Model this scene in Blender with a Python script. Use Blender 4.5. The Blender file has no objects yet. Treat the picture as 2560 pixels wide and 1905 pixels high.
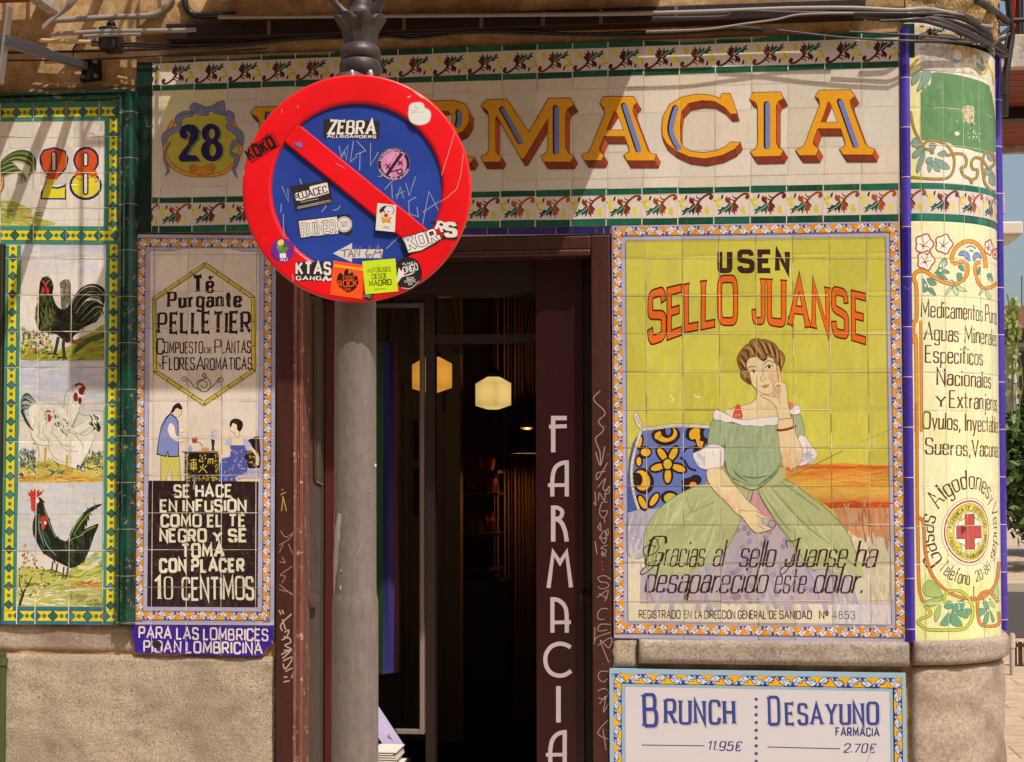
import bpy, bmesh, math, random
import numpy as np
from mathutils import Vector, Matrix, noise
from mathutils.geometry import tessellate_polygon
random.seed(7)
S = bpy.context.scene
COL = S.collection

# ---------------------------------------------------------------- camera
FPX = 4000.0; PXC = 1280.0; PYC = 1050.0          # focal length and principal point in photo pixels (2560 x 1905)
YAW, PITCH, ROLL = math.radians(6.78), math.radians(1.80), math.radians(-0.12)
EYE = Vector((0, -6.67, 1.65))
_f = Vector((-math.sin(YAW)*math.cos(PITCH), math.cos(YAW)*math.cos(PITCH), math.sin(PITCH)))
_r = Vector((math.cos(YAW), math.sin(YAW), 0)); _u = _r.cross(_f)
CR = math.cos(ROLL)*_r + math.sin(ROLL)*_u
CU = -math.sin(ROLL)*_r + math.cos(ROLL)*_u
CF = _f
cam = bpy.data.cameras.new('camera'); camo = bpy.data.objects.new('camera', cam); COL.objects.link(camo)
camo.matrix_world = Matrix(((CR.x, CU.x, -CF.x, EYE.x), (CR.y, CU.y, -CF.y, EYE.y), (CR.z, CU.z, -CF.z, EYE.z), (0, 0, 0, 1)))
cam.sensor_width = 36; cam.lens = FPX/2560*36; cam.shift_y = (PYC-952.5)/2560; cam.clip_start = .05; cam.clip_end = 500
S.camera = camo

# ---------------------------------------------------------------- light
SUN_EL, SUN_AZ = math.radians(57), math.radians(39)   # azimuth: to the right of the wall's normal
world = bpy.data.worlds.new('World'); S.world = world; world.use_nodes = True
nt = world.node_tree; bg = nt.nodes['Background']
sky = nt.nodes.new('ShaderNodeTexSky'); sky.sky_type = 'NISHITA'; sky.sun_disc = False
sky.sun_elevation = SUN_EL; sky.sun_rotation = math.pi - SUN_AZ
sky.air_density = 1.0; sky.dust_density = 4.0; sky.ozone_density = 0.6
wm = nt.nodes.new('ShaderNodeMix'); wm.data_type = 'RGBA'; wm.blend_type = 'MULTIPLY'; wm.inputs[0].default_value = 1; wm.inputs[7].default_value = (1, .95, .90, 1)   # hazy warm city sky
nt.links.new(sky.outputs[0], wm.inputs[6]); nt.links.new(wm.outputs[2], bg.inputs[0]); bg.inputs[1].default_value = 0.14
sd = Vector((math.sin(SUN_AZ)*math.cos(SUN_EL), -math.cos(SUN_AZ)*math.cos(SUN_EL), math.sin(SUN_EL)))
sl = bpy.data.lights.new('sun', 'SUN'); sl.energy = 4.0; sl.angle = math.radians(.53); sl.color = (1.0, .95, .87)
slo = bpy.data.objects.new('sun', sl); COL.objects.link(slo); slo.rotation_euler = sd.to_track_quat('Z', 'Y').to_euler()
slo.location = (6, -12, 14)
S.view_settings.view_transform = 'Standard'; S.view_settings.look = 'None'
S.view_settings.exposure = 0.06; S.view_settings.gamma = 1
S.cycles.max_bounces = 6; S.cycles.diffuse_bounces = 3; S.cycles.glossy_bounces = 3
S.cycles.use_denoising = True
# ---------------------------------------------------------------- helpers
def lin(h):
    if not isinstance(h, str): return tuple(h)[:3]
    c = [int(h[i:i+2], 16)/255 for i in (0, 2, 4)]
    return tuple(x/12.92 if x <= .04045 else ((x+.055)/1.055)**2.4 for x in c)

def tag(o, label=None, cat=None, group=None, kind=None):
    if label: o['label'] = label
    if cat: o['category'] = cat
    if group: o['group'] = group
    if kind: o['kind'] = kind
    return o

def empty(name, loc, label=None, cat=None, group=None, kind=None):
    o = bpy.data.objects.new(name, None); COL.objects.link(o); o.location = loc; o.empty_display_size = .1
    return tag(o, label, cat, group, kind)

def link(name, me, mats, parent=None):
    o = bpy.data.objects.new(name, me); COL.objects.link(o)
    for m in (mats if isinstance(mats, (list, tuple)) else [mats]): me.materials.append(m)
    if parent is not None:
        o.parent = parent
        o.matrix_parent_inverse = Matrix.Translation(-Vector(parent.location))
    return o

def ray(px):
    return (CF*FPX + CR*(px[0]-PXC) - CU*(px[1]-PYC))

class Flat:                                           # a plane y = const of the wall, facing -y
    def __init__(s, y=0.0): s.y = y
    def hit(s, px):
        d = ray(px); t = (s.y-EYE.y)/d.y
        return (EYE.x+d.x*t, EYE.z+d.z*t)
    def pos(s, u, v, h): return (u, s.y-h, v)
    slabs = None

class Tilt:                                           # any plane: origin, right, up
    def __init__(s, o, r, u):
        s.o, s.r, s.u = Vector(o), Vector(r).normalized(), Vector(u).normalized(); s.n = s.r.cross(s.u)
    def hit(s, px):
        d = ray(px); t = (s.o-EYE).dot(s.n)/d.dot(s.n); p = EYE+d*t-s.o
        return (p.dot(s.r), p.dot(s.u))
    def pos(s, u, v, h): return tuple(s.o+s.r*u+s.u*v+s.n*h)
    slabs = None

class Round:                                          # vertical cylinder (the rounded corner of the house)
    def __init__(s, xc, yc, R, nsl=26):
        s.xc, s.yc, s.R = xc, yc, R
        s.slabs = [math.radians(105)*R*i/nsl - .02 for i in range(nsl+2)]
    def hit(s, px):
        d = ray(px); ox, oy = EYE.x-s.xc, EYE.y-s.yc
        a = d.x*d.x+d.y*d.y; b = ox*d.x+oy*d.y; c = ox*ox+oy*oy-s.R**2
        q = b*b-a*c
        t = (-b-math.sqrt(max(q, 0)))/a
        x, y, z = ox+d.x*t, oy+d.y*t, EYE.z+d.z*t
        return (math.atan2(x, -y)*s.R, z)
    def pos(s, u, v, h):
        a = u/s.R
        return (s.xc+(s.R+h)*math.sin(a), s.yc-(s.R+h)*math.cos(a), v)

ZN = {'A': (0, 0), 'B': (600, 0), 'C': (1200, 0), 'D': (1840, 0), 'E': (0, 540), 'F': (600, 540), 'G': (1200, 540), 'H': (1840, 540),
      'I': (0, 1000), 'J': (600, 1000), 'K': (1200, 1000), 'L': (1840, 1000), 'M': (0, 1365), 'N': (600, 1365), 'O': (1200, 1365), 'P': (1840, 1365)}
ZN = {k: (a, b, 3.06) for k, (a, b) in ZN.items()}
ZN.update(W=(1560, 820, 3.442), S=(600, 180, 2.848), T=(0, 0, 4.59), U=(2240, 0, 6.884), src=(0, 0, 1),
          a=(2400, 0, 3.442), b=(2400, 480, 3.442), c=(2400, 960, 3.442), d=(2400, 1425, 3.442))
def Z(z, x, y):
    ox, oy, s = ZN[z]; return (ox+x/s, oy+y/s)

def bspl(P, closed=False, n=6):
    P = [Vector(p) for p in P]; out = []
    if len(P) < 3: return [tuple(p) for p in P]
    if closed:
        m = len(P)
        for i in range(m):
            a, b, c = P[i-1], P[i], P[(i+1) % m]; s, e = (a+b)/2, (b+c)/2
            for k in range(n):
                t = k/n; out.append(s*(1-t)**2+b*2*t*(1-t)+e*t*t)
    else:
        s = P[0]; out.append(s)
        for i in range(1, len(P)-1):
            e = P[-1] if i == len(P)-2 else (P[i]+P[i+1])/2
            for k in range(1, n+1):
                t = k/n; out.append(s*(1-t)**2+P[i]*2*t*(1-t)+e*t*t)
            s = e
    return [tuple(p) for p in out]

def crom(P, closed=False, n=5):
    P = [Vector(p) for p in P]; m = len(P); out = []
    if m < 3: return [tuple(p) for p in P]
    for i in range(m if closed else m-1):
        p0 = P[i-1] if (i or closed) else P[0]; p1 = P[i]; p2 = P[(i+1) % m]
        p3 = P[(i+2) % m] if (closed or i+2 < m) else P[-1]
        for k in range(n):
            t = k/n
            out.append(.5*((2*p1)+(p2-p0)*t+(2*p0-5*p1+4*p2-p3)*t*t+(3*p1-p0-3*p2+p3)*t**3))
    if not closed: out.append(P[-1])
    return [tuple(p) for p in out]

def ribbon(P, wf, closed=False):
    """left and right offset polylines of P, wf(dx, dy, t) = full width"""
    P = [Vector(p) for p in P]; Q = [P[0]]
    for p in P[1:]:
        if (p-Q[-1]).length > 1e-7: Q.append(p)
    if closed and (Q[0]-Q[-1]).length < 1e-7: Q.pop()
    P = Q; n = len(P)
    if n < 2: return [], []
    seg = []
    for i in range(n if closed else n-1):
        d = (P[(i+1) % n]-P[i]); d.normalize(); w = wf(d.x, d.y, (i+.5)/n)/2
        seg.append((d, Vector((-d.y, d.x)), w))
    L, Rr = [], []
    for i in range(n):
        if closed or 0 < i < n-1:
            (d0, n0, w0), (d1, n1, w1) = seg[i-1], seg[i % len(seg)]
        elif i == 0: (d0, n0, w0) = (d1, n1, w1) = seg[0]
        else: (d0, n0, w0) = (d1, n1, w1) = seg[-1]
        cr = d0.x*d1.y-d0.y*d1.x
        for s, out in ((1, L), (-1, Rr)):
            a = P[i]+n0*w0*s; b = P[i]+n1*w1*s
            if abs(cr) < .08: q = (a+b)/2
            else:
                t = ((b-a).x*d1.y-(b-a).y*d1.x)/cr; q = a+d0*t
                lim = 2.2*max(w0, w1)
                if (q-P[i]).length > lim: q = P[i]+(q-P[i]).normalized()*lim
            out.append(q)
    return L, Rr

LAY = 8e-6
class Art:
    """collects painted shapes lying on a surface; every call lies a hair above the one before"""
    def __init__(s, surf, base=0.0):
        s.sf = surf; s.base = base; s.T = []; s.id = 0; s.z = ZN['src']; s.q = None
    def zone(s, k): s.z = ZN[k]; s.q = None; return s
    def quad(s, tl, tr, br, bl, w=1.0, h=1.0):        # work in a w x h frame whose corners are photo pixels
        s.q = [Vector(s.sf.hit(p)) for p in (tl, tr, br, bl)]+[w, h]; return s
    def uvq(s, tl, tr, br, bl, w=1.0, h=1.0):
        s.q = [Vector(p) for p in (tl, tr, br, bl)]+[w, h]; return s
    def m(s, p):
        if s.q:
            a, b, c, d, w, h = s.q; x, y = p[0]/w, p[1]/h
            r = (a*(1-x)+b*x)*(1-y)+(d*(1-x)+c*x)*y
            return (r.x, r.y)
        return s.sf.hit((s.z[0]+p[0]/s.z[2], s.z[1]+p[1]/s.z[2]))
    def _tri(s, uv, col, sub=0):
        polys = [uv]
        if s.sf.slabs:
            polys = []; sl = s.sf.slabs
            lo, hi = min(p[0] for p in uv), max(p[0] for p in uv)
            for i in range(len(sl)-1):
                a, b = sl[i], sl[i+1]
                if b < lo or a > hi: continue
                q = uv
                for lim, sg in ((a, 1), (b, -1)):
                    o = []
                    for k in range(len(q)):
                        p0, p1 = q[k-1], q[k]; i0 = (p0[0]-lim)*sg >= 0; i1 = (p1[0]-lim)*sg >= 0
                        if i0 != i1:
                            t = (lim-p0[0])/(p1[0]-p0[0]); o.append((lim, p0[1]+(p1[1]-p0[1])*t))
                        if i1: o.append(p1)
                    q = o
                    if len(q) < 3: break
                if len(q) >= 3: polys.append(q)
        for q in polys:
            a = sum(q[i-1][0]*q[i][1]-q[i][0]*q[i-1][1] for i in range(len(q)))
            if abs(a) < 1e-10: continue
            if a < 0: q = q[::-1]
            s.T.append((q, col, s.id, sub))
    def fill(s, col, uv):
        col = lin(col)
        if len(uv) <= 4 and not s.sf.slabs and convex(uv): s._tri(uv, col)
        else:
            for t in tessellate_polygon([[Vector((u, v, 0)) for u, v in uv]]): s._tri([uv[i] for i in t], col)
    def up(s, k=1): s.id += 1
    def poly(s, col, pts, sm=0, ol=None, n=4):
        if sm: pts = crom(pts, True, n) if sm == 1 else bspl(pts, True, n)
        s.up(); s.fill(col, [s.m(p) for p in pts])
        if ol: s.stroke(ol[0], list(pts), ol[1], sm=0, closed=True)
        return s
    def rect(s, col, x0, y0, x1, y1): return s.poly(col, [(x0, y0), (x1, y0), (x1, y1), (x0, y1)])
    def ell(s, col, cx, cy, rx, ry=None, rot=0, ol=None, n=18):
        ry = ry or rx; c, d = math.cos(math.radians(rot)), math.sin(math.radians(rot))
        P = [(cx+rx*math.cos(a)*c-ry*math.sin(a)*d, cy+rx*math.cos(a)*d+ry*math.sin(a)*c) for a in (2*math.pi*i/n for i in range(n))]
        return s.poly(col, P, ol=ol)
    def stroke(s, col, pts, w, sm=1, closed=False, taper=0, n=4, lift=True, wf=None):
        if sm == 1: pts = crom(pts, closed, n)
        elif sm == 2: pts = bspl(pts, closed, n)
        if wf is None:
            if taper == 1: wf = lambda x, y, t: w*(1-.85*t)
            elif taper == 2: wf = lambda x, y, t: w*(.15+.85*math.sin(math.pi*min(max(t, 0), 1)))
            elif taper == -1: wf = lambda x, y, t: w*(.15+.85*t)
            else: wf = lambda x, y, t: w
        L, R = ribbon(pts, wf, closed)
        if not L: return s
        if lift: s.up()
        col = lin(col); L = [s.m(p) for p in L]; R = [s.m(p) for p in R]; k = len(L)
        for i in range(k if closed else k-1):
            j = (i+1) % k
            q = [L[i], L[j], R[j], R[i]]
            if s.sf.slabs or not convex(q): s._tri([q[0], q[1], q[2]], col, i % 3); s._tri([q[0], q[2], q[3]], col, 3+i % 3)
            else: s._tri(q, col, i % 3)
        return s
    def strokes(s, col, Ls, w, sm=1, **k):
        for P in Ls: s.stroke(col, P, w, sm, **k)
        return s
    def dabs(s, cols, box, n, ln, w, ang=0, spread=30, fn=None, seed=1):
        r = random.Random(seed); x0, y0, x1, y1 = box
        for i in range(n):
            x, y = r.uniform(x0, x1), r.uniform(y0, y1)
            if fn and not fn(x, y): continue
            a = math.radians(ang+r.uniform(-spread, spread)); l = ln*r.uniform(.5, 1.2)/2; ww = w*r.uniform(.5, 1.2)
            dx, dy = math.cos(a)*l, math.sin(a)*l; b = r.uniform(-.25, .25)*l
            s.stroke(r.choice(cols), [(x-dx, y-dy), (x-dy/l*b, y+dx/l*b), (x+dx, y+dy)], ww, taper=2, n=3)
        return s
    def grid(s, xs, ys, x0, y0, x1, y1, cols=('cdbfae',), w=2.6, seed=3):
        r = random.Random(seed)
        s.up(2)
        for x in xs: s._gl(r, cols, [(x, y0+(y1-y0)*i/8) for i in range(9)], w)
        s.up(2)
        for y in ys: s._gl(r, cols, [(x0+(x1-x0)*i/8, y) for i in range(9)], w)
    def _gl(s, r, cols, P, w):
        k = max(abs(P[-1][0]-P[0][0]), abs(P[-1][1]-P[0][1]))*.0006
        P = [(x+r.uniform(-k, k), y+r.uniform(-k, k)) for x, y in P]
        for i in range(len(P)-1):
            s.stroke(r.choice(cols), [P[i], P[i+1]], w*r.uniform(.55, 1.25), sm=0, lift=False)
    # ---- lettering
    def text(s, t, col, p0, p1, h, wv=1.2, wh=None, serif=0, slant=0, track=1.3, ol=None, warp=None, arc=None, script=False):
        """p0-p1: ends of the baseline, h: cap height, wv/wh: weight of upright and level strokes in tenths of the cap height"""
        wh = wh or wv; items = []; x = 0; pad = wv/2
        for ch in t:
            if ch == ' ': x += 4.2; continue
            g, w = glyph(ch)
            items.append((x, g)); x += w+wv+track
        W = max(x-track-wv, .1)
        if arc:
            cx, cy, r, a0, a1 = arc
            def mp(p):
                a = math.radians(a0+(a1-a0)*p[0]/W); sg = 1 if a1 > a0 else -1
                rr = r+sg*p[1]*h/10; return s.m((cx+rr*math.cos(a), cy+rr*math.sin(a)))
        elif warp:
            mp = lambda p: s.m(warp(p[0]/W, p[1]/10))
        else:
            A, B = Vector(s.m(p0)), Vector(s.m(p1)); e = (B-A)/W
            hh = (Vector(s.m((p0[0], p0[1]-h)))-A).length/10
            n = Vector((-e.y, e.x)).normalized()*hh
            def mp(p):
                r = A+e*(p[0]+slant*p[1])+n*p[1]; return (r.x, r.y)
        if script:
            for (ax, ag), (bx, bg_) in zip(items, items[1:] if t[-1] != '.' else items[1:-1]):
                xe = max(q[0] for st in ag for q in st[0]); E_ = [(ax+xe-.5, .5), (ax+xe+.3, -.1), (bx-.1, 2.4), (bx+.5, 4.6)]; bx_ = bspl(E_, False, 4)
                L, R = ribbon(bx_, lambda x, y, tt: .42); s.up(); L = [mp(p) for p in L]; R = [mp(p) for p in R]
                for i in range(len(L)-1): s._tri([L[i], L[i+1], R[i+1]], lin(col), i % 3); s._tri([L[i], R[i+1], R[i]], lin(col), 3+i % 3)
        passes = ([(ol[0], ol[1])] if ol else [])+[(col, 0)]
        for c, ex in passes:
            c = lin(c)
            for gx, g in items:
                jr = random.Random(int(gx*977)+len(t)); jx, jy, js, jk, jw = jr.uniform(-.16, .16), jr.uniform(-.16, .16), jr.uniform(.97, 1.035), jr.uniform(-.022, .022), jr.uniform(.9, 1.12)
                for pts, closed, curved in g:
                    s.up()
                    P = [(gx+jx+a*js+b*jk, jy+b*js) for a, b in pts]
                    wf = lambda dx, dy, tt: math.sqrt((wv*dy)**2+(wh*dx)**2)*jw*(.94+.12*tt)+ex
                    P2 = P
                    if not closed:                          # run ends out by half the pen so corners fill
                        d = Vector(P[0])-Vector(P[1]); d.normalize(); e2 = Vector(P[-1])-Vector(P[-2]); e2.normalize()
                        k0 = ex/2
                        P2 = [tuple(Vector(P[0])+d*k0)]+P[1:-1]+[tuple(Vector(P[-1])+e2*k0)] if len(P) > 1 else P
                    L, R = ribbon(P2, wf, closed)
                    L = [mp(p) for p in L]; R = [mp(p) for p in R]; n_ = len(L)
                    for i in range(n_ if closed else n_-1):
                        j = (i+1) % n_; q = [L[i], L[j], R[j], R[i]]
                        if s.sf.slabs or not convex(q): s._tri(q[:3], c, i % 3); s._tri([q[0], q[2], q[3]], c, 3+i % 3)
                        else: s._tri(q, c, i % 3)
                    if serif and not closed:
                        for (E, D) in ((P[0], P[1]), (P[-1], P[-2])):
                            dx, dy = E[0]-D[0], E[1]-D[1]
                            if abs(dy) > abs(dx)*1.2 and (abs(E[1]) < .6 or abs(E[1]-10) < .6 or abs(E[1]-6.4) < .5 or E[1] < -2.2):
                                hw = wv/2+serif+ex/2; th = max(.55, wh*.7)+ex; sg = 1 if dy > 0 else -1
                                y0, y1 = E[1]+sg*ex/2, E[1]-sg*th
                                s.up(); q = [(E[0]-hw, y0), (E[0]+hw, y0), (E[0]+wv/2, y1), (E[0]-wv/2, y1)]
                                s.fill(c, [mp(p) for p in q])
                            elif abs(dx) > abs(dy)*2 and not curved and abs(dx) > 1.5 and serif > .5:
                                hw = wh/2+serif*.8+ex/2; sg = 1 if dx > 0 else -1
                                s.up(); q = [(E[0], E[1]-hw), (E[0], E[1]+hw), (E[0]-sg*wv*.7, E[1]+wh/2), (E[0]-sg*wv*.7, E[1]-wh/2)]
                                s.fill(c, [mp(p) for p in q])
        return s
    def build(s, name, mat, parent=None):
        me = bpy.data.meshes.new(name)
        s.V = []; s.F = []; s.C = []; s.UV = []; top = {}; i = 0; T = s.T; K = 150.0   # stack the shapes: each just above whatever it covers
        while i < len(T):
            j = i; cells = set(); ns = 0
            while j < len(T) and T[j][2] == T[i][2]:
                q = T[j][0]; us = [p[0]*K for p in q]; vs = [p[1]*K for p in q]; ns = max(ns, T[j][3])
                for a in range(math.floor(min(us)), math.floor(max(us))+1):
                    for b in range(math.floor(min(vs)), math.floor(max(vs))+1): cells.add((a, b))
                j += 1
            lv = 1+max(top.get(c, 0) for c in cells)
            for c in cells: top[c] = lv+ns
            for q, col, _, sub in T[i:j]:
                b = len(s.V)
                for u, v in q: s.V.append(s.sf.pos(u, v, s.base+LAY*(lv+sub))); s.UV.append((u, v))
                s.F.append(tuple(range(b, b+len(q)))); s.C.append(col)
            i = j
        s.top = max(top.values())
        me.from_pydata(s.V, [], s.F)
        ca = me.color_attributes.new('Col', 'FLOAT_COLOR', 'CORNER')
        arr = np.ones((len(me.loops), 4), dtype=np.float32)
        nl = np.array([len(f) for f in s.F])
        arr[:, :3] = np.repeat(np.array(s.C, dtype=np.float32).reshape(-1, 3), nl, axis=0)
        ca.data.foreach_set('color', arr.ravel())
        uvl = me.uv_layers.new(name='UVMap')
        vi = np.zeros(len(me.loops), dtype=np.int32); me.loops.foreach_get('vertex_index', vi)
        uvl.data.foreach_set('uv', np.array(s.UV, dtype=np.float32)[vi].ravel())
        return link(name, me, mat, parent)

def convex(q):
    sg = 0; n = len(q)
    for i in range(n):
        a, b, c = q[i-2], q[i-1], q[i]
        k = (b[0]-a[0])*(c[1]-b[1])-(b[1]-a[1])*(c[0]-b[0])
        if abs(k) < 1e-14: continue
        if sg == 0: sg = 1 if k > 0 else -1
        elif (k > 0) != (sg > 0): return False
    return True

# a sign painter's alphabet: strokes on a grid of cap height 10; ~ open curve, @ closed curve
BOWL = '~0,10 3,10 6.2,10 6.2,4.6 3,4.6 0,4.6'
GL = {
'A': '0,0 4,10 8,0|1.3,3.4 6.7,3.4', 'B': '0,0 0,10|~0,10 3,10 5.8,10 5.8,5.3 3,5.3 0,5.3|~0,5.3 3,5.3 6.5,5.3 6.5,0 3,0 0,0',
'C': '~6.4,7.4 6.2,10 3.2,10 0,10 0,5 0,0 3.2,0 6.2,0 6.4,2.6', 'D': '0,0 0,10|~0,10 3,10 7,10 7,5 7,0 3,0 0,0',
'E': '5.4,10 0,10 0,0 5.4,0|0,5.2 4.4,5.2', 'F': '5.4,10 0,10 0,0|0,5.2 4.2,5.2',
'G': '~6.4,7.6 6.2,10 3.2,10 0,10 0,5 0,0 3.4,0 6.6,0 6.6,4.4|6.6,4.4 4,4.4', 'H': '0,0 0,10|6.4,0 6.4,10|0,5 6.4,5', 'I': '0,0 0,10',
'J': '~0,2.6 0,0 2.2,0 4.4,0 4.4,3 4.4,10', 'K': '0,0 0,10|6,10 0,4.2|2.2,6 6.4,0', 'L': '0,10 0,0 5,0',
'M': '0,0 0.4,10 4.2,2.5 8,10 8.4,0', 'N': '0,0 0,10 6.4,0 6.4,10', 'O': '@0,0 0,5 0,10 3.5,10 7,10 7,5 7,0 3.5,0', 'P': '0,0 0,10|'+BOWL,
'Q': '@0,0 0,5 0,10 3.5,10 7,10 7,5 7,0 3.5,0|4.4,2.4 7.2,-1', 'R': '0,0 0,10|'+BOWL+'|2.8,4.6 6.6,0',
'S': '~5.8,7.8 5.6,10 2.9,10 0,10 0,7.4 0,5.6 2.9,5.2 6,4.6 6,2.6 6,0 3,0 0.2,0 0,2.4', 'T': '0,10 6.6,10|3.3,10 3.3,0',
'U': '~0,10 0,3 0,0 3.3,0 6.6,0 6.6,3 6.6,10', 'V': '0,10 3.6,0 7.2,10', 'W': '0,10 2.5,0 5,9 7.5,0 10,10', 'X': '0,0 6.4,10|0,10 6.4,0',
'Y': '0,10 3.3,5 6.6,10|3.3,5 3.3,0', 'Z': '0,10 6,10 0,0 6,0',
'a': '~0.4,4.8 0.6,6.4 2.4,6.4 4.6,6.4 4.6,4.4 4.6,0|~4.6,3.8 2,3.8 0,3.6 0,1.8 0,0 2,0 4.2,0 4.6,1.8',
'b': '0,10 0,0|~0,4.5 0.6,6.4 2.6,6.4 5,6.4 5,3.2 5,0 2.6,0 0.6,0 0,1.8', 'c': '~4.4,4.8 4.2,6.4 2.4,6.4 0,6.4 0,3.2 0,0 2.4,0 4.2,0 4.4,1.6',
'd': '5,10 5,0|~5,4.5 4.4,6.4 2.4,6.4 0,6.4 0,3.2 0,0 2.4,0 4.4,0 5,1.8', 'e': '0,3.3 4.7,3.3|~4.7,3.3 4.8,6.4 2.4,6.4 0,6.4 0,3.2 0,0 2.5,0 4.3,0 4.6,1.5',
'f': '~3.8,9.2 3.6,10 2.6,10 1.4,10 1.4,8 1.4,0|0,6.4 3.2,6.4', 'g': '~5,4.5 4.4,6.4 2.4,6.4 0,6.4 0,3.2 0,0 2.4,0 4.4,0 5,1.8|~5,6.4 5,-1 5,-3 2.4,-3 0.5,-3 0.2,-1.8',
'h': '0,10 0,0|~0,4.5 0.6,6.4 2.6,6.4 4.6,6.4 4.6,4 4.6,0', 'i': '0,6.4 0,0|0,8.4 0,9.4', 'j': '~1.6,6.4 1.6,-1 1.6,-3 0,-2.8|1.6,8.4 1.6,9.4',
'k': '0,10 0,0|4.4,6.4 0,2.6|1.6,4 4.8,0', 'l': '0,10 0,0', 'm': '0,6.4 0,0|~0,4.5 .6,6.4 2.2,6.4 3.8,6.4 3.8,4.4 3.8,0|~3.8,4.5 4.4,6.4 6,6.4 7.6,6.4 7.6,4.4 7.6,0',
'n': '0,6.4 0,0|~0,4.5 .6,6.4 2.6,6.4 4.6,6.4 4.6,4 4.6,0', 'o': '@0,0 0,3.2 0,6.4 2.5,6.4 5,6.4 5,3.2 5,0 2.5,0', 'p': '0,6.4 0,-3|~0,4.5 0.6,6.4 2.6,6.4 5,6.4 5,3.2 5,0 2.6,0 0.6,0 0,1.8',
'q': '5,6.4 5,-3|~5,4.5 4.4,6.4 2.4,6.4 0,6.4 0,3.2 0,0 2.4,0 4.4,0 5,1.8', 'r': '0,6.4 0,0|~0,4 .6,6.4 3,6.1', 's': '~4.2,5 4,6.4 2.2,6.4 0,6.4 0,4.7 0,3.5 2.2,3.2 4.4,2.9 4.4,1.6 4.4,0 2.2,0 0.2,0 0,1.5',
't': '~1.4,9.2 1.4,2 1.4,0 3.4,0.3|-.7,6.2 3.5,6.2', 'u': '~0,6.4 0,2 0,0 2,0 4,0 4.6,1.9|4.6,6.4 4.6,0', 'v': '0,6.4 2.4,0 4.8,6.4', 'w': '0,6.4 1.8,0 3.6,6 5.4,0 7.2,6.4',
'x': '0,0 4.6,6.4|0,6.4 4.6,0', 'y': '0,6.4 2.5,0|~5,6.4 2.4,-.4 1.6,-3 0,-2.8', 'z': '0,6.4 4.4,6.4 0,0 4.4,0',
'0': '@0,0 0,5 0,10 2.8,10 5.6,10 5.6,5 5.6,0 2.8,0', '1': '0,8 2,10 2,0', '2': '~0,7.4 0.2,10 3,10 5.8,10 5.8,7.4 5.6,5 0,0|0,0 6,0',
'3': '~0,8.2 .4,10 2.8,10 5.4,10 5.4,5.4 2.4,5.4|~2.4,5.4 6,5.4 6,0 2.8,0 0.2,0 0,2', '4': '4.4,0 4.4,10 0,3 6,3', '5': '5.2,10 .6,10 .3,5.6|~.3,5.6 1.6,6.3 2.8,6.3 5.8,6.3 5.8,3 5.8,0 2.8,0 .3,0 0,1.8',
'6': '~5.2,8.8 4.6,10 3,10 0,10 0,4 0,0 3,0 6,0 6,3 6,6 3,6 .4,6 0,3.5', '7': '0,10 5.8,10 2,0', '8': '@.4,5.3 .4,10 5.4,10 5.4,5.3|@0,0 0,5.3 5.8,5.3 5.8,0',
'9': '~.6,1.2 1.2,0 2.8,0 5.8,0 5.8,6 5.8,10 2.8,10 0,10 0,7 0,4 2.8,4 5.4,4 5.8,6.5', '.': '0,0 0,1.2', ',': '.6,1 0,-1.4', '-': '0,4 2.6,4', "'": '0,10 0,7.4', '/': '0,0 3,10', ':': '0,1 0,2|0,5 0,6', '&': '0,0 5,10|0,10 5,0',
'€': '~6.2,8.6 5.4,10 4,10 1,10 1,5 1,0 4,0 5.4,0 6.2,1.4|0,6 4.6,6|0,4 4.6,4', 'º': '@0,6 0,10 3.4,10 3.4,6|0,4.4 3.4,4.4', 'ç': '~4.4,4.8 4.2,6.4 2.4,6.4 0,6.4 0,3.2 0,0 2.4,0 4.2,0 4.4,1.6',
'{': '~1.7,1 1.7,-6 1.7,-6|0,0 0,1',
}
GL['É'] = GL['E']+'|2.2,11.0 3.2,12.3'; GL['Ó'] = GL['O']+'|3.0,11.0 4.0,12.3'; GL['é'] = GL['e']+'|1.8,7.8 3.2,9.8'
_gc = {}
def glyph(ch):
    if ch not in _gc:
        out = []; w = 0
        for st in GL[ch].split('|'):
            cur = st[0] in '~@'; cl = st[0] == '@'
            P = [tuple(float(q) for q in p.split(',')) for p in st.lstrip('~@').split()]
            w = max(w, max(p[0] for p in P))
            if cur: P = bspl(P, cl, 4)
            out.append((P, cl, cur))
        _gc[ch] = (out, w)
    return _gc[ch]
# ---------------------------------------------------------------- materials
def mat(name, col=(.5, .5, .5), rough=.6, spec=.5, metal=0.0):
    m = bpy.data.materials.new(name); m.use_nodes = True
    b = m.node_tree.nodes['Principled BSDF']
    b.inputs['Base Color'].default_value = (*lin(col), 1); b.inputs['Roughness'].default_value = rough
    b.inputs['Specular IOR Level'].default_value = spec; b.inputs['Metallic'].default_value = metal
    return m

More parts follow.
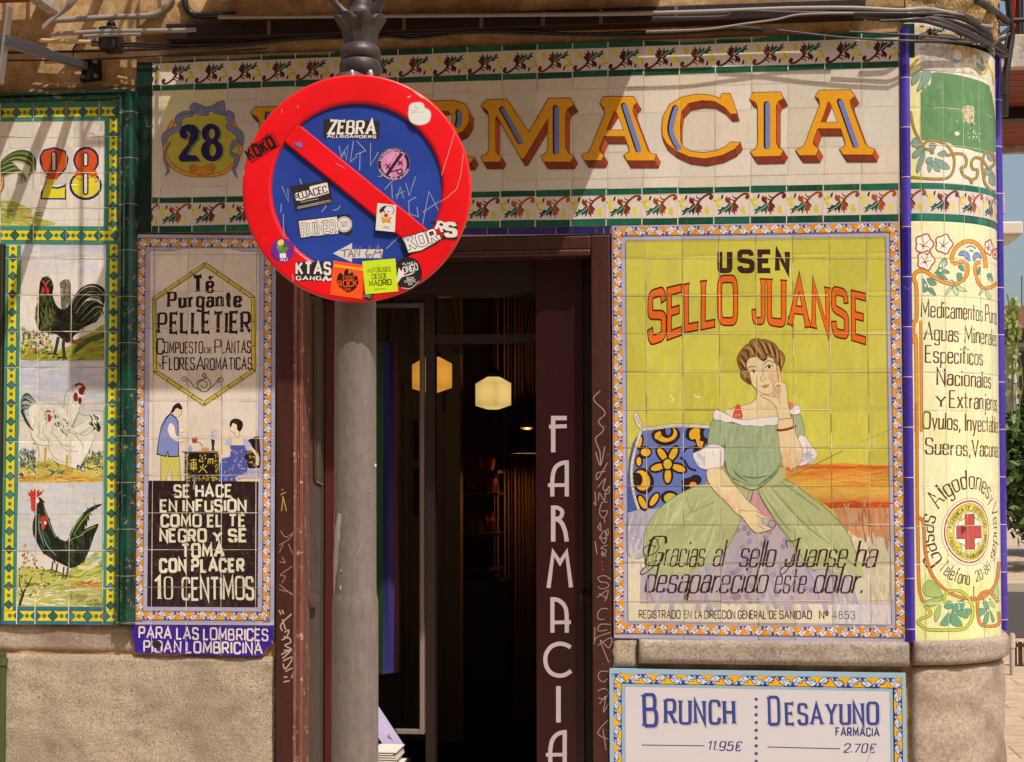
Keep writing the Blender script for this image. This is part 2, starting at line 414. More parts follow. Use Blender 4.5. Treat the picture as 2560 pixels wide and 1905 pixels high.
class NT:
    def __init__(s, m): s.t = m.node_tree; s.b = s.t.nodes['Principled BSDF']
    def n(s, typ, ins=None, **kw):
        x = s.t.nodes.new(typ)
        for k, v in kw.items(): setattr(x, k, v)
        for k, v in (ins or {}).items():
            if hasattr(v, 'is_output') or isinstance(v, bpy.types.NodeSocket): s.t.links.new(v, x.inputs[k])
            else: x.inputs[k].default_value = v
        return x
    def noise(s, vec, sc, det=4, rough=.55, dist=0): return s.n('ShaderNodeTexNoise', {'Vector': vec, 'Scale': sc, 'Detail': det, 'Roughness': rough, 'Distortion': dist}).outputs[0]
    def ramp(s, fac, *st):
        r = s.n('ShaderNodeValToRGB', {'Fac': fac}); e = r.color_ramp.elements
        while len(e) < len(st): e.new(.5)
        for i, (p, c) in enumerate(st): e[i].position = p; e[i].color = (*(lin(c) if isinstance(c, str) else (c, c, c)), 1)
        return r.outputs[0]
    def mix(s, fac, a, b, mode='MIX'):
        x = s.n('ShaderNodeMix', data_type='RGBA', blend_type=mode)
        for k, v in ((0, fac), (6, a), (7, b)):
            if isinstance(v, bpy.types.NodeSocket): s.t.links.new(v, x.inputs[k])
            else: x.inputs[k].default_value = v if k == 0 else (*(lin(v)), 1)
        return x.outputs[2]
    def math(s, op, a, b=0.0, c=0.0):
        x = s.n('ShaderNodeMath', operation=op)
        for i, v in enumerate((a, b, c)):
            if isinstance(v, bpy.types.NodeSocket): s.t.links.new(v, x.inputs[i])
            else: x.inputs[i].default_value = v
        return x.outputs[0]
    def bump(s, h, st=.3, d=.01, nrm=None):
        i = {'Height': h, 'Strength': st, 'Distance': d}
        if nrm is not None: i['Normal'] = nrm
        return s.n('ShaderNodeBump', i).outputs[0]
    def obj(s): return s.n('ShaderNodeTexCoord').outputs['Object']
    def pos(s): return s.n('ShaderNodeNewGeometry').outputs['Position']
    def to(s, k, v): s.t.links.new(v, s.b.inputs[k])

def glazed(name, ox, oz, px, pz, rough=.16, var=.10, wobble=.35, grime=.35):
    """hand painted glazed tiles: colour from the painting, tone and tilt differing from tile to tile, grid of pitch px x pz from (ox, oz)"""
    m = mat(name, rough=rough); t = NT(m)
    c = t.n('ShaderNodeAttribute', attribute_name='Col').outputs['Color']
    uv = t.n('ShaderNodeUVMap', uv_map='UVMap').outputs[0]
    sep = t.n('ShaderNodeSeparateXYZ', {0: uv})
    a = t.math('DIVIDE', t.math('SUBTRACT', sep.outputs[0], ox), px); b = t.math('DIVIDE', t.math('SUBTRACT', sep.outputs[1], oz), pz)
    cell = t.n('ShaderNodeCombineXYZ', {0: t.math('FLOOR', a), 1: t.math('FLOOR', b), 2: ox*3+oz}).outputs[0]
    wn = t.n('ShaderNodeTexWhiteNoise', {0: cell}, noise_dimensions='3D')
    v1 = t.math('MULTIPLY_ADD', wn.outputs[0], var*2, 1-var)
    big = t.noise(uv, 9, 3); v2 = t.math('MULTIPLY_ADD', big, .16, .92)
    c = t.mix(1.0, c, t.n('ShaderNodeCombineColor', {0: t.math('MULTIPLY', v1, v2), 1: t.math('MULTIPLY', v1, v2), 2: t.math('MULTIPLY', v1, t.math('MULTIPLY_ADD', wn.outputs[0], .05, t.math('SUBTRACT', v2, .03)))}).outputs[0], 'MULTIPLY')
    bs = t.n('ShaderNodeMapping', {'Vector': uv, 'Scale': (95, 34, 1)}).outputs[0]
    bv = t.math('MULTIPLY_ADD', t.noise(bs, 1.0, 5, .7), .34, .83); c = t.mix(1.0, c, t.n('ShaderNodeCombineColor', {0: bv, 1: bv, 2: bv}).outputs[0], 'MULTIPLY')
    st = t.n('ShaderNodeMapping', {'Vector': uv, 'Scale': (40, 9, 1)}).outputs[0]
    g = t.ramp(t.noise(st, 1.0, 6, .7), (.52, 0.0), (.80, grime))
    c = t.mix(g, c, '8d7a66')
    sp = t.ramp(t.noise(uv, 260, 2), (.74, 0.0), (.78, .5)); c = t.mix(sp, c, '6d5a48')
    t.to('Base Color', c)
    fa = t.math('ABSOLUTE', t.math('SUBTRACT', t.math('FRACT', a), .5)); fb = t.math('ABSOLUTE', t.math('SUBTRACT', t.math('FRACT', b), .5))
    ed = t.math('MAXIMUM', fa, fb); ht = t.n('ShaderNodeMapRange', {0: ed, 1: .44, 2: .5, 3: 1.0, 4: 0.0}, interpolation_type='SMOOTHSTEP').outputs[0]
    tl = t.math('ADD', t.math('MULTIPLY', t.math('SUBTRACT', wn.outputs[0], .5), t.math('FRACT', a)), t.math('MULTIPLY', t.math('SUBTRACT', t.n('ShaderNodeSeparateColor', {0: wn.outputs[1]}).outputs[1], .5), t.math('FRACT', b)))
    h = t.math('ADD', t.math('MULTIPLY', ht, .25), t.math('ADD', t.math('MULTIPLY', tl, wobble), t.math('MULTIPLY', t.noise(uv, 14, 2), wobble)))
    t.to('Normal', t.bump(h, .6, .004))
    t.to('Roughness', t.math('MULTIPLY_ADD', t.noise(uv, 30, 3), .18, rough))
    return m

def painted(name, rough=.4, bump=.0, dirt=.2, spec=.5):
    m = mat(name, rough=rough, spec=spec); t = NT(m)
    c = t.n('ShaderNodeAttribute', attribute_name='Col').outputs['Color']; p = t.pos()
    g = t.ramp(t.noise(p, 7, 7, .65), (.45, 0.0), (.85, dirt)); c = t.mix(g, c, '5a4a3c')
    t.to('Base Color', c)
    if bump: t.to('Normal', t.bump(t.noise(p, 60, 4), bump, .004))
    return m

def rocky(name, c0, c1, c2, sc=26, bump=.7, rough=.9, stain='6b5c4e', st=.5, dist=.01):
    m = mat(name, rough=rough, spec=.2); t = NT(m); p = t.pos()
    a = t.noise(p, sc, 8, .72); b = t.noise(p, 2.6, 5, .6); f = t.noise(p, sc*6, 3, .6)
    c = t.ramp(a, (.36, c0), (.5, c1), (.64, c2)); vo = t.n('ShaderNodeTexVoronoi', {'Vector': p, 'Scale': sc*4.5}).outputs[0]
    c = t.mix(t.ramp(f, (.45, .0), (.68, .5)), c, c0); c = t.mix(t.ramp(vo, (.0, .5), (.25, 0.0)), c, c2)
    c = t.mix(t.ramp(b, (.45, 0.0), (.68, st)), c, stain)
    c = t.mix(t.ramp(t.noise(p, 30, 7, .8), (.60, 0.0), (.70, .75)), c, '54463a')
    t.to('Base Color', c)
    h = t.math('ADD', t.math('MULTIPLY', a, .7), t.math('ADD', t.math('MULTIPLY', f, .4), t.math('MULTIPLY', b, .22)))
    t.to('Normal', t.bump(h, bump, dist))
    return m

def wood(name, c0, c1, sc=(60, 60, 3), rough=.55, bump=.3, chips=None, chipamt=.7, spec=.4):
    m = mat(name, rough=rough, spec=spec); t = NT(m); p = t.pos()
    g = t.n('ShaderNodeMapping', {'Vector': p, 'Scale': sc}).outputs[0]
    a = t.noise(g, 1, 6, .65, .6)
    c = t.ramp(a, (.3, c0), (.7, c1))
    if chips:
        k = t.ramp(t.noise(p, 26, 8, .75), (chipamt, 0.0), (chipamt+.05, 1.0)); c = t.mix(k, c, chips)
    t.to('Base Color', c); t.to('Normal', t.bump(t.math('ADD', a, t.noise(p, 40, 5)), bump, .004))
    return m

def emit(name, col, s):
    m = mat(name, col, .5); b = m.node_tree.nodes['Principled BSDF']
    b.inputs['Emission Color'].default_value = (*lin(col), 1); b.inputs['Emission Strength'].default_value = s
    return m

# ---------------------------------------------------------------- solids
class MB:
    """collects solids; build() links them as one mesh"""
    def __init__(s): s.V = []; s.F = []
    def add(s, V, F):
        b = len(s.V); s.V += [tuple(v) for v in V]; s.F += [tuple(b+i for i in f) for f in F]; return s
    def box(s, x0, x1, y0, y1, z0, z1):
        V = [(x, y, z) for z in (z0, z1) for y in (y0, y1) for x in (x0, x1)]
        return s.add(V, [(0, 2, 3, 1), (4, 5, 7, 6), (0, 1, 5, 4), (2, 6, 7, 3), (0, 4, 6, 2), (1, 3, 7, 5)])
    def obox(s, c, ax, ay, az):
        c, ax, ay, az = map(Vector, (c, ax, ay, az))
        V = [c+ax*x+ay*y+az*z for z in (-1, 1) for y in (-1, 1) for x in (-1, 1)]
        return s.add(V, [(0, 2, 3, 1), (4, 5, 7, 6), (0, 1, 5, 4), (2, 6, 7, 3), (0, 4, 6, 2), (1, 3, 7, 5)])
    def prism(s, pts, y0, y1):                        # outline in x, z; from y0 (front) back to y1
        n = len(pts); V = [(x, y0, z) for x, z in pts]+[(x, y1, z) for x, z in pts]
        F = [(i, (i+1) % n, (i+1) % n+n, i+n) for i in range(n)]
        tr = tessellate_polygon([[Vector((x, z, 0)) for x, z in pts]])
        F += [tuple(t) for t in tr]+[tuple(i+n for i in t[::-1]) for t in tr]
        return s.add(V, F)
    def tube(s, P, r, seg=8, cap=True, closed=False):
        P = [Vector(p) for p in P]; n = len(P); V = []; F = []
        rr = r if isinstance(r, (list, tuple)) else [r]*n
        up = None
        for i in range(n):
            t = (P[(i+1) % n if closed else min(i+1, n-1)]-P[i-1 if (i or closed) else 0]); t.normalize()
            if up is None:
                up = Vector((0, 0, 1)) if abs(t.z) < .9 else Vector((0, 1, 0))
            a = t.cross(up); a.normalize(); b = a.cross(t); b.normalize(); up = b
            for k in range(seg):
                an = 2*math.pi*k/seg; V.append(P[i]+a*math.cos(an)*rr[i]+b*math.sin(an)*rr[i])
        for i in range(n if closed else n-1):
            for k in range(seg):
                j = (i+1) % n
                F.append((i*seg+k, i*seg+(k+1) % seg, j*seg+(k+1) % seg, j*seg+k))
        if cap and not closed: F += [tuple(range(seg))[::-1], tuple((n-1)*seg+k for k in range(seg))]
        return s.add(V, F)
    def lathe(s, prof, c, seg=28, ax=None):           # prof: (r, z) from bottom to top, round a vertical axis
        V = []; F = []; n = len(prof)
        for r, z in prof:
            for k in range(seg):
                a = 2*math.pi*k/seg; V.append((c[0]+r*math.cos(a), c[1]+r*math.sin(a), c[2]+z))
        for i in range(n-1):
            for k in range(seg): F.append((i*seg+k, i*seg+(k+1) % seg, (i+1)*seg+(k+1) % seg, (i+1)*seg+k))
        F += [tuple(range(seg))[::-1], tuple((n-1)*seg+k for k in range(seg))]
        return s.add(V, F)
    def build(s, name, m, parent=None, smooth=False, bevel=0, ang=40):
        me = bpy.data.meshes.new(name); me.from_pydata(s.V, [], s.F)
        bm = bmesh.new(); bm.from_mesh(me); bmesh.ops.recalc_face_normals(bm, faces=bm.faces); bm.to_mesh(me); bm.free()
        if smooth:
            me.polygons.foreach_set('use_smooth', [True]*len(me.polygons)); me.set_sharp_from_angle(angle=math.radians(ang))
        o = link(name, me, m, parent)
        if bevel:
            b = o.modifiers.new('bevel', 'BEVEL'); b.width = bevel; b.segments = 2; b.limit_method = 'ANGLE'
        return o

def P3(px, y):                                        # photo pixel -> point of the plane y = const
    d = ray(px); t = (y-EYE.y)/d.y
    return EYE+d*t
def PX(px, x):                                        # photo pixel -> point of the plane x = const
    d = ray(px); t = (x-EYE.x)/d.x
    return EYE+d*t

def slab(name, x0, x1, z0, z1, y, depth, m, parent=None, step=.02, amp=.004, edge=.012, seed=0, freq=9, bow=None):
    """rough stone block: front face displaced, edges rounded; bow(x) may bend it in plan"""
    nx, nz = max(2, int((x1-x0)/step)), max(2, int((z1-z0)/step)); V = []; F = []
    for j in range(nz+1):
        for i in range(nx+1):
            x, z = x0+(x1-x0)*i/nx, z0+(z1-z0)*j/nz
            e = min(x-x0, x1-x, z-z0, z1-z); r = max(0, 1-e/edge); r = 1-math.sqrt(max(0, 1-r*r))
            d = noise.fractal(Vector((x*freq, z*freq, seed)), 1, 2, 4)*amp-r*edge
            V.append((x, y-d, z))
    for j in range(nz):
        for i in range(nx):
            a = j*(nx+1)+i; F.append((a, a+1, a+nx+2, a+nx+1))
    ring = [i for i in range(nx+1)]+[j*(nx+1)+nx for j in range(1, nz+1)]+[nz*(nx+1)+i for i in range(nx-1, -1, -1)]+[j*(nx+1) for j in range(nz-1, 0, -1)]
    b = len(V)
    for i in ring: V.append((V[i][0], y+depth, V[i][2]))
    n = len(ring)
    for k in range(n): F.append((ring[k], b+k, b+(k+1) % n, ring[(k+1) % n]))
    if bow: V = [bow(*v) for v in V]
    o = MB().add(V, F).build(name, m, parent, smooth=True, ang=60)
    return o
# ---------------------------------------------------------------- tile panels on the wall
TY = -0.014
WALL = Flat(TY)
def hit(z, x, y): return WALL.hit(Z(z, x, y))
def bed(parent, pts, name='tile_bed', m=None):        # the body of the tiles behind the glaze
    uv = [WALL.hit(p) for p in pts]
    return MB().prism(uv, TY+.0015, .004).build(name, m or M_bed, parent)
def base(p): u, v = WALL.hit(p); return (u, TY, v)
M_bed = mat('tile_edge', 'b9a68e', .8)
CREAM, LAV, TEAL, YEL, INK = 'ded4c3', 'a9a7c2', '3c8172', 'd8d035', '241a1c'

# ---- rooster panel
RP = empty('rooster_tile_panel', base(Z('M', 450, 600)), 'tall painted tile panel of roosters and hens with a yellow and green diamond border', 'tile panel')
LO = (Z('E', 45, 220), Z('E', 935, 213), Z('M', 907, 603), Z('M', 8, 597))
UPQ = (Z('A', -150, 788), Z('A', 945, 772), Z('E', 935, 219), Z('E', -150, 212))
bed(RP, [UPQ[0], UPQ[1], LO[2], LO[3], LO[0], UPQ[3]])
uA, uB = hit('E', 298, 900)[0], hit('E', 551, 900)[0]; vA, vB = hit('E', 300, 883)[1], hit('E', 300, 603)[1]
M_roost = glazed('rooster_tile_glaze', uA, vA, uB-uA, vB-vA)
ar = Art(WALL)
ar.quad(*UPQ, 1095, 1095).rect('d9d2c8', 0, 0, 1095, 1095)
ar.zone('E').poly('d9d2c8', [(45, 213), (936, 207), (922, 1652), (30, 1652)])
ar.zone('M').poly('d9d2c8', [(30, -880), (925, -880), (907, 603), (8, 597)])
# upper picture: tail of a cock, green knoll, the number
ar.zone('A')
for k, c in enumerate(('3d5a2a', '6e7f3f', '2c3d20', '8a9455', '33491f', 'a8a878')):
    ar.stroke(c, [(-40, 1330+k*16), (20, 1230+k*10), (120, 1165+k*14), (215, 1165+k*20), (268-k*8, 1230+k*14), (270-k*12, 1310+k*10)], 26-2*k, taper=2)
for k in range(9):
    ar.stroke(('4d6a34', '2c3d20', '8f9a62')[k % 3], [(-20, 1290+k*10), (80+k*8, 1240+k*9), (140+k*8, 1320+k*6), (120+k*10, 1420-k*3)], 15, taper=1)
ar.poly('a9642e', [(-30, 1330), (25, 1345), (30, 1440), (-30, 1500)], 1).strokes('d9b58a', [[(-10, 1360), (10, 1400), (-5, 1470)], [(10, 1350), (20, 1390), (8, 1450)]], 7)
ar.poly('a9b455', [(-140, 1560), (30, 1535), (110, 1545), (240, 1600), (250, 1652), (420, 1720), (-140, 1735)], 1)
ar.dabs(('8a9c3c', 'c6c772', '6f8a37', 'd8d3a0', 'c98f4a'), (-100, 1560, 330, 1725), 70, 70, 12, 10, 25, lambda x, y: y > 1545+max(0, x-60)*.35)
NAVY = '2a2358'
two = [(300, 1215), (305, 1165), (345, 1130), (415, 1122), (490, 1140), (528, 1195), (525, 1260), (495, 1320), (440, 1370), (400, 1430), (470, 1425), (512, 1405), (508, 1528), (308, 1526), (330, 1440), (310, 1350), (350, 1310), (315, 1260)]
twoc = [(300, 1200), (330, 1145), (415, 1124), (500, 1150), (526, 1215), (510, 1290), (440, 1365), (400, 1425), (430, 1432), (480, 1420), (512, 1400), (508, 1528), (308, 1526), (312, 1470), (340, 1420), (365, 1345), (325, 1300), (302, 1245)]
def inset(P, k):
    cx = sum(p[0] for p in P)/len(P); cy = sum(p[1] for p in P)/len(P)
    L, R = ribbon(P, lambda a, b, t: 2*k, True); A = lambda Q: abs(sum(Q[i-1].x*Q[i].y-Q[i].x*Q[i-1].y for i in range(len(Q))))
    return [tuple(p) for p in (L if A(L) < A(R) else R)]
ar.poly(NAVY, twoc)
ti = inset(twoc, 13)
ar.poly('c9541f', [p for p in ti if p[1] < 1372]+[(355, 1372)])
ar.poly('d9cf3a', [(320, 1515), (332, 1460), (355, 1400), (362, 1372), (430, 1372), (395, 1440), (440, 1446), (497, 1430), (495, 1515)])
ar.poly('c9541f', [(345, 1345), (455, 1345), (430, 1372), (352, 1372)]).stroke(NAVY, [(412, 1180), (412, 1285)], 46, 0).ell(NAVY, 412, 1180, 23).ell(NAVY, 412, 1290, 23)
ar.stroke('dcd5cb', [(412, 1180), (412, 1290)], 23, 0).ell('dcd5cb', 412, 1178, 11.5).ell('dcd5cb', 412, 1292, 11.5)
ar.ell(NAVY, 660, 1225, 100, 104).ell('c9541f', 660, 1228, 84, 88).ell(NAVY, 655, 1420, 126, 112).ell('d9cf3a', 655, 1418, 108, 94)
ar.poly('c9541f', [(585, 1300), (735, 1300), (745, 1345), (565, 1345)]).dabs(('a33c18', 'c9541f', 'e0c838'), (580, 1325, 740, 1395), 26, 46, 9, 0, 8)
for y0, y1 in ((1185, 1255), (1340, 1470)):
    for w, c in ((46, NAVY), (22, 'dcd5cb')):
        ar.stroke(c, [(655, y0), (655, y1)], w, 0).ell(c, 655, y0, w/2).ell(c, 655, y1, w/2)
ar.strokes('5b5560', [[(676, 1026), (700, 1018), (728, 1036)], [(770, 950), (778, 975), (764, 1010)]], 5)
# cock with crest
def brush(zone, cols, P, n, ln, w, ang, sp=35, sd=1):
    pts = [Vector((x, y, 0)) for x, y in P]
    def inside(x, y):
        c = False
        for i in range(len(P)):
            (x1, y1), (x2, y2) = P[i-1], P[i]
            if (y1 > y) != (y2 > y) and x < (x2-x1)*(y-y1)/(y2-y1)+x1: c = not c
        return c
    xs = [p[0] for p in P]; ys = [p[1] for p in P]
    ar.zone(zone).dabs(cols, (min(xs), min(ys), max(xs), max(ys)), n, ln, w, ang, sp, inside, sd)
ar.zone('E')
ar.poly('c3c4cf', [(165, 225), (808, 218), (808, 330), (165, 330)]).dabs(('c8cad2', 'd2d0ce', 'cecfd3', 'd6d1ca'), (165, 235, 800, 430), 60, 130, 30, 0, 12, seed=4)
ar.poly('8e9a3a', [(165, 1000), (260, 1010), (400, 1030), (520, 1000), (600, 940), (700, 890), (806, 840), (806, 1100), (165, 1100)], 1)
brush('E', ('a9aa3c', '6b7a2a', 'c5b440', '4f6a2a', 'b07a3a', '8a9a3a'), [(165, 1040), (400, 1040), (560, 960), (806, 850), (806, 1100), (165, 1100)], 110, 120, 14, -18, 22, 5)
ar.zone('E').poly('3f5a32', [(600, 980), (700, 920), (806, 890), (806, 930), (700, 960), (560, 1060)], 1).dabs(('7b3a22', 'a0522d'), (540, 940, 620, 980), 8, 60, 12, -10)
brush('E', ('3e6b3a', '5d8a3e', 'c8b23a', '8aa356', '2f4f2c', '7c5a8c', 'b5473a', 'd9c94a'), [(165, 860), (230, 870), (330, 900), (400, 960), (400, 1050), (165, 1060)], 150, 34, 16, 30, 80, 6)
body1 = [(300, 560), (290, 650), (272, 720), (275, 800), (300, 860), (350, 890), (430, 905), (470, 935), (520, 970), (565, 920), (620, 865), (700, 825), (745, 800), (790, 700), (804, 620), (798, 560), (750, 525), (690, 520), (620, 550), (570, 610), (545, 660), (500, 712), (455, 705), (425, 670), (402, 600), (410, 540), (388, 480), (340, 465), (308, 500)]
ar.zone('E').poly('6e6a58', [(465, 610), (460, 545), (455, 520), (480, 490), (525, 488), (543, 530), (548, 600), (545, 680), (500, 720), (468, 700)], 1)
brush('E', ('8d8a76', '4b4a3c', 'a8a590', '35352a'), [(465, 610), (458, 520), (520, 490), (548, 600), (545, 690), (480, 700)], 50, 36, 9, 80, 40, 7)
ar.zone('E').stroke('9b2f22', [(462, 545), (490, 548)], 9)
ar.poly('1b1d15', body1, 1)
brush('E', ('33411f', '4a5a28', '20261a', '5d6a33', '111309', '6b7238'), [(300, 600), (290, 650), (275, 720), (280, 800), (300, 860), (420, 890), (440, 760), (415, 680), (398, 600)], 95, 80, 13, 82, 22, 8)
brush('E', ('2b311f', '14160e', '3a4226', '0f100a'), [(430, 720), (540, 740), (620, 700), (640, 850), (520, 960), (380, 880)], 70, 70, 14, 25, 40, 9)
for k in range(11):
    ar.zone('E').stroke(('8f9484', '3a4030', '5d6450', '15170f')[k % 4], [(545+k*9, 690+k*14), (580+k*12, 610+k*17), (660+k*9, 545+k*19), (740+k*5, 545+k*20), (795-k*9, 600+k*21)], 10, taper=2)
ar.poly('cfc7bb', [(650, 650), (700, 630), (760, 640), (790, 680), (740, 650), (700, 645)], 1)
brush('E', ('3f7050', '2a4f36', '17281a'), [(308, 545), (312, 490), (345, 466), (390, 482), (410, 545), (380, 520), (340, 520)], 36, 44, 9, 80, 40, 10)
ar.zone('E').strokes('b5402f', [[(325, 495), (345, 520), (350, 540)], [(375, 490), (355, 520), (350, 545)]], 12).ell('b53528', 330, 575, 14, 30).ell('b53528', 362, 575, 15, 30).ell('1b1d15', 346, 590, 11, 26)
for x, f in ((447, (420, 1050)), (497, (495, 1080))):
    ar.stroke('3a3a2a', [(x, 925), (x-12, 985), f], 24).strokes('33342a', [[f, (f[0]-58, f[1]+4)], [f, (f[0]-14, f[1]+36)], [f, (f[0]+22, f[1]+14)]], 11)
# white hens
ar.zone('E').poly('b9bfd2', [(162, 1108), (803, 1105), (800, 1440), (158, 1440)]).dabs(('bcc0cc', 'c6c8cf', 'cdcbc9', 'c3c7d0', 'cfcdbf'), (160, 1120, 800, 1600), 90, 170, 34, 0, 14, seed=11)
ar.zone('I')
ar.poly('c7b75a', [(150, 470), (800, 440), (798, 630), (146, 632)])
brush('I', ('5f7a4a', '8ea04a', '3f5a4a', 'c4b04a', '6d86a0', 'a8b45c', '2f4f3a', 'd8cf8a'), [(150, 400), (250, 380), (300, 470), (640, 470), (730, 390), (800, 430), (800, 590), (148, 600)], 200, 46, 13, 0, 60, 12)
ar.dabs(('c9742e', 'd9b23a', 'b08a3a'), (150, 585, 795, 625), 40, 130, 10, -2, 6, seed=13)
ar.dabs(('4a5f6a', '5f7a6a', '38503f', '6f8a7a'), (155, 375, 270, 520), 60, 40, 11, 70, 50, seed=14).dabs(('4a5f5a', '38503f', '6f8a5a'), (640, 400, 790, 480), 40, 40, 11, 60, 60, seed=15)
W1 = [(230, 40), (285, 10), (390, 40), (470, 60), (530, 40), (545, -30), (580, -80), (625, -60), (622, 20), (585, 120), (548, 215), (620, 170), (690, 120), (770, 120), (745, 220), (712, 320), (670, 400), (625, 480), (600, 525), (505, 500), (440, 480), (380, 440), (350, 475), (300, 462), (290, 350), (245, 290), (225, 160)]
ar.poly('e2ddd0', W1, 1)
brush('I', ('efeadd', 'd9d6c4', 'c9cbb4', 'e8e2d4', 'bfc3aa', 'f0ebe0'), W1, 150, 70, 12, 65, 40, 16)
ar.zone('I')
for k in range(7):
    ar.stroke(('2a4a3a', '6f8a80', '1f3328', '9fb0a4')[k % 4], [(280-k*10, 25+k*6), (210-k*6, -45+k*20), (172, 10+k*14), (182+k*4, 110+k*10), (232+k*4, 205+k*5)], 24-k, taper=2)
ar.strokes('8f9a78', [[(490, 60), (500, -40), (560, -110), (600, -120)], [(620, 20), (600, 100), (560, 200)], [(540, 240), (620, 320), (640, 380)], [(560, 240), (660, 270), (730, 200)], [(250, 330), (350, 350), (400, 340)]], 5)
ar.stroke('8a2a2a', [(575, -105), (600, -122), (630, -115), (652, -80)], 20).ell('7d2030', 625, -68, 24, 30).ell('7a1c2c', 580, -22, 18, 36).ell('7d2030', 612, 4, 15, 28)
ar.stroke('c9a83a', [(640, -60), (655, -52)], 10, 0)
ar.poly('d9d6c8', [(395, 85), (440, 90), (500, 150), (535, 210), (525, 270), (470, 250), (420, 190), (398, 140)], 1)
brush('I', ('1f2a24', '2f3a34', 'e8e4d8', '46544c'), [(395, 85), (440, 90), (500, 150), (535, 210), (525, 270), (470, 250), (420, 190), (398, 140)], 80, 26, 9, 60, 20, 17)
ar.zone('I').dabs(('1f1f1f', '2c2a28', 'e2ddd0'), (690, 108, 770, 230), 46, 30, 13, 60, 25, lambda x, y: abs((x-690)-(y-108)*.55) < 44, 18).dabs(('1f1f1f', '4a4a44', 'e2ddd0'), (590, 480, 650, 545), 24, 26, 10, 110, 30, seed=19)
ar.ell('b02830', 372, 135, 24, 26).stroke('a82430', [(345, 118), (352, 95), (372, 84), (390, 92)], 13).ell('a82430', 378, 150, 12, 18).ell('1a1a1a', 366, 126, 4).stroke('c9a83a', [(335, 150), (350, 140)], 9, 0)
for x, y0, y1 in ((350, 360, 485), (516, 420, 530)):
    ar.stroke('c9a326', [(x, y0), (x-6, y1)], 17).strokes('c2a02a', [[(x-6, y1), (x-60, y1+14)], [(x-6, y1), (x-30, y1+34)], [(x-6, y1), (x+45, y1+10)]], 11)
ar.zone('I').strokes('a3a58c', [[(230, 160), (245, 280), (290, 350), (310, 450), (350, 475)], [(622, 20), (600, 100), (548, 210), (640, 165), (700, 120)], [(745, 220), (700, 350), (640, 470), (600, 520)], [(395, 250), (370, 340), (400, 420), (470, 470), (560, 480)], [(350, 165), (330, 230), (360, 300), (400, 330)]], 6, taper=2)
ar.strokes('c2c4ae', [[(420, 280), (480, 340), (580, 360)], [(440, 320), (520, 390), (600, 390)], [(560, 260), (630, 250), (700, 200)], [(260, 120), (300, 200), (290, 290)], [(310, 60), (360, 120), (350, 240)]], 14, taper=2)
# black cocks
ar.poly('c3c5cc', [(146, 634), (797, 630), (790, 1160), (140, 1160)]).dabs(('c0c2ca', 'cacaca', 'd0ccc4', 'c6c8ce', 'd0cbb6'), (150, 650, 790, 1150), 90, 170, 34, 0, 16, seed=21)
ar.poly('b7b860', [(140, 1300), (300, 1290), (520, 1320), (600, 1240), (700, 1190), (788, 1170), (784, 1575), (128, 1572)], 1)
brush('I', ('a9b04a', 'd6d08a', '7f9a3c', 'c9c46a', 'e2dcb0', '6b8a34'), [(290, 1300), (520, 1320), (640, 1220), (786, 1180), (784, 1440), (140, 1440)], 150, 120, 16, -14, 24, 22)
brush('I', ('8fa070', 'b6bfa0', '9fa88a', 'c8c9b4'), [(560, 1260), (700, 1180), (786, 1165), (786, 1250)], 30, 80, 18, -25, 20, 23)
ar.zone('I').dabs(('c9642a', 'd98a3a', 'b5502a'), (540, 1390, 770, 1435), 22, 60, 11, -12, 20, seed=24)
ar.zone('I').dabs(('c9c88a', '9aa85a', 'e2dcc0', 'b3ba74'), (135, 1440, 785, 1568), 80, 110, 15, -6, 22, seed=26)
brush('I', ('3f5a2a', '6f7a34', '5a4a26', 'b5642e', '8a9a44', '2c401f', 'c9a23a'), [(190, 1100), (225, 1080), (260, 1200), (300, 1240), (450, 1330), (420, 1400), (140, 1560), (145, 1260)], 170, 26, 13, 60, 70, 25)
ar.zone('I').stroke('2f2418', [(150, 1572), (178, 1480), (205, 1430), (250, 1345)], 22, taper=1).stroke('3a2c1c', [(175, 1480), (150, 1400), (160, 1330)], 11, taper=1)
blk = [(270, 870), (290, 780), (300, 742), (330, 770), (345, 830), (385, 930), (425, 1030), (470, 1068), (515, 1075), (545, 1000), (600, 915), (660, 845), (730, 805), (782, 798), (700, 858), (665, 930), (645, 985), (700, 965), (755, 950), (720, 1040), (690, 1130), (650, 1220), (605, 1262), (545, 1282), (455, 1245), (385, 1205), (325, 1160), (285, 1095), (255, 1025), (250, 950)]
ar.poly('1d241a', blk, 1)
brush('I', ('2f4a2c', '142016', '3f5f34', '0f140d', '25351f'), blk, 170, 70, 12, 60, 30, 27)
ar.zone('I').strokes('6f8a3c', [[(530, 1070), (570, 970), (640, 880)], [(560, 1040), (620, 940), (700, 850)], [(600, 1050), (660, 1000), (735, 965)]], 12, taper=2)
ar.strokes('5f8a86', [[(300, 870), (300, 990), (340, 1120)], [(320, 1000), (360, 1110), (430, 1190)]], 10, taper=2)
ar.strokes('8f946a', [[(530, 1080), (560, 1060), (640, 1030)], [(340, 840), (380, 950), (425, 1050)]], 5)
for dx, dy in ((0, 0), (74, 180)):
    s = 1 if not dx else .62
    P = lambda *a: [(262+dx*.95+(x-262)*s, 745+dy+(y-745)*s) for x, y in a]
    ar.poly('b8342a', P((222, 735), (214, 700), (232, 712), (236, 680), (255, 700), (268, 674), (280, 700), (302, 680), (300, 706), (335, 690), (318, 722), (290, 742), (255, 748)))
    ar.poly('c0443a', P((232, 745), (280, 738), (290, 770), (280, 830), (262, 855), (240, 838), (238, 790)), 1)
    ar.ell('ded6c8', *P((288, 770))[0], 11*s+2, 17*s+2).stroke('b9a86a', P((212, 765), (236, 757)), 9, 0).ell('1a1210', *P((254, 752))[0], 5)
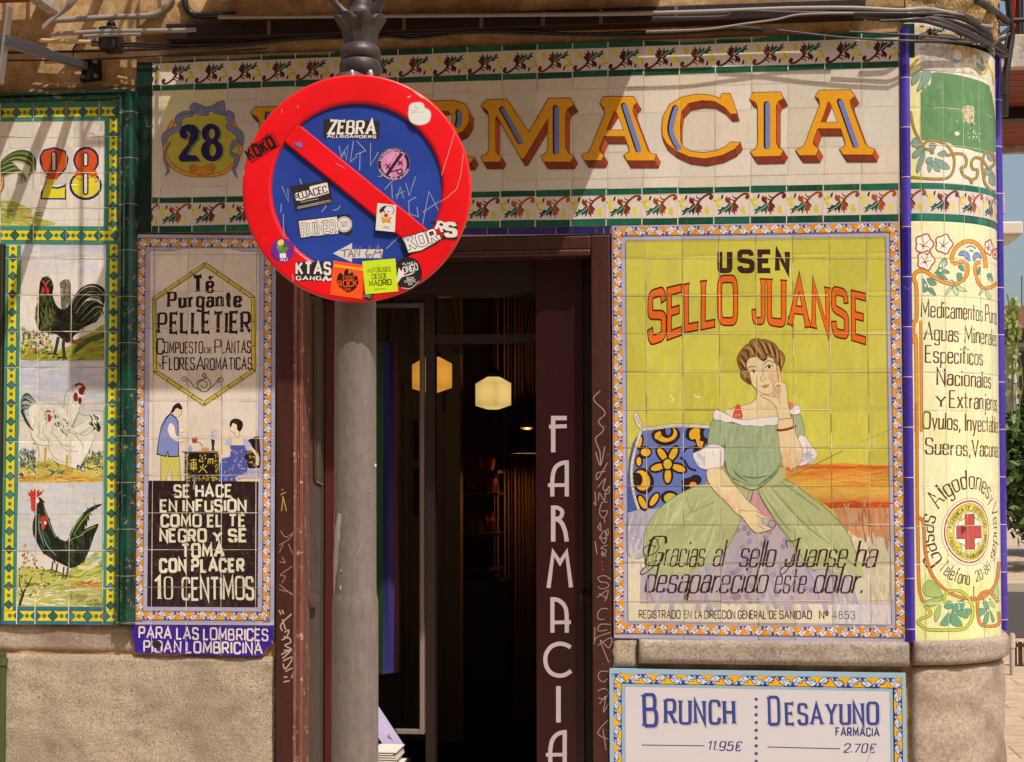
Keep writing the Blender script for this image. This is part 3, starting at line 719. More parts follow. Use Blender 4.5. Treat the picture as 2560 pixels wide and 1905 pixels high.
for x, y in ((405, 1235), (440, 1250), (490, 1275), (520, 1280)):
    ar.stroke('3f4a30', [(x, y), (x-8, y+62)], 12, 0).strokes('2f3426', [[(x-8, y+60), (x-44, y+70)], [(x-8, y+60), (x-20, y+94)], [(x-8, y+60), (x+26, y+78)]], 7)
ar.zone('M').text('E. Guijo', '3a3320', (542, 397), (668, 393), 28, 1.1, .7).text('MAYOR 80', '3a3320', (605, 430), (752, 428), 22, 1.4, .9).text('MADRID', '2f2818', (668, 458), (775, 456), 20, 1.6, 1.1)
ar.build('picture', M_roost, RP)
# diamond border
ab = Art(WALL, base=.0016)
def diamonds(a, horiz, x0, x1, y0, y1, first, pitch, seed):
    r = random.Random(seed); a.rect('d4cd33', x0, y0, x1, y1)
    lo, hi = (x0, x1) if horiz else (y0, y1); c = (y0+y1)/2 if horiz else (x0+x1)/2; k = (y1-y0 if horiz else x1-x0)/2
    L = ('2c4a4a', [(x0, y0), (x1, y0)], [(x0, y1), (x1, y1)]) if horiz else ('2c4a4a', [(x0, y0), (x0, y1)], [(x1, y0), (x1, y1)])
    a.strokes(L[0], L[1:], 3.5, sm=0)
    p = first-pitch*math.ceil((first-lo)/pitch)
    while p < hi+pitch:
        for q, dia in ((p, 1), (p+pitch/2, 0)):
            if not (lo-6 < q < hi+6): continue
            X, Y = (q, c) if horiz else (c, q)
            if dia:
                e = k*1.02; a.poly(r.choice(('39756a', '2f6670', '2f5f58', '3f7f86')), [(X-e, Y), (X, Y-e), (X+e, Y), (X, Y+e)], ol=('26333a', 5))
            else: a.ell('66785a', X, Y, k*.36, ol=('2e3b34', 4), n=10)
        p += pitch
G1, G2 = '3f8676', '2f6f86'
ab.quad(*LO, 890, 2907)
for x0, x1 in ((0, 118), (763, 890)): ab.rect(G1, x0, 5, x1, 2907)
ab.rect(G2, 0, 2772, 890, 2907)
diamonds(ab, False, 23, 90, 5, 2880, 102, 139.8, 1); diamonds(ab, False, 795, 862, 0, 2880, 105, 139.8, 2); diamonds(ab, True, 23, 862, 2804, 2882, 133, 131, 3)
ab.quad(*UPQ, 1095, 1095)
ab.rect(G1, 0, 0, 1095, 147); ab.rect(G1, 955, 0, 1095, 1095); ab.rect(G1, 0, 957, 1095, 1095)
diamonds(ab, False, 990, 1055, 42, 1065, 121, 136, 4); diamonds(ab, True, 0, 1055, 42, 117, 280, 127, 5); diamonds(ab, True, 0, 1055, 990, 1066, 268, 129, 6)
ab.zone('E').grid([], (325, 603, 883, 1160, 1440), 45, 0, 930, 0, ('d9cdbb', 'b39a86', 'c9b9a4'), 5)
for xt, xb in ((165, 128), (298, 268), (551, 525), (809, 785)):
    a_, b_ = Z('E', xt, 220), Z('M', xb, 598); ab.zone('src'); ab.up()
    for i in range(14): ab.stroke(random.choice(('e6dccb', 'c2a893', 'd9cdbb')), [(a_[0]+(b_[0]-a_[0])*t/14, a_[1]+(b_[1]-a_[1])*t/14) for t in (i, i+1)], random.uniform(1, 2.2), 0, lift=False)
ab.zone('I').grid([], (1150, 1440), 20, 0, 915, 0, ('d9cdbb', 'b39a86', 'e2d8c8'), 5)
ab.zone('A').grid((5, 256, 508, 760), (1045, 1320, 1590), 0, 775, 945, 1860, ('d9cdbb', 'b39a86', 'e8ddcc'), 5)
ab.build('border', M_roost, RP)
# green glazed moulding round the panel
M_green = mat('green_glaze', '12523a', .10); t = NT(M_green); p_ = t.pos()
t.to('Base Color', t.mix(t.ramp(t.noise(p_, 30, 6, .7), (.58, 0), (.72, .8)), t.ramp(t.noise(p_, 6, 3), (.3, '082a20'), (.7, '12483a')), 'b9a58c'))
zf = t.math('FRACT', t.math('DIVIDE', t.n('ShaderNodeSeparateXYZ', {0: p_}).outputs[2], .2))
lk = t.b.inputs['Base Color'].links[0].from_socket; t.to('Base Color', t.mix(t.math('LESS_THAN', zf, .014), lk, '9c8a74'))
mo = MB()
a_, b_ = WALL.hit(Z('E', 985, 0)), WALL.hit(Z('M', 962, 596)); top = WALL.hit(Z('A', 992, 712))[1]
prof = [(-.046, 0), (-.044, -.02), (-.036, -.03), (-.026, -.024), (-.02, -.03), (0, -.046), (.02, -.046), (.036, -.034), (.044, -.016), (.046, 0)]
V = []; n = len(prof)
for z, k in ((top, 0), (b_[1], 1)):
    for x, y in prof: V.append((a_[0]+(b_[0]-a_[0])*k+x*.92, TY+y, z))
mo.add(V, [(i, i+1, i+1+n, i+n) for i in range(n-1)]+[tuple(range(n)), tuple(range(n, 2*n))[::-1]])
l0, r0 = WALL.hit(Z('A', -160, 700)), WALL.hit(Z('A', 946, 692)); zt, zb = r0[1], WALL.hit(Z('A', 500, 776))[1]
V = []; pz = [(0, 0), (.0, -.03), (.2, -.046), (.4, -.036), (.5, -.026), (.6, -.036), (.75, -.036), (.9, -.02), (1, -.012), (1, 0)]
for x in (l0[0], r0[0]+.03):
    for k, y in pz: V.append((x, TY+y, zt+(zb-zt)*k))
mo.add(V, [(i, i+1, i+1+n, i+n) for i in range(n-1)]+[tuple(range(n)), tuple(range(n, 2*n))[::-1]])
mo.build('moulding', M_green, RP, smooth=True, ang=30)
# ---- leaf border shared by three panels
def leafband(a, x0, y0, x1, y1, w, per, bgc=('d9923a', 'c98a2e'), white='d8d4d0', blue='35418f', ink=None, seed=1, flip=1, big=1.15):
    """band of curling white and blue leaves along the line (x0,y0)-(x1,y1), w wide"""
    r = random.Random(seed*7+3); A = Vector((x0, y0)); B = Vector((x1, y1)); L = (B-A).length; d = (B-A)/L; n = Vector((-d.y, d.x)); k = max(1, round(L/per)); st = L/k
    P = lambda s, o: tuple(A+d*s+n*o*w/2)
    for i in range(k): a.poly(r.choice(bgc), [P(i*st, -1), P((i+1)*st, -1), P((i+1)*st, 1), P(i*st, 1)])
    for i in range(k):
        s = i*st; g = flip if i % 2 else -flip; q = r.uniform(.84, 1.12); s += r.uniform(-.05, .05)*st
        sh = [(.0, .95*g), (.10, .35*g), (.2, .05*g), (.26, -.45*g), (.40, -.6*g), (.48, -.95*g), (.62, -.92*g), (.72, -.6*g), (.86, -.4*g), (.70, -.05*g), (.74, .3*g), (.54, .3*g), (.40, .95*g)]
        pp = [P(s+(.43+(x-.43)*big)*st*q, max(-.98, min(.98, o*1.08))) for x, o in sh]
        a.poly(white, pp, ol=(ink, w*.06) if ink else None)
        a.poly(blue, [P(s+x*st, o) for x, o in ((.0, .98*g), (.14, .1*g), (.30, .2*g), (.26, .62*g), (.46, .95*g))])
        a.stroke(blue, [P(s+x*st, o) for x, o in ((.12, .7*g), (.38, .05*g), (.56, -.6*g))], w*.075)
        a.stroke(blue, [P(s+x*st, o) for x, o in ((.3, .5*g), (.6, .1*g), (.86, -.15*g))], w*.06)
        a.poly(blue, [P(s+x*st, o) for x, o in ((.66, -.98*g), (.80, -.5*g), (.94, -.98*g))])
    return a

# ---- tea panel
TP = empty('tea_tile_panel', base(Z('M', 1550, 605)), 'painted tile panel for purgative tea with bamboo hexagon, two figures and a black text block', 'tile panel')
TQ = (Z('E', 1030, 140), Z('E', 2112, 150), Z('M', 2096, 607), Z('M', 1010, 600))
bed(TP, TQ)
M_tea = glazed('tea_tile_glaze', hit('E', 1436, 580)[0], hit('E', 1436, 858)[1], hit('E', 1700, 580)[0]-hit('E', 1436, 580)[0], hit('E', 1436, 580)[1]-hit('E', 1436, 858)[1])
at = Art(WALL).quad(*TQ, 1085, 2985)
at.rect(LAV, 0, 0, 1085, 2985)
at.rect('d5cabc', 118, 125, 960, 2848)
at.strokes('6b6a86', [[(118, 125), (960, 125), (960, 2848), (118, 2848), (118, 125)]], 4, sm=0)
ZQ = lambda z, *p: [Z(z, *q) for q in p]
def both(a, fn): fn(a)
at.zone('E')
at.poly('d9cebf', [(1280, 280), (1880, 280), (1880, 560), (1280, 560)], 1)
hexp = [(1570, 372), (1937, 625), (1940, 1182), (1560, 1437), (1187, 1187), (1180, 635)]
for i in range(6):
    a_, b_ = Vector(hexp[i-1]), Vector(hexp[i]); k = 3 if i in (2, 5) else 4
    at.stroke('5a4a1a', [a_, b_], 34, 0).stroke('b3a02f', [a_, b_], 25, 0).stroke('d6c95a', [a_+Vector((-4, -4)), b_+Vector((-4, -4))], 8, 0)
    for j in range(k+1):
        c = a_.lerp(b_, j/k); d = (b_-a_).normalized(); nn = Vector((-d.y, d.x))
        at.stroke('6b5a20', [c-nn*20, c+nn*20], 11, 0).stroke('d8cc70', [c-nn*19+d*6, c+nn*19+d*6], 5, 0)
BK = '2b1b1c'
at.text('Té', BK, (1483, 583), (1632, 580), 122, 3.0, 1.5, serif=1.2).text('Purgante', BK, (1290, 696), (1840, 690), 112, 3.0, 1.5, serif=.9, track=.9)
at.text('PELLETIER', BK, (1212, 893), (1915, 888), 152, 2.5, 1.2, serif=.9, track=1.0)
at.text('C', BK, (1202, 1056), (1250, 1056), 112, 2.1, 1.1).text('OMPUESTO', BK, (1258, 1048), (1550, 1048), 84, 2.3, 1.2, serif=.4, track=.8)
at.text('DE', BK, (1564, 1048), (1628, 1048), 42, 1.9, 1).text('P', BK, (1645, 1048), (1690, 1048), 98, 1.5, .8, serif=.4).text('LANTAS', BK, (1698, 1048), (1915, 1046), 88, 2.3, 1.2, serif=.4, track=.8)
at.text('Y', BK, (1208, 1172), (1242, 1172), 46, 1.6, .9).text('F', BK, (1248, 1176), (1290, 1176), 100, 1.6, .8, serif=.4).text('LORES', BK, (1296, 1175), (1485, 1174), 88, 2.3, 1.2, serif=.4, track=.8)
at.text('A', BK, (1505, 1178), (1560, 1178), 96, 1.6, .8, serif=.4).text('ROMATICAS', BK, (1566, 1176), (1925, 1172), 86, 2.3, 1.2, serif=.4, track=.8)
sp = lambda cx, cy, r, a0, a1, k=0: [(cx+r*(1-k*i/24)*math.cos(math.radians(a0+(a1-a0)*i/24)), cy+r*(1-k*i/24)*math.sin(math.radians(a0+(a1-a0)*i/24))) for i in range(25)]
at.strokes(BK, [sp(1556, 1295, 62, -60, 560, .8), sp(1408, 1250, 26, 60, -420, .8), sp(1692, 1255, 26, 120, 620, .8), sp(1565, 1218, 22, 60, 560, .8)], 6, sm=0)
at.strokes(BK, [[(1425, 1240), (1460, 1270), (1490, 1310), (1540, 1330)], [(1500, 1290), (1520, 1260), (1570, 1245), (1586, 1225)], [(1590, 1330), (1640, 1290), (1670, 1250), (1690, 1238)]], 6)
at.zone('I')
# waiter
at.poly('c9c25e', [(1232, 425), (1370, 425), (1382, 628), (1318, 628), (1300, 500), (1268, 628), (1228, 628)], ol=('4a4630', 4))
at.poly('7f8ec6', [(1302, 105), (1340, 130), (1362, 165), (1366, 430), (1290, 432), (1282, 398), (1268, 432), (1200, 415), (1215, 300), (1235, 200), (1270, 135)], ol=('1f1a28', 7)).stroke('1f1a28', [(1200, 412), (1268, 432), (1282, 395), (1292, 434), (1366, 430)], 9, 0)
at.poly('e3d9ca', [(1300, 175), (1335, 200), (1350, 270), (1400, 285), (1440, 292), (1438, 310), (1360, 318), (1310, 290), (1282, 230)], 1, ol=('8a7d70', 3)).poly('e3d9ca', [(1366, 215), (1420, 212), (1420, 240), (1380, 250)], ol=('8a7d70', 3))
at.poly('d8c898', [(1405, 220), (1450, 205), (1470, 218), (1440, 240), (1405, 242)], 1)
at.poly('dcc9a8', [(1322, 70), (1340, 52), (1375, 60), (1390, 90), (1382, 115), (1350, 135), (1325, 115)], 1, ol=('4a3a30', 3)).poly('1f1618', [(1310, 95), (1322, 55), (1345, 30), (1368, 24), (1392, 50), (1390, 75), (1350, 62), (1330, 90)], 1).stroke('1f1618', [(1325, 60), (1300, 110), (1270, 150), (1240, 230)], 9, taper=1).ell('1f1618', 1370, 26, 6)
at.stroke('1f1618', [(1308, 108), (1345, 135)], 9, 0).strokes('4a3a30', [[(1362, 88), (1368, 90)], [(1372, 108), (1380, 106)]], 4)
at.poly('a83a30', [(1468, 290), (1508, 286), (1505, 325), (1475, 330)], ol=('4a1a18', 3)).stroke('4a3030', [(1505, 320), (1530, 330), (1548, 350), (1550, 378)], 5)
# table with tea things
at.rect('1f1616', 1412, 402, 1676, 628).stroke('3a2c26', [(1392, 398), (1695, 396)], 8, 0)
at.dabs(('a89a3a', '6b6030', 'c9b84a', '8a7d34'), (1415, 410, 1445, 620), 60, 16, 5, 60, 90, seed=3).dabs(('a89a3a', '6b6030', 'c9b84a'), (1645, 410, 1674, 620), 60, 16, 5, 60, 90, seed=4).dabs(('a89a3a', 'c9b84a', '8a7d34'), (1440, 580, 1660, 625), 70, 20, 5, 0, 90, seed=5)
at.strokes('c6b649', [[(1455, 462), (1505, 458)], [(1462, 480), (1500, 478), (1500, 515), (1462, 517), (1462, 480)], [(1462, 498), (1500, 496)], [(1450, 528), (1510, 525)], [(1481, 448), (1481, 545)],
    [(1530, 450), (1525, 470), (1560, 470)], [(1545, 430), (1548, 455)], [(1575, 440), (1568, 455)], [(1535, 420), (1528, 432)], [(1565, 415), (1572, 430)],
    [(1555, 490), (1550, 520), (1520, 555)], [(1550, 520), (1585, 558)], [(1530, 505), (1540, 520)], [(1580, 500), (1568, 518)],
    [(1595, 452), (1590, 490)], [(1595, 452), (1628, 450), (1628, 490)], [(1610, 455), (1608, 485)]], 7, sm=0)
at.poly('8f9ac6', [(1445, 360), (1455, 345), (1466, 360), (1472, 375), (1464, 395), (1446, 395), (1438, 375)], 1).stroke('c98a4a', [(1540, 378), (1600, 378)], 22, 0).stroke('d9b26a', [(1548, 366), (1592, 366)], 8, 0)
at.poly('2f2026', [(1615, 300), (1645, 300), (1638, 365), (1645, 388), (1615, 388), (1622, 365)]).dabs(('b9bccb', 'a6a9c0', 'c6c6cf'), (1605, 220, 1655, 300), 30, 24, 10, 90, 60, seed=6)
# lady at the table
at.poly('1f1a1c', [(1880, 330), (1930, 290), (1965, 280), (1985, 300), (1988, 520), (1900, 520), (1870, 440)], 1).dabs(('c9a83a', 'b5502e', 'd8c06a'), (1890, 380, 1975, 500), 18, 26, 7, 50, 60, seed=7)
at.poly('b3aec6', [(1690, 540), (1985, 520), (1985, 628), (1690, 628)]).strokes('6f6aa6', [[(1900+i*18, 540), (1890+i*22, 585)] for i in range(5)], 5).rect('c9cf9a', 1800, 605, 1985, 628).rect('c98a8a', 1805, 592, 1985, 602)
at.poly('4a569f', [(1762, 350), (1790, 335), (1850, 335), (1885, 350), (1880, 420), (1870, 440), (1895, 500), (1880, 560), (1800, 590), (1810, 628), (1690, 628), (1680, 520), (1700, 450), (1760, 430)], 1)
at.dabs(('c9b28a', '8d98cf', '2f3a86', 'b08a7a'), (1690, 380, 1885, 620), 90, 18, 8, 40, 80, lambda x, y: y > 440 or 1765 < x < 1880, 8)
at.poly('dccba8', [(1770, 290), (1790, 275), (1860, 285), (1875, 340), (1790, 345), (1765, 340)], 1).poly('aab2cf', [(1735, 300), (1775, 285), (1768, 345), (1735, 350), (1720, 340)], 1).poly('aab2cf', [(1858, 290), (1905, 320), (1928, 365), (1895, 390), (1870, 350)], 1)
at.stroke('dccba8', [(1735, 345), (1700, 390), (1682, 395), (1720, 300), (1752, 245), (1768, 240)], 26).stroke('dccba8', [(1910, 360), (1950, 400), (1972, 440), (1968, 500)], 22)
at.poly('dccba8', [(1765, 175), (1810, 170), (1825, 230), (1830, 280), (1800, 285), (1795, 250), (1768, 240), (1760, 210)], 1, ol=('6a5648', 3)).poly('221a1c', [(1757, 195), (1765, 160), (1795, 142), (1835, 150), (1858, 175), (1855, 210), (1835, 240), (1815, 225), (1810, 190), (1780, 178), (1770, 205)], 1)
# black block
at.quad(*TQ, 1085, 2985)
at.poly('2a1a1d', [(121, 1889), (962, 1889), (960, 2848), (116, 2848)])
at.zone('I')
WH = 'd9d3bb'
for tx, x0, x1, y0, y1, h, wv in (('SE HACE', 1338, 1770, 740, 738, 86, 2.0), ('EN INFUSIÓN', 1232, 1876, 852, 850, 82, 2.0), ('COMO EL TÉ', 1238, 1874, 966, 964, 85, 2.1), ('NEGRO', 1228, 1574, 1082, 1080, 88, 2.1), ('Y', 1635, 1695, 1080, 1080, 64, 2.2), ('SE', 1755, 1882, 1080, 1080, 88, 2.1),
                                  ('TOMA', 1396, 1708, 1198, 1196, 92, 2.3), ('CON PLACER', 1228, 1866, 1312, 1308, 90, 2.4)):
    at.text(tx, WH, (x0, y0), (x1, y1), h, wv*1.2, wv*1.0, track=.75)
at.text('1', WH, (1190, 1522), (1222, 1522), 165, 1.5, .6, serif=.6).text('0', WH, (1262, 1522), (1318, 1522), 162, 1.3, .5).text('CENTIMOS', WH, (1398, 1526), (1938, 1522), 165, 2.0, 1.2, track=.5)
at.dabs(('4a3a3a', '3d2c2e', '584a48'), (1130, 640, 1975, 1570), 120, 40, 8, 0, 90, seed=31)
at.dabs(('8a8078', 'b3a89c'), (1480, 580, 1500, 680), 6, 60, 6, 90, 10, seed=32)
at.zone('E')
lt = ('b9a595', '9a8576', 'c9bba9')
at.grid([], (295, 577, 858, 1136, 1418), 1040, 0, 2090, 0, lt, 4)
at.zone('I').grid([], (294, 575, 863, 1145, 1432), 1020, 0, 2105, 0, lt+('d9cdbf',), 4.5)
for xt, xb in ((1183, 1158), (1441, 1424), (1703, 1690), (1965, 1955)):
    a_, b_ = Z('E', xt, 150), Z('M', xb, 605); at.zone('src'); at.up()
    for i in range(16): at.stroke(random.choice(lt if i < 9 else ('d9cdbf', 'c9bba9')), [(a_[0]+(b_[0]-a_[0])*t/16, a_[1]+(b_[1]-a_[1])*t/16) for t in (i, i+1)], random.uniform(.9, 2), 0, lift=False)
at.build('picture', M_tea, TP)
al = Art(WALL, base=.0022).quad(*TQ, 1085, 2985)
for k, (a_, b_) in enumerate((((58, 30), (58, 2955)), ((1028, 2955), (1028, 30)))): leafband(al, *a_, *b_, 55, 72, seed=k+2)
leafband(al, 30, 62, 1055, 62, 64, 78, seed=5); leafband(al, 1055, 2915, 30, 2915, 64, 78, seed=6)
al.strokes('5f5e80', [[(30, 30), (1056, 30), (1056, 2952), (30, 2952), (30, 30)], [(86, 95), (1000, 95), (1000, 2882), (86, 2882), (86, 95)]], 3, sm=0)
al.build('border', M_tea, TP)

# ---- plaque under it
PQ = empty('violet_plaque', base(Z('M', 1550, 840)), 'broken edged violet tile plaque with white capitals, under the tea panel', 'plaque')
pp = [(1008, 607), (2097, 616), (2094, 690), (2078, 722), (2082, 750), (2045, 770), (2030, 800), (2008, 842), (1960, 838), (1890, 846), (1700, 836), (1400, 828), (1060, 818), (1032, 800), (1030, 745), (1018, 700), (1010, 690)]
bed(PQ, ZQ('M', *pp))
M_plq = glazed('violet_glaze', hit('M', 1158, 700)[0], -5, .1425, 40, grime=.25)
av = Art(WALL).zone('M').poly('32198c', pp)
av.text('PARA LAS LOMBRICES', 'd8d0c0', (1066, 702), (2046, 724), 82, 1.9, 1.6, track=1.0)
av.text('PIDAN LOMBRICINA', 'd8d0c0', (1102, 808), (2004, 824), 82, 1.9, 1.6, track=1.2)
av.poly('2a2024', [(1165, 735), (1195, 722), (1228, 735), (1235, 765), (1205, 785), (1170, 770)], 1).dabs(('2a168a', '3f2aa0'), (1020, 780, 1420, 815), 10, 60, 9)
av.strokes('b9ae9f', [[(1158, 612), (1160, 820)], [(1422, 612), (1420, 828)], [(1688, 614), (1688, 836)], [(1953, 616), (1956, 838)]], 4.5, sm=0)
av.build('lettering', M_plq, PQ)
# ---- long fascia with the shop's name
FP = empty('lettered_fascia', base((1300, 570)), 'long cream tiled fascia with big gold FARMACIA letters between two flowered friezes', 'shop sign')
FL0, FL1 = hit('A', 1045, 448), hit('E', 1035, 131)
FR0, FR1 = hit('D', 1252, 240), hit('H', 1252, 40)
FQ = (FL0, FR0, FR1, FL1)
fu0, fu1 = WALL.hit((402, 300))[0], WALL.hit((2248.5, 300))[0]; pit = (fu1-fu0)/21
MB().prism(FQ[::-1], TY+.0015, .004).build('tile_bed', M_bed, FP)
M_fas = glazed('fascia_glaze', fu0, -10, pit, 50, var=.045, grime=.22)
af = Art(WALL); W_, H_ = 2260.0, 100.0
af.uvq(*FQ, W_, H_)
gx = lambda k: ((fu0+pit*k)-FL0[0])/(FR0[0]-FL0[0])*W_
xs = [gx(k) for k in range(-1, 22)]; xs[0] = 52
rows = [19, 25.5, 39, 60, 74.3, 80]
rr = random.Random(5)
af.up()
for i in range(22):
    for j in range(5):
        t = rr.uniform(-.018, .018); c = lin(rr.choice(('cfc6b9', 'ccc3b6', 'cac2b5', 'd2c8b9', 'ccc1ae')))
        if i in (1, 2) and j < 3: c = lin('cfc99f')
        dz = rr.uniform(-.004, .004)
        q = [(xs[i], rows[j]), (xs[i+1], rows[j]), (xs[i+1], rows[j+1]), (xs[i], rows[j+1])]
        af.fill(tuple(x*(1+t) for x in c), [af.m(p) for p in q])
GRN = ('15553f', '114a38', '1a5f47', '0f4433')
def band(y0, y1, off=0):
    af.up()
    for i in range(22): af.fill(rr.choice(GRN), [af.m(p) for p in ((xs[i]+off, y0), (xs[i+1]+off, y0), (xs[i+1]+off, y1), (xs[i]+off, y1))])
for y0, y1 in ((0, 3.2), (15.6, 19), (80, 83.4), (96.2, 100)): band(y0, y1)
def frieze(a, x0, x1, y0, y1, rot):
    """one tile of the acanthus frieze, drawn in a 264 x 172 frame"""
    a.rect(rr.choice(('cdc2bb', 'c9beb6', 'd0c5ba')), x0, y0, x1, y1)
    P_ = lambda P: [(132+(x-132)*1.08, 86+(y-86)*1.10) for x, y in P]
    f0 = lambda P: [((x0+(x1-x0)*(p[0]/264) if not rot else x1-(x1-x0)*(p[0]/264)), (y0+(y1-y0)*(p[1]/172) if not rot else y1-(y1-y0)*(p[1]/172))) for p in P]
    f = lambda P: f0(P_(P))
    red = rr.choice(('561812', '642214', '6e2a18', '4c1412')) if not rot else rr.choice(('8f4420', '7d3018', 'a04c22', '6a2318')); gr, ye = rr.choice(('1c4a3c', '16392f', '215543')), rr.choice(('d2c94a', 'c9bd3a'))
    def S(c, P, w, tp=0):
        if a.q: k = (y1-y0)/172
        P2 = crom(P, False, 3); L, R = ribbon(P2, lambda x, y, t: 1.35*w*(1-.8*t if tp else 1), False); L = [a.m(q) for q in f(L)]; R = [a.m(q) for q in f(R)]
        a.up(); c = lin(c)
        for i in range(len(L)-1): a._tri([L[i], L[i+1], R[i+1]], c); a._tri([L[i], R[i+1], R[i]], c)
    Pg = lambda c, P: a.poly(c, f(crom(P, True, 3)))
    Pg(ye, [(36, 36), (56, 22), (74, 46), (64, 76), (44, 72), (46, 56)])
    S(red, [(26, 128), (18, 140), (30, 156), (58, 152), (96, 126), (120, 96), (150, 78)], 11)
    Pg(red, [(14, 132), (28, 118), (42, 130), (36, 146), (20, 148)])
    Pg(red, [(108, 92), (84, 62), (98, 60), (94, 36), (108, 44), (114, 16), (126, 40), (136, 34), (132, 62), (124, 84)])
    Pg(gr, [(128, 92), (134, 62), (142, 40), (150, 20), (160, 46), (176, 28), (182, 44), (214, 26), (228, 22), (218, 44), (236, 50), (208, 60), (200, 74), (176, 72), (158, 90)])
    S('a8b39a', [(132, 92), (160, 66), (206, 40)], 3.5)
    Pg(red, [(140, 92), (168, 100), (180, 120), (168, 144), (158, 128), (150, 140), (146, 118)]); S(red, [(100, 126), (124, 136), (128, 152)], 9, 1); S(red, [(112, 112), (142, 122), (146, 138)], 8, 1)
    S(ye, [(210, 74), (236, 84), (238, 112), (216, 126), (206, 112)], 15); Pg(ye, [(196, 118), (222, 108), (226, 128), (208, 132)])
    Pg('241a1c', [(196, 128), (206, 124), (204, 146), (190, 154)]); S('241a1c', [(88, 74), (108, 92), (120, 110)], 5); S('241a1c', [(246, 110), (262, 132)], 4)
for i in range(22):
    if i == 0: 
        continue
    frieze(af, xs[i]+1, xs[i+1]-1, 3.2, 15.6, False); frieze(af, xs[i]-3, xs[i+1]-5, 83.4, 96.2, True)
frieze(af, xs[0]-40, xs[1], 83.4, 96.2, True); frieze(af, xs[1]-(xs[2]-xs[1])+30, xs[1], 3.2, 15.6, False)
af.rect('0e2a22', 0, 0, 50, 100)
af.poly('8a7558', [(0, -.2), (620, -.2), (600, 1.6), (420, 1.0), (300, 2.2), (180, 1.4), (90, 2.6), (0, 2.0)]).poly('8a7558', [(1500, -.2), (1900, -.2), (1850, 1.4), (1760, .8), (1680, 1.8)])
gc = ('b7a68f', 'd6cbb8', 'c4b49c', 'a89682')
for x in xs[1:22]:
    af.up()
    for j in range(5): af.stroke(rr.choice(gc), [(x+rr.uniform(-.7, .7), rows[j]), (x+rr.uniform(-.7, .7), rows[j+1])], rr.uniform(1.2, 2.6), 0, lift=False)
    for y0, y1, o in ((0, 19, 0), (80, 100, -4)): af.stroke('d0c4b0', [(x+o, y0), (x+o, y1)], 3.0, 0, lift=False)
for y in rows[1:5]:
    for i in range(22):
        yy = y+rr.uniform(-.12, .12); af.stroke(rr.choice(gc), [(xs[i], yy), (xs[i+1], yy+rr.uniform(-.1, .1))], rr.uniform(.1, .2), 0, lift=(i == 0), wf=None)
for y in (3.2, 15.6, 19, 80, 83.4, 96.2):
    af.up()
    for i in range(22): af.stroke(rr.choice(('b9aa95', '4a4a40', 'd0c4b0')), [(xs[i], y+rr.uniform(-.15, .15)), (xs[i+1], y+rr.uniform(-.15, .15))], .22, 0, lift=False)
af.strokes('6f5f50', [[(85, 36), (95, 43), (130, 44)], [(115, 38), (112, 46)]], 1.2, sm=0) if 0 else None
af.build('tile_field', M_fas, FP)

# letters: gold face, shaded block behind, blue inline
agl = Art(WALL, base=.0024)
def blk_letter(zone, P, slots=(), holes=(), dx=32, dy=54):
    agl.zone(zone); n = len(P)
    area = sum(P[i-1][0]*P[i][1]-P[i][0]*P[i-1][1] for i in range(n)); sg = 1 if area > 0 else -1
    jobs = []
    for i in range(n):
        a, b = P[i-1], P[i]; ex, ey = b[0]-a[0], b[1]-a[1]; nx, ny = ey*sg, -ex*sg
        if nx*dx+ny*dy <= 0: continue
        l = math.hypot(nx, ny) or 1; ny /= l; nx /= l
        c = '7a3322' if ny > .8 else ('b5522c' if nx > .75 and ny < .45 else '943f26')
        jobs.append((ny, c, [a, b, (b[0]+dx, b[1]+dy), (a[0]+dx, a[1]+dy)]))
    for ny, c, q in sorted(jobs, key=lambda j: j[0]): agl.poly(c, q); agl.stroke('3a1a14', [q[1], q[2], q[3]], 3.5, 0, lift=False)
    agl.poly('d99a22', P); agl.up(); agl.stroke('4a2415', P, 4.5, 0, closed=True)
    r = random.Random(n)
    xs_ = [p[0] for p in P]; ys_ = [p[1] for p in P]
    for k, (H, sd) in enumerate(holes): agl.poly('d3c9ba', H, ol=('4a2415', 4)).poly('943f26', sd)
    for S_ in slots:
        agl.stroke('241a1c', [(x-9, y-5) for x, y in S_], 46, 2); agl.ell('241a1c', S_[0][0]-9, S_[0][1]-3, 23); agl.ell('241a1c', S_[-1][0]-9, S_[-1][1]-5, 23)
        agl.stroke('6f7cb4', S_, 36, 2); agl.ell('6f7cb4', *S_[0], 18); agl.ell('6f7cb4', *S_[-1], 18)
A1 = [(915, 790), (945, 740), (1175, 738), (1205, 785), (1175, 810), (1170, 850), (1285, 1150), (1310, 1175), (1350, 1182), (1335, 1230), (1125, 1230), (1100, 1185), (1140, 1165), (1140, 1130), (1105, 1045), (950, 1045), (915, 1130), (920, 1165), (950, 1190), (930, 1228), (800, 1228), (778, 1190), (830, 1165), (850, 1130), (955, 870), (950, 830)]
sh = lambda P, dx, dy: [(x+dx, y+dy) for x, y in P]
A1h = [(1046, 862), (1098, 995), (968, 995), (1026, 850)]; A1s = [(1046, 862), (1062, 900), (1004, 995), (968, 995), (1026, 850)]
A1sl = [(1108, 812), (1218, 1150)]
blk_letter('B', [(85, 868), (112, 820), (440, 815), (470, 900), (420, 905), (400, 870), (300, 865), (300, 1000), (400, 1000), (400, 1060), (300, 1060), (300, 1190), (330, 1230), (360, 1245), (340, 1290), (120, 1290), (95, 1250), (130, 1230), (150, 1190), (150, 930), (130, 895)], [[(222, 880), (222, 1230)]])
blk_letter('B', sh(A1, -240, 40), [sh(A1sl, -240, 40)], [(sh(A1h, -240, 40), sh(A1s, -240, 40))])
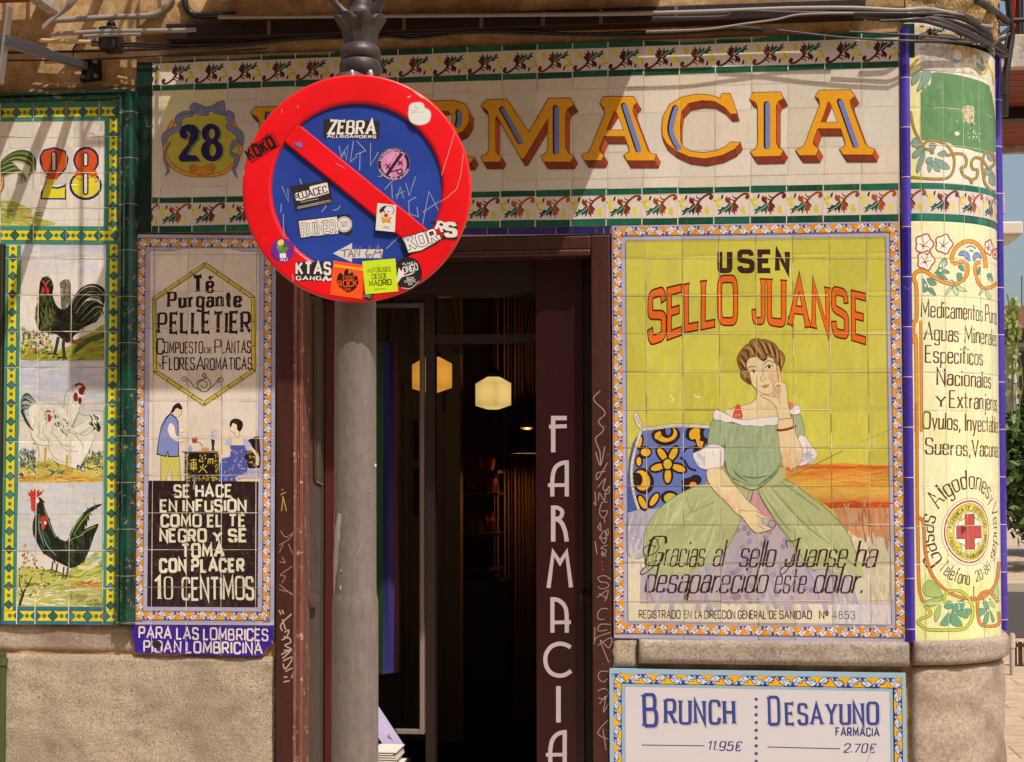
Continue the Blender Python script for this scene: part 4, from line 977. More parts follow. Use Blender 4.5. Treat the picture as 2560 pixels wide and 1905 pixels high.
blk_letter('B', [(1250, 825), (1280, 778), (1640, 770), (1720, 795), (1757, 855), (1755, 930), (1715, 1000), (1650, 1030), (1720, 1180), (1745, 1200), (1795, 1205), (1765, 1248), (1640, 1248), (1560, 1060), (1460, 1060), (1460, 1170), (1500, 1205), (1480, 1250), (1270, 1250), (1250, 1205), (1300, 1170), (1300, 870)], [[(1380, 850), (1380, 1180)], [(1678, 865), (1690, 910), (1672, 960)]], [([(1460, 850), (1590, 850), (1622, 880), (1622, 960), (1590, 1005), (1460, 1005)], [(1460, 850), (1590, 850), (1622, 880), (1590, 888), (1460, 888)])])
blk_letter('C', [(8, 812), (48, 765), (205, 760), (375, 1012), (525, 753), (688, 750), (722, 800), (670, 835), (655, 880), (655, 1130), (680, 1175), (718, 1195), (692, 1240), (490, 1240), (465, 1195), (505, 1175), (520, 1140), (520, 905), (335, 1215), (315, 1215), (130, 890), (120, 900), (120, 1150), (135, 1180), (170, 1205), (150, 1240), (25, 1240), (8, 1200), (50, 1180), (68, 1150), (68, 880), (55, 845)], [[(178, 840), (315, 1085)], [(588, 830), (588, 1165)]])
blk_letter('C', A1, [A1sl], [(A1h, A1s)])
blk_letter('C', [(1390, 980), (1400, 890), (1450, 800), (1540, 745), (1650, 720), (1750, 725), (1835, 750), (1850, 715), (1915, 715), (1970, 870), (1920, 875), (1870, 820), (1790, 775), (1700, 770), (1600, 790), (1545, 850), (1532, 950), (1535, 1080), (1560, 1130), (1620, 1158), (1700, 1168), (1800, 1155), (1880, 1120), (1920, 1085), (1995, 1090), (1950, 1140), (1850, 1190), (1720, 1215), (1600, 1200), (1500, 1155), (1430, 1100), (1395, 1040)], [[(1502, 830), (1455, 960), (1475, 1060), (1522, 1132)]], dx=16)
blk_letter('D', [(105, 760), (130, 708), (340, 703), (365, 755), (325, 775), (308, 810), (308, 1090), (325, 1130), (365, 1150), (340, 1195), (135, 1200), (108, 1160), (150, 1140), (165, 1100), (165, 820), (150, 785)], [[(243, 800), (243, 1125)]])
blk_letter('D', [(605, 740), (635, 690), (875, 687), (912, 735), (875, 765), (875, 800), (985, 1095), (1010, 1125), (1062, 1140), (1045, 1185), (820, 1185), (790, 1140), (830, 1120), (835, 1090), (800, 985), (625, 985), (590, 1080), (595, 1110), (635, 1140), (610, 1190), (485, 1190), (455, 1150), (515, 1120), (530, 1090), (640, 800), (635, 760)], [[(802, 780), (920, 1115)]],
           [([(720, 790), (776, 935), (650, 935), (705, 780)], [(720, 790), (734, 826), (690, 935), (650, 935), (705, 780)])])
# number cartouche
agl.zone('A')
agl.poly('b3ab3f', [(1400, 890), (1480, 870), (1560, 880), (1640, 870), (1740, 890), (1790, 960), (1835, 1060), (1840, 1150), (1790, 1240), (1720, 1300), (1640, 1325), (1480, 1325), (1390, 1290), (1310, 1230), (1265, 1140), (1280, 1040), (1340, 940)], 1)
agl.strokes('8a5a1e', [[(1330, 920), (1290, 1000), (1262, 1090), (1270, 1190), (1320, 1270), (1400, 1320), (1480, 1338), (1640, 1338), (1730, 1310), (1800, 1240), (1842, 1150), (1830, 1040), (1780, 930)]], 30)
agl.strokes('d9932e', [[(1330, 920), (1290, 1000), (1262, 1090), (1270, 1190), (1320, 1270), (1400, 1320), (1480, 1338), (1640, 1338), (1730, 1310), (1800, 1240), (1842, 1150), (1830, 1040), (1780, 930)]], 20)
agl.poly('c98a30', [(1450, 1275), (1480, 1260), (1510, 1275), (1560, 1280), (1590, 1260), (1630, 1255), (1645, 1285), (1620, 1330), (1560, 1340), (1500, 1335), (1460, 1310)], 1, ol=('6b421a', 5)).strokes('6b421a', [sp(1484, 1288, 26, 0, 400, .7), sp(1612, 1284, 26, 180, -220, .7)], 5, sm=0)
RB, RD = '777a9c', '464a70'
for P in ([(1340, 910), (1370, 870), (1420, 850), (1470, 862), (1480, 890), (1430, 895), (1390, 920), (1395, 945), (1360, 955)], [(1775, 950), (1740, 930), (1735, 890), (1740, 850), (1790, 870), (1790, 920)],
          [(1240, 1040), (1290, 990), (1390, 960), (1395, 990), (1300, 1040), (1265, 1090), (1250, 1120)], [(1740, 950), (1830, 990), (1865, 1040), (1855, 1120), (1830, 1090), (1800, 1030), (1735, 985)],
          [(1300, 1085), (1300, 1110), (1265, 1190), (1300, 1300), (1262, 1345), (1280, 1300), (1250, 1200)], [(1775, 1085), (1820, 1070), (1815, 1110), (1770, 1160), (1830, 1190), (1820, 1260), (1800, 1300), (1815, 1360), (1780, 1300), (1800, 1220), (1760, 1180)]):
    agl.poly(RB, P, 1, ol=('3a3f66', 4), n=3)
agl.poly(RB, [(1455, 820), (1480, 790), (1530, 800), (1570, 820), (1620, 810), (1680, 780), (1715, 778), (1722, 840), (1725, 885), (1660, 870), (1600, 850), (1590, 885), (1540, 880), (1470, 860)], 1, ol=('3a3f66', 4)).strokes(RD, [[(1490, 800), (1530, 830), (1480, 850)], [(1700, 800), (1640, 830), (1710, 870)], [(1565, 820), (1570, 870)], [(1600, 820), (1595, 860)], [(1350, 900), (1420, 870), (1470, 875)]], 5)
D2 = [(1372, 1020), (1385, 975), (1430, 950), (1490, 955), (1525, 1000), (1515, 1060), (1465, 1120), (1430, 1185), (1500, 1190), (1530, 1232), (1378, 1236), (1365, 1200), (1400, 1150), (1440, 1100), (1455, 1030), (1440, 1000), (1425, 1010), (1440, 1040), (1420, 1068), (1385, 1055)]
agl.poly('6a7a4a', sh(D2, 16, 8)).poly('221a52', D2)
for (x, y, r, k) in ((1615, 1020, 72, 74), (1622, 1150, 84, 86)): agl.ell('7d8a58', x+14, y+6, r, k).ell('221a52', x, y, r, k)
agl.ell('b3ab3f', 1622, 1025, 22, 38).ell('b3ab3f', 1628, 1150, 24, 46).ell('8f9440', 1612, 1025, 9, 34).ell('8f9440', 1616, 1150, 10, 42)
agl.strokes('5f5450', [[(1112, 905), (1125, 965), (1140, 975)], [(1112, 968), (1170, 965), (1160, 950)]], 5)
agl.build('lettering', M_fas, FP)

# ---- poster panel with the seated lady
SP = empty('lady_tile_panel', base(Z('O', 2000, 700)), 'large yellow tile panel of a seated lady in a green dress advertising pain tablets', 'tile panel')
SQ = (Z('G', 1008, 70), Z('H', 1252, 36), Z('P', 1304, 742), Z('O', 1026, 704))
bed(SP, SQ)
u0, u1 = hit('G', 1268, 900)[0], hit('G', 1547, 900)[0]; v0, v1 = hit('G', 1400, 900)[1], hit('G', 1400, 607)[1]
M_lady = glazed('lady_tile_glaze', u0, v0, u1-u0, v0*0+v1-v0, var=.085, grime=.25)
as_ = Art(WALL); as_.quad(*SQ, 2260, 3170)
as_.rect(LAV, 0, 0, 2260, 3170)
as_.zone('G').poly('c8c23c', ZQ('src') or [Z('src', 0, 0)]) if 0 else None
fieldq = [Z('G', 1117, 190), Z('H', 1145, 155), Z('P', 1194, 610), Z('O', 1133, 578)]
as_.zone('src').poly('bfb94c', fieldq)
as_.zone('K').dabs(('bcb746', 'c3be52', 'b9b54e', 'c5bf4c', 'bfba54'), (1150, -1060, 3080, 480), 150, 230, 60, 90, 12, seed=2)
# hem of the picture: pale ground, lilac shade
as_.poly('d3cbae', [(1128, 860), (1300, 860), (1300, 2080), (3140, 2080), (3140, 1120), (3060, 1120), (3100, 2130), (1133, 2130)]) if 0 else None
as_.poly('d2cab0', [(1128, 1100), (1250, 1100), (1500, 1300), (2800, 1300), (3060, 980), (3085, 980), (3100, 1690), (1133, 1690)])
as_.zone('src').poly('d2cab0', [Z('K', 1128, 900), Z('K', 1330, 900), Z('L', 1000, 1000), Z('L', 1178, 900), Z('P', 1194, 610), Z('O', 1133, 578)])
as_.zone('K').poly('a9a5b8', [(1128, 872), (1180, 838), (1280, 830), (1375, 845), (1330, 960), (1270, 1060), (1250, 1200), (1128, 1180)], 1, ol=('4a4a55', 4)).dabs(('b5b1bd', '9c9ab4', 'c6bfb4'), (1135, 860, 1260, 1220), 30, 120, 22, 90, 15, seed=5)
as_.zone('W')
# bench at the right
as_.poly('c9701f', [(1330, 1215), (1400, 1190), (1500, 1185), (1700, 1170), (1900, 1165), (2150, 1178), (2190, 1500), (1700, 1500), (1350, 1260)])
as_.zone('L').poly('d98f2a', [(340, 505), (500, 505), (730, 490), (1170, 500), (1172, 800), (690, 805), (440, 640)]).poly('b5401f', [(690, 800), (1172, 795), (1174, 830), (720, 832)])
as_.poly('c08a5a', [(730, 825), (1174, 825), (1180, 1100), (1000, 1110), (860, 1000)]).poly('c4bca4', [(880, 1100), (1180, 1090), (1185, 1560), (960, 1560)], 1)
lp = lambda a, b, t: tuple(x+(y-x)*t for x, y in zip(lin(a), lin(b)))
for k in range(30):
    y = 508+k*10; t_ = k/18 if k < 18 else (k-18)/11
    c = (lp('c4702c', 'd2a040', min(1, t_*1.6)) if k < 18 else lp('d0a850', 'bf5a28', t_**1.5)); q = r0_.uniform(.93, 1.05) if 'r0_' in globals() else 1
    x0_ = 345+max(0, y-560)*.55 if y < 640 else 440+(y-640)*1.55
    n_ = 7; X = [x0_+(1170-x0_)*i/n_ for i in range(n_+1)]; as_.up()
    for i in range(n_):
        f_ = random.uniform(.92, 1.06); as_.fill(tuple(v*f_ for v in c), [as_.m(p) for p in ((X[i], y-1), (X[i+1], y-1+random.uniform(-2, 2)), (X[i+1], y+9), (X[i], y+9))])
as_.dabs(('c98a38', 'c4702e', 'd0a048'), (480, 520, 1160, 660), 26, 260, 8, 0, 4, lambda x, y: x > 430, 8).dabs(('b5501f', 'c06028'), (360, 500, 1168, 520), 14, 240, 9, 0, 3, seed=10).dabs(('b0451c',), (740, 785, 1168, 805), 12, 200, 10, 0, 3, seed=11)
as_.dabs(('b5785a', 'a8684a', 'c09a78', 'bc8c68', 'b08058'), (780, 835, 1168, 1080), 50, 170, 24, 82, 14, lambda x, y: x > 740+(y-830)*.55, 12)
as_.dabs(('cbc3ac', 'bfb7a6', 'd3c9a8', 'b9aa8c'), (1000, 1090, 1175, 1540), 40, 160, 30, 85, 20, seed=13)
# cushion
as_.zone('K')
as_.poly('5f72b8', [(1232, 235), (1400, 205), (1600, 195), (1760, 205), (1780, 600), (1520, 760), (1400, 820), (1215, 840), (1170, 700), (1160, 520), (1190, 360)], 0)
as_.poly('4a5aa0', [(1232, 235), (1170, 330), (1140, 450), (1130, 600), (1130, 860), (1215, 835), (1165, 700), (1160, 500), (1190, 350)], 0, ol=('2a2a44', 3))
KB, KY = '2a1c1c', 'dca62a'
def flower(P, hole=None): as_.poly(KB, P, 1)
as_.ell(KB, 1425, 270, 108, 80, -8).ell(KY, 1425, 262, 84, 60, -8).ell(KB, 1432, 240, 50, 52).ell('5f72b8', 1440, 238, 20, 32).poly(KB, [(1310, 265), (1335, 230), (1380, 220), (1400, 250), (1370, 290), (1330, 310)], 1).poly(KY, [(1345, 255), (1375, 240), (1385, 262), (1355, 300), (1335, 285)], 1)
as_.poly(KB, [(1570, 260), (1590, 215), (1660, 200), (1750, 205), (1755, 320), (1720, 340), (1700, 390), (1650, 420), (1630, 380), (1650, 330), (1600, 310), (1575, 290)], 1).poly(KY, [(1600, 265), (1620, 225), (1670, 215), (1690, 260), (1680, 310), (1710, 320), (1690, 370), (1660, 340), (1650, 300), (1615, 300)], 1).ell(KB, 1730, 255, 50, 56).ell('5f72b8', 1738, 255, 28, 38)
for a_ in range(5):
    an = math.radians(-52+a_*72 if a_ else -62); x, y = 1440+math.cos(an)*82, 490+math.sin(an)*88
    as_.ell(KB, x, y, 74, 42, math.degrees(an))
for a_ in range(5):
    an = math.radians(-52+a_*72 if a_ else -62); x, y = 1440+math.cos(an)*84, 490+math.sin(an)*90
    as_.ell(KY, x, y, 54, 25, math.degrees(an))
as_.ell(KB, 1435, 490, 46, 50).ell('c9b03a', 1435, 490, 32, 38)
as_.strokes(KB, [[(1530, 440), (1560, 460), (1600, 520), (1655, 540)], [(1560, 400), (1580, 370), (1640, 360)]], 18)
as_.ell(KB, 1255, 400, 62, 50).ell(KY, 1268, 400, 38, 30).ell(KB, 1215, 470, 32, 48).ell(KY, 1215, 470, 18, 34).ell(KB, 1225, 320, 26, 60, 10).ell(KY, 1222, 320, 15, 44, 10).ell('5f72b8', 1205, 400, 14, 18)
as_.ell(KB, 1245, 620, 84, 104, -20).ell(KY, 1238, 615, 62, 80, -20).ell(KB, 1200, 610, 44, 56).poly(KB, [(1200, 700), (1260, 690), (1320, 660), (1330, 630), (1300, 560), (1320, 600), (1310, 680), (1240, 720)])
as_.ell(KB, 1450, 745, 70, 54).ell('b8ac3a', 1455, 750, 48, 38).ell(KB, 1605, 640, 40, 50).ell(KB, 1650, 610, 46, 40).ell(KB, 1580, 630, 40, 32).ell(KB, 1570, 680, 30, 30).ell('d9922a', 1630, 650, 28, 24)
for x, y, r in ((1240, 785, 64), (1330, 765, -58)): as_.ell(KB, x, y, 72, 38, r).ell(KY, x+2, y-2, 54, 22, r)
as_.stroke('6a6a6a', [(1215, 838), (1180, 730), (1160, 600), (1165, 480), (1195, 350), (1230, 240)], 24).stroke('cfc8b4', [(1215, 838), (1180, 730), (1160, 600), (1165, 480), (1195, 350), (1230, 240)], 18)
as_.stroke('6a6a6a', [(1230, 225), (1350, 212), (1480, 196), (1600, 196), (1760, 205)], 32).stroke('cfc8b4', [(1230, 225), (1350, 212), (1480, 196), (1600, 196), (1760, 205)], 25)
as_.strokes('77756f', [[(1250+k*26, 232-k*2.2), (1275+k*26, 206-k*2.0)] for k in range(14)]+[[(1158+abs(k-3)*3, 500+k*34), (1178+abs(k-3)*3, 478+k*34)] for k in range(-6, 10)], 4, sm=0)
as_.poly('cfc8b4', [(1232, 225), (1190, 180), (1175, 120), (1185, 92), (1205, 108), (1235, 170), (1242, 215)], 1, ol=('5f5c55', 4)).strokes('6f6c66', [[(1182, 120), (1208, 150), (1235, 215)], [(1180, 140), (1205, 185)], [(1200, 115), (1200, 150)], [(1215, 145), (1212, 185)]], 3)
# lower dress (lilac underskirt), then the green overskirt
as_.zone('K')
as_.poly('b0a3ac', [(2060, 700), (2110, 690), (2160, 800), (2400, 1000), (2700, 1250), (2860, 1400), (2880, 1560), (1220, 1560), (1230, 1280), (1500, 1330), (1800, 1240)], 0)
as_.dabs(('aba0ae', 'b4a8ae', 'a59cb0', 'b6acb0'), (1230, 1180, 2860, 1560), 160, 240, 40, 82, 18, seed=15)
r_ = random.Random(4)
for k in range(54):
    x, y = r_.uniform(1900, 2560), r_.uniform(960, 1540)
    as_.ell(r_.choice(('9a8fb2', '937f8f', 'a58a96')), x, y, 17, 20, ol=('8a80a4', 4), n=12)
as_.strokes('8d86b0', [[(1790, 1290), (1740, 1420), (1720, 1550)], [(2480, 1250), (2560, 1400), (2600, 1540)], [(2640, 1250), (2720, 1400), (2740, 1530)], [(1300, 1320), (1290, 1440), (1330, 1550)]], 12, taper=2)
GR, GD, GLt = 'a8b07e', '7a9064', 'b2ba8a'
left = [(2060, 690), (1900, 640), (1720, 640), (1560, 700), (1430, 780), (1330, 880), (1270, 990), (1250, 1120), (1260, 1220), (1310, 1310), (1420, 1345), (1560, 1335), (1700, 1280), (1840, 1190), (1930, 1060), (2000, 900)]
as_.poly(GR, left, 1)
right_ = [(690, 640), (860, 660), (1000, 690)]
as_.zone('L')
as_.poly(GR, [(140, 690), (240, 620), (340, 600), (440, 640), (560, 730), (680, 820), (780, 920), (850, 1010), (890, 1100), (930, 1200), (970, 1300), (970, 1360), (900, 1330), (820, 1270), (700, 1290), (560, 1290), (480, 1200), (400, 1080), (330, 960), (230, 830)], 1)
as_.dabs((GLt, 'a2ac78', 'adb684', '9ea874', 'b4bb90'), (200, 640, 940, 1300), 120, 230, 30, 50, 14, lambda x, y: (x-160)*.85+560 < y < (x-160)*2.6+690 and y < (x-100)*1.15+640 and y > (x-300)*1.05+610, 17)
as_.strokes(GD, [[(160, 690), (240, 840), (400, 1050), (560, 1280)], [(250, 650), (400, 820), (560, 980), (720, 1100)], [(330, 620), (480, 720), (640, 840)], [(740, 1120), (850, 1220), (930, 1280)], [(180, 680), (330, 900), (420, 1010)]], 13, taper=2)
as_.strokes('5d7a4a', [[(140, 690), (240, 620), (340, 600), (440, 640), (560, 730), (680, 820), (780, 920), (850, 1010), (890, 1100), (930, 1200)]], 5)
as_.zone('K').dabs((GLt, 'a2ac78', 'adb684', '9ea874', 'b4bb90'), (1290, 690, 1980, 1290), 130, 220, 32, 120, 22, lambda x, y: (x-1600)**2/280**2+(y-1010)**2/230**2 < 1, 18)
as_.strokes('5d7a4a', [[(1900, 640), (1720, 640), (1560, 700), (1430, 780), (1330, 880), (1270, 990), (1250, 1120), (1260, 1220)], [(2060, 700), (2000, 900), (1930, 1060), (1850, 1190)]], 5)
as_.strokes(GD, [[(1390, 1020), (1330, 1150), (1320, 1290)], [(1760, 1150), (1700, 1240), (1600, 1310)]], 10, taper=2).strokes('5a6a48', [[(1580, 740), (1620, 860)], [(1620, 860), (1790, 780)]], 4, taper=2)
as_.zone('W').poly('c08f92', [(1118, 1390), (1150, 1400), (1200, 1500), (1280, 1600), (1290, 1660), (1010, 1660), (1060, 1520)], 0)
# bodice
as_.poly(GR, [(850, 1215), (1350, 1200), (1370, 1300), (1240, 1370), (1150, 1410), (1040, 1395), (920, 1330)], 1)
GB, GBd = '98a884', '6f8a64'
as_.poly(GB, [(775, 780), (900, 810), (1000, 835), (1150, 845), (1330, 825), (1340, 1000), (1355, 1160), (1320, 1240), (1250, 1300), (1150, 1360), (1040, 1340), (940, 1290), (880, 1230), (862, 1100), (860, 1010), (720, 1000), (725, 920), (748, 820)], 0, ol=('55704a', 5))
as_.dabs(('9cac88', '94a580', 'a0b08c', '90a07c'), (870, 850, 1330, 1280), 90, 170, 26, 88, 12, seed=20)
as_.strokes(GBd, [[(880, 870+0), (886, 910)], [(930, 860), (930, 905)], [(980, 850), (975, 905)], [(1020, 850), (1016, 915)], [(1085, 850), (1080, 900)], [(1180, 850), (1172, 930)], [(1240, 850), (1236, 930)], [(1300, 850), (1290, 925)]], 6, taper=1)
as_.strokes('4a6a48', [[(862, 940), (870, 1000), (862, 1120), (900, 1260), (1000, 1330)], [(930, 1200), (980, 1270), (1060, 1320)], [(1350, 1150), (1300, 1240), (1200, 1320), (1150, 1365)], [(860, 1240), (950, 1330), (1080, 1390), (1160, 1380), (1260, 1300), (1330, 1230)], [(1000, 1270), (1120, 1290), (1240, 1270)], [(1110, 1400), (1090, 1480), (1060, 1540)], [(1150, 1390), (1200, 1500), (1290, 1640)]], 11, taper=2)
as_.poly(GB, [(1440, 720), (1510, 735), (1545, 830), (1555, 915), (1520, 935), (1480, 920), (1455, 800)], 1, ol=('55704a', 5))
# skin
SK, SKd, SKo = 'd6c49a', 'c79a78', '8a5a40'
as_.poly(SK, [(1150, 560), (1140, 610), (1090, 650), (960, 680), (870, 710), (900, 770), (1050, 790), (1330, 780), (1440, 720), (1470, 660), (1410, 640), (1330, 600)], 0)
as_.stroke(SKo, [(1138, 600), (1085, 648), (960, 682), (880, 706)], 4).dabs(('d4b48e', 'd2ba90', 'ceb288'), (1170, 600, 1320, 680), 20, 70, 18, 60, 30, seed=22)
as_.poly('c9765f', [(1410, 640), (1470, 655), (1445, 700), (1415, 710)], 1)
as_.poly('c04a36', [(968, 662), (1000, 668), (1020, 770), (985, 778), (935, 778), (945, 720)], 1).strokes('dcb8a8', [[(965, 740), (962, 768)], [(990, 738), (992, 762)]], 8)
as_.poly('dcd6d0', [(790, 705), (830, 715), (900, 750), (960, 780), (1050, 790), (1150, 775), (1260, 765), (1330, 765), (1335, 815), (1290, 838), (1230, 835), (1180, 848), (1100, 840), (1020, 838), (940, 810), (880, 812), (830, 795), (775, 785), (768, 740)], 1, ol=('7f7c92', 4))
as_.poly('dcd6d4', [(1420, 720), (1450, 690), (1490, 665), (1515, 690), (1510, 735), (1450, 745)], 1, ol=('8a86a0', 4))
as_.poly('d8d2cc', [(740, 1000), (830, 1010), (865, 1050), (860, 1170), (830, 1200), (740, 1215), (690, 1215), (640, 1190), (600, 1110), (595, 1080), (660, 1050)], 1, ol=('7f80a4', 7)).dabs(('b4b2c2', 'bcbac8', 'c4c0c8'), (620, 1090, 690, 1190), 14, 70, 16, 60, 20, seed=23).strokes('b5a99c', [[(700, 1060), (690, 1130), (700, 1200)], [(760, 1050), (775, 1110)], [(640, 1080), (680, 1120)]], 7, taper=2)
as_.poly('d8d2cc', [(1510, 925), (1560, 935), (1620, 1020), (1665, 1080), (1640, 1130), (1560, 1175), (1500, 1180), (1530, 1080), (1500, 970)], 1, ol=('7f80a4', 5)).dabs(('b0aec0', 'b8b6c6', 'a8a6bc'), (1530, 1080, 1620, 1155), 18, 60, 16, -30, 20, seed=24).strokes('a9a2a4', [[(1560, 960), (1580, 1040), (1570, 1100)], [(1610, 1030), (1600, 1090)]], 7, taper=2)
# raised arm and lowered arm
as_.poly(SK, [(1330, 780), (1440, 770), (1460, 860), (1500, 960), (1535, 1060), (1520, 1150), (1470, 1200), (1410, 1195), (1360, 1130), (1335, 1000)], 1, ol=(SKo, 4)).dabs(('d4b086', 'd6b88e'), (1350, 1040, 1500, 1180), 24, 100, 18, 80, 14, lambda x, y: x < 1430 or y > 1130, 25)
as_.poly(SK, [(720, 1220), (830, 1205), (870, 1240), (960, 1360), (1060, 1480), (1180, 1590), (1120, 1640), (1000, 1620), (880, 1500), (780, 1400), (720, 1310)], 1, ol=(SKo, 4)).dabs(('d2a680', 'd4b08a', 'd6b68e'), (760, 1360, 1040, 1600), 40, 110, 20, 48, 10, lambda x, y: abs((x-740)*1.15+1240-y) < 90 and y > (x-740)*1.15+1240, 26)
as_.zone('L').poly(SK, [(100, 850), (150, 850), (230, 890), (290, 930), (300, 970), (240, 1000), (160, 1015), (110, 980), (60, 910), (20, 850)], 1, ol=(SKo, 4)).strokes(SKo, [[(190, 920), (230, 960), (290, 985)], [(170, 960), (220, 990)], [(150, 880), (200, 905)]], 4)
as_.poly('b4b0b8', [(200, 912), (225, 905), (290, 935), (300, 960), (275, 975), (215, 950)], 1, ol=('5a5560', 4)).ell('a5a2b2', 272, 948, 28, 26, ol=('5a5560', 4))
as_.zone('W')
# neck, head
as_.poly(SK, [(1100, 480), (1145, 540), (1150, 620), (1200, 660), (1330, 680), (1330, 560)], 0)
face = [(1055, 300), (1060, 360), (1075, 430), (1100, 480), (1140, 525), (1190, 560), (1240, 572), (1290, 552), (1320, 500), (1340, 430), (1345, 340), (1330, 270), (1270, 235), (1150, 230), (1080, 260)]
as_.poly(SK, face, 1, ol=(SKo, 4))
as_.dabs(('d4ae88', 'd2a682', 'd4b490'), (1255, 390, 1320, 480), 18, 70, 16, 75, 20, seed=30).dabs(('d4b490', 'd6ba94'), (1085, 420, 1130, 470), 10, 40, 12, 60, 20, seed=31).dabs(('c9ab80',), (1195, 330, 1225, 440), 8, 70, 8, 80, 6, seed=32)
HR, HD, HL = '8a6438', '50321e', 'b8945a'
for P in ([(1055, 300), (1075, 260), (1150, 240), (1160, 200), (1130, 150), (1060, 140), (1010, 190), (975, 250), (985, 310), (1010, 360), (1050, 370)], [(1010, 360), (1010, 420), (1060, 465), (1095, 480), (1085, 420), (1070, 370), (1050, 340)],
          [(1140, 90), (1080, 120), (1120, 200), (1160, 260), (1200, 275), (1230, 250), (1220, 180), (1190, 110)], [(1190, 100), (1260, 115), (1310, 150), (1335, 200), (1350, 220), (1300, 260), (1240, 240), (1215, 180)], [(1330, 190), (1370, 220), (1385, 270), (1365, 330), (1350, 370), (1320, 330), (1290, 280), (1300, 250)]):
    as_.poly(HR, P, 1, ol=(HD, 5))
as_.strokes(HD, [[(1010, 190), (1060, 200), (1075, 260)], [(1000, 230), (1030, 260), (1050, 300)], [(1080, 130), (1130, 200), (1170, 250)], [(1150, 100), (1200, 180), (1225, 250)], [(1210, 110), (1240, 180), (1260, 230)], [(1270, 125), (1290, 190), (1310, 250)], [(1330, 200), (1330, 260), (1345, 340)], [(1170, 265), (1200, 278), (1235, 255)], [(985, 280), (1020, 330), (1050, 365)], [(1030, 400), (1060, 440), (1090, 475)], [(1020, 370), (1040, 420)]], 20, taper=2)
as_.strokes(HL, [[(1040, 160), (1090, 180), (1110, 230)], [(1000, 270), (1025, 300), (1045, 340)], [(1110, 120), (1160, 190), (1190, 240)], [(1180, 110), (1215, 170), (1230, 220)], [(1240, 130), (1270, 190), (1285, 240)], [(1310, 180), (1320, 230), (1325, 290)], [(1350, 230), (1360, 280), (1352, 330)], [(1025, 380), (1050, 430)]], 13, taper=2)
as_.strokes('5a3a28', [[(1070, 345), (1100, 328), (1135, 338)], [(1200, 315), (1240, 282), (1290, 300)]], 6).poly('e2dccb', [(1085, 388), (1110, 362), (1140, 378), (1112, 392)], 1).poly('e2dccb', [(1222, 345), (1248, 322), (1280, 335), (1250, 350)], 1).ell('3a2a22', 1116, 376, 12).ell('3a2a22', 1250, 336, 13)
as_.strokes('3a241c', [[(1080, 388), (1108, 362), (1142, 374)], [(1218, 342), (1248, 318), (1284, 332)]], 7).strokes('8a5a42', [[(1195, 360), (1190, 400), (1172, 440), (1185, 458), (1205, 455)], [(1218, 440), (1222, 425)]], 5)
as_.poly('c07a62', [(1185, 505), (1215, 488), (1235, 490), (1250, 478), (1240, 505), (1215, 520)], 1).stroke('8a4a3a', [(1178, 500), (1212, 500), (1250, 478)], 4)
# hand at the cheek
as_.poly(SK, [(1175, 578), (1210, 572), (1260, 585), (1285, 590), (1280, 540), (1290, 480), (1310, 460), (1335, 465), (1322, 400), (1310, 330), (1330, 320), (1348, 400), (1360, 465), (1395, 490), (1405, 560), (1410, 640), (1425, 720), (1440, 775), (1332, 785), (1310, 680), (1250, 620), (1200, 600)], 0, ol=(SKo, 4))
as_.strokes('b8785a', [[(1285, 560), (1300, 530), (1310, 500), (1330, 490)], [(1300, 590), (1320, 550), (1340, 520)], [(1325, 600), (1340, 560), (1352, 530)], [(1280, 580), (1310, 600), (1335, 610), (1338, 660)], [(1316, 335), (1330, 400), (1334, 460)]], 6).dabs(('c89a74',), (1285, 500, 1340, 590), 14, 40, 10, 70, 20, seed=33).ell('7f88b0', 1333, 498, 9, ol=('4a4a66', 3), n=10)
as_.stroke('7d221a', [(1324, 868), (1332, 880), (1400, 872), (1465, 850), (1468, 838)], 22).stroke('b0402c', [(1335, 876), (1400, 866), (1462, 844)], 8)
# lettering
TXT = '35201d'
as_.zone('src')
P1, P2 = Z('G', 1815, 418), Z('H', 415, 418)
for ch_, xa_, xb_ in (('U', 1800, 1824), ('S', 1850, 1880), ('E', 1900, 1926), ('N', 1944, 1968)): as_.text(ch_, TXT, (xa_, 677), (xb_, 677), 46, 3.7 if ch_ in 'UN' else 2.6, 2.9)
def wp(zone, x0, x1, bot, top):
    def f(s, t):
        x = x0+(x1-x0)*s
        def ev(Q):
            for (a, ya), (b, yb) in zip(Q, Q[1:]):
                if x <= b or b == Q[-1][0]: return ya+(yb-ya)*(x-a)/(b-a)
        b_, t_ = ev(bot), ev(top); return (x, b_+(t_-b_)*t)
    return f
as_.zone('G')
lf = wp('G', 1300, 1955, [(1280, 965), (1420, 918), (1560, 868), (1700, 840), (1840, 812), (1980, 812)], [(1280, 622), (1420, 575), (1560, 540), (1700, 515), (1840, 497), (1980, 495)])
as_.text('SELLO', 'd9641f', None, None, 0, 1.7, 1.5, track=.9, serif=.5, warp=lf, ol=('4a1c16', .8))
as_.zone('H')
rf_ = wp('H', 135, 985, [(120, 806), (280, 808), (440, 830), (590, 850), (730, 885), (865, 915), (1000, 955)], [(120, 490), (280, 492), (440, 508), (590, 530), (730, 560), (865, 595), (1000, 630)])
as_.text('JUANSE', 'd9641f', None, None, 0, 1.7, 1.5, track=1.35, serif=.5, warp=rf_, ol=('4a1c16', .75))
def script(t, p0, p1, h, w=1.2): as_.zone('src').text(t, TXT, p0, p1, h, w, .45, slant=.36, track=.75, script=True)
by = lambda x, y0: y0+(x-1607)*.0035
for t, x0, x1, h in (('G', 1612, 1650, 72), ('racias', 1660, 1758, 66), ('al', 1782, 1806, 66), ('sello', 1848, 1934, 66), ('J', 1962, 1982, 70), ('uanse', 1990, 2112, 66), ('ha', 2136, 2186, 66)):
    script(t, (x0, by(x0, 1415)), (x1, by(x1, 1415)), h)
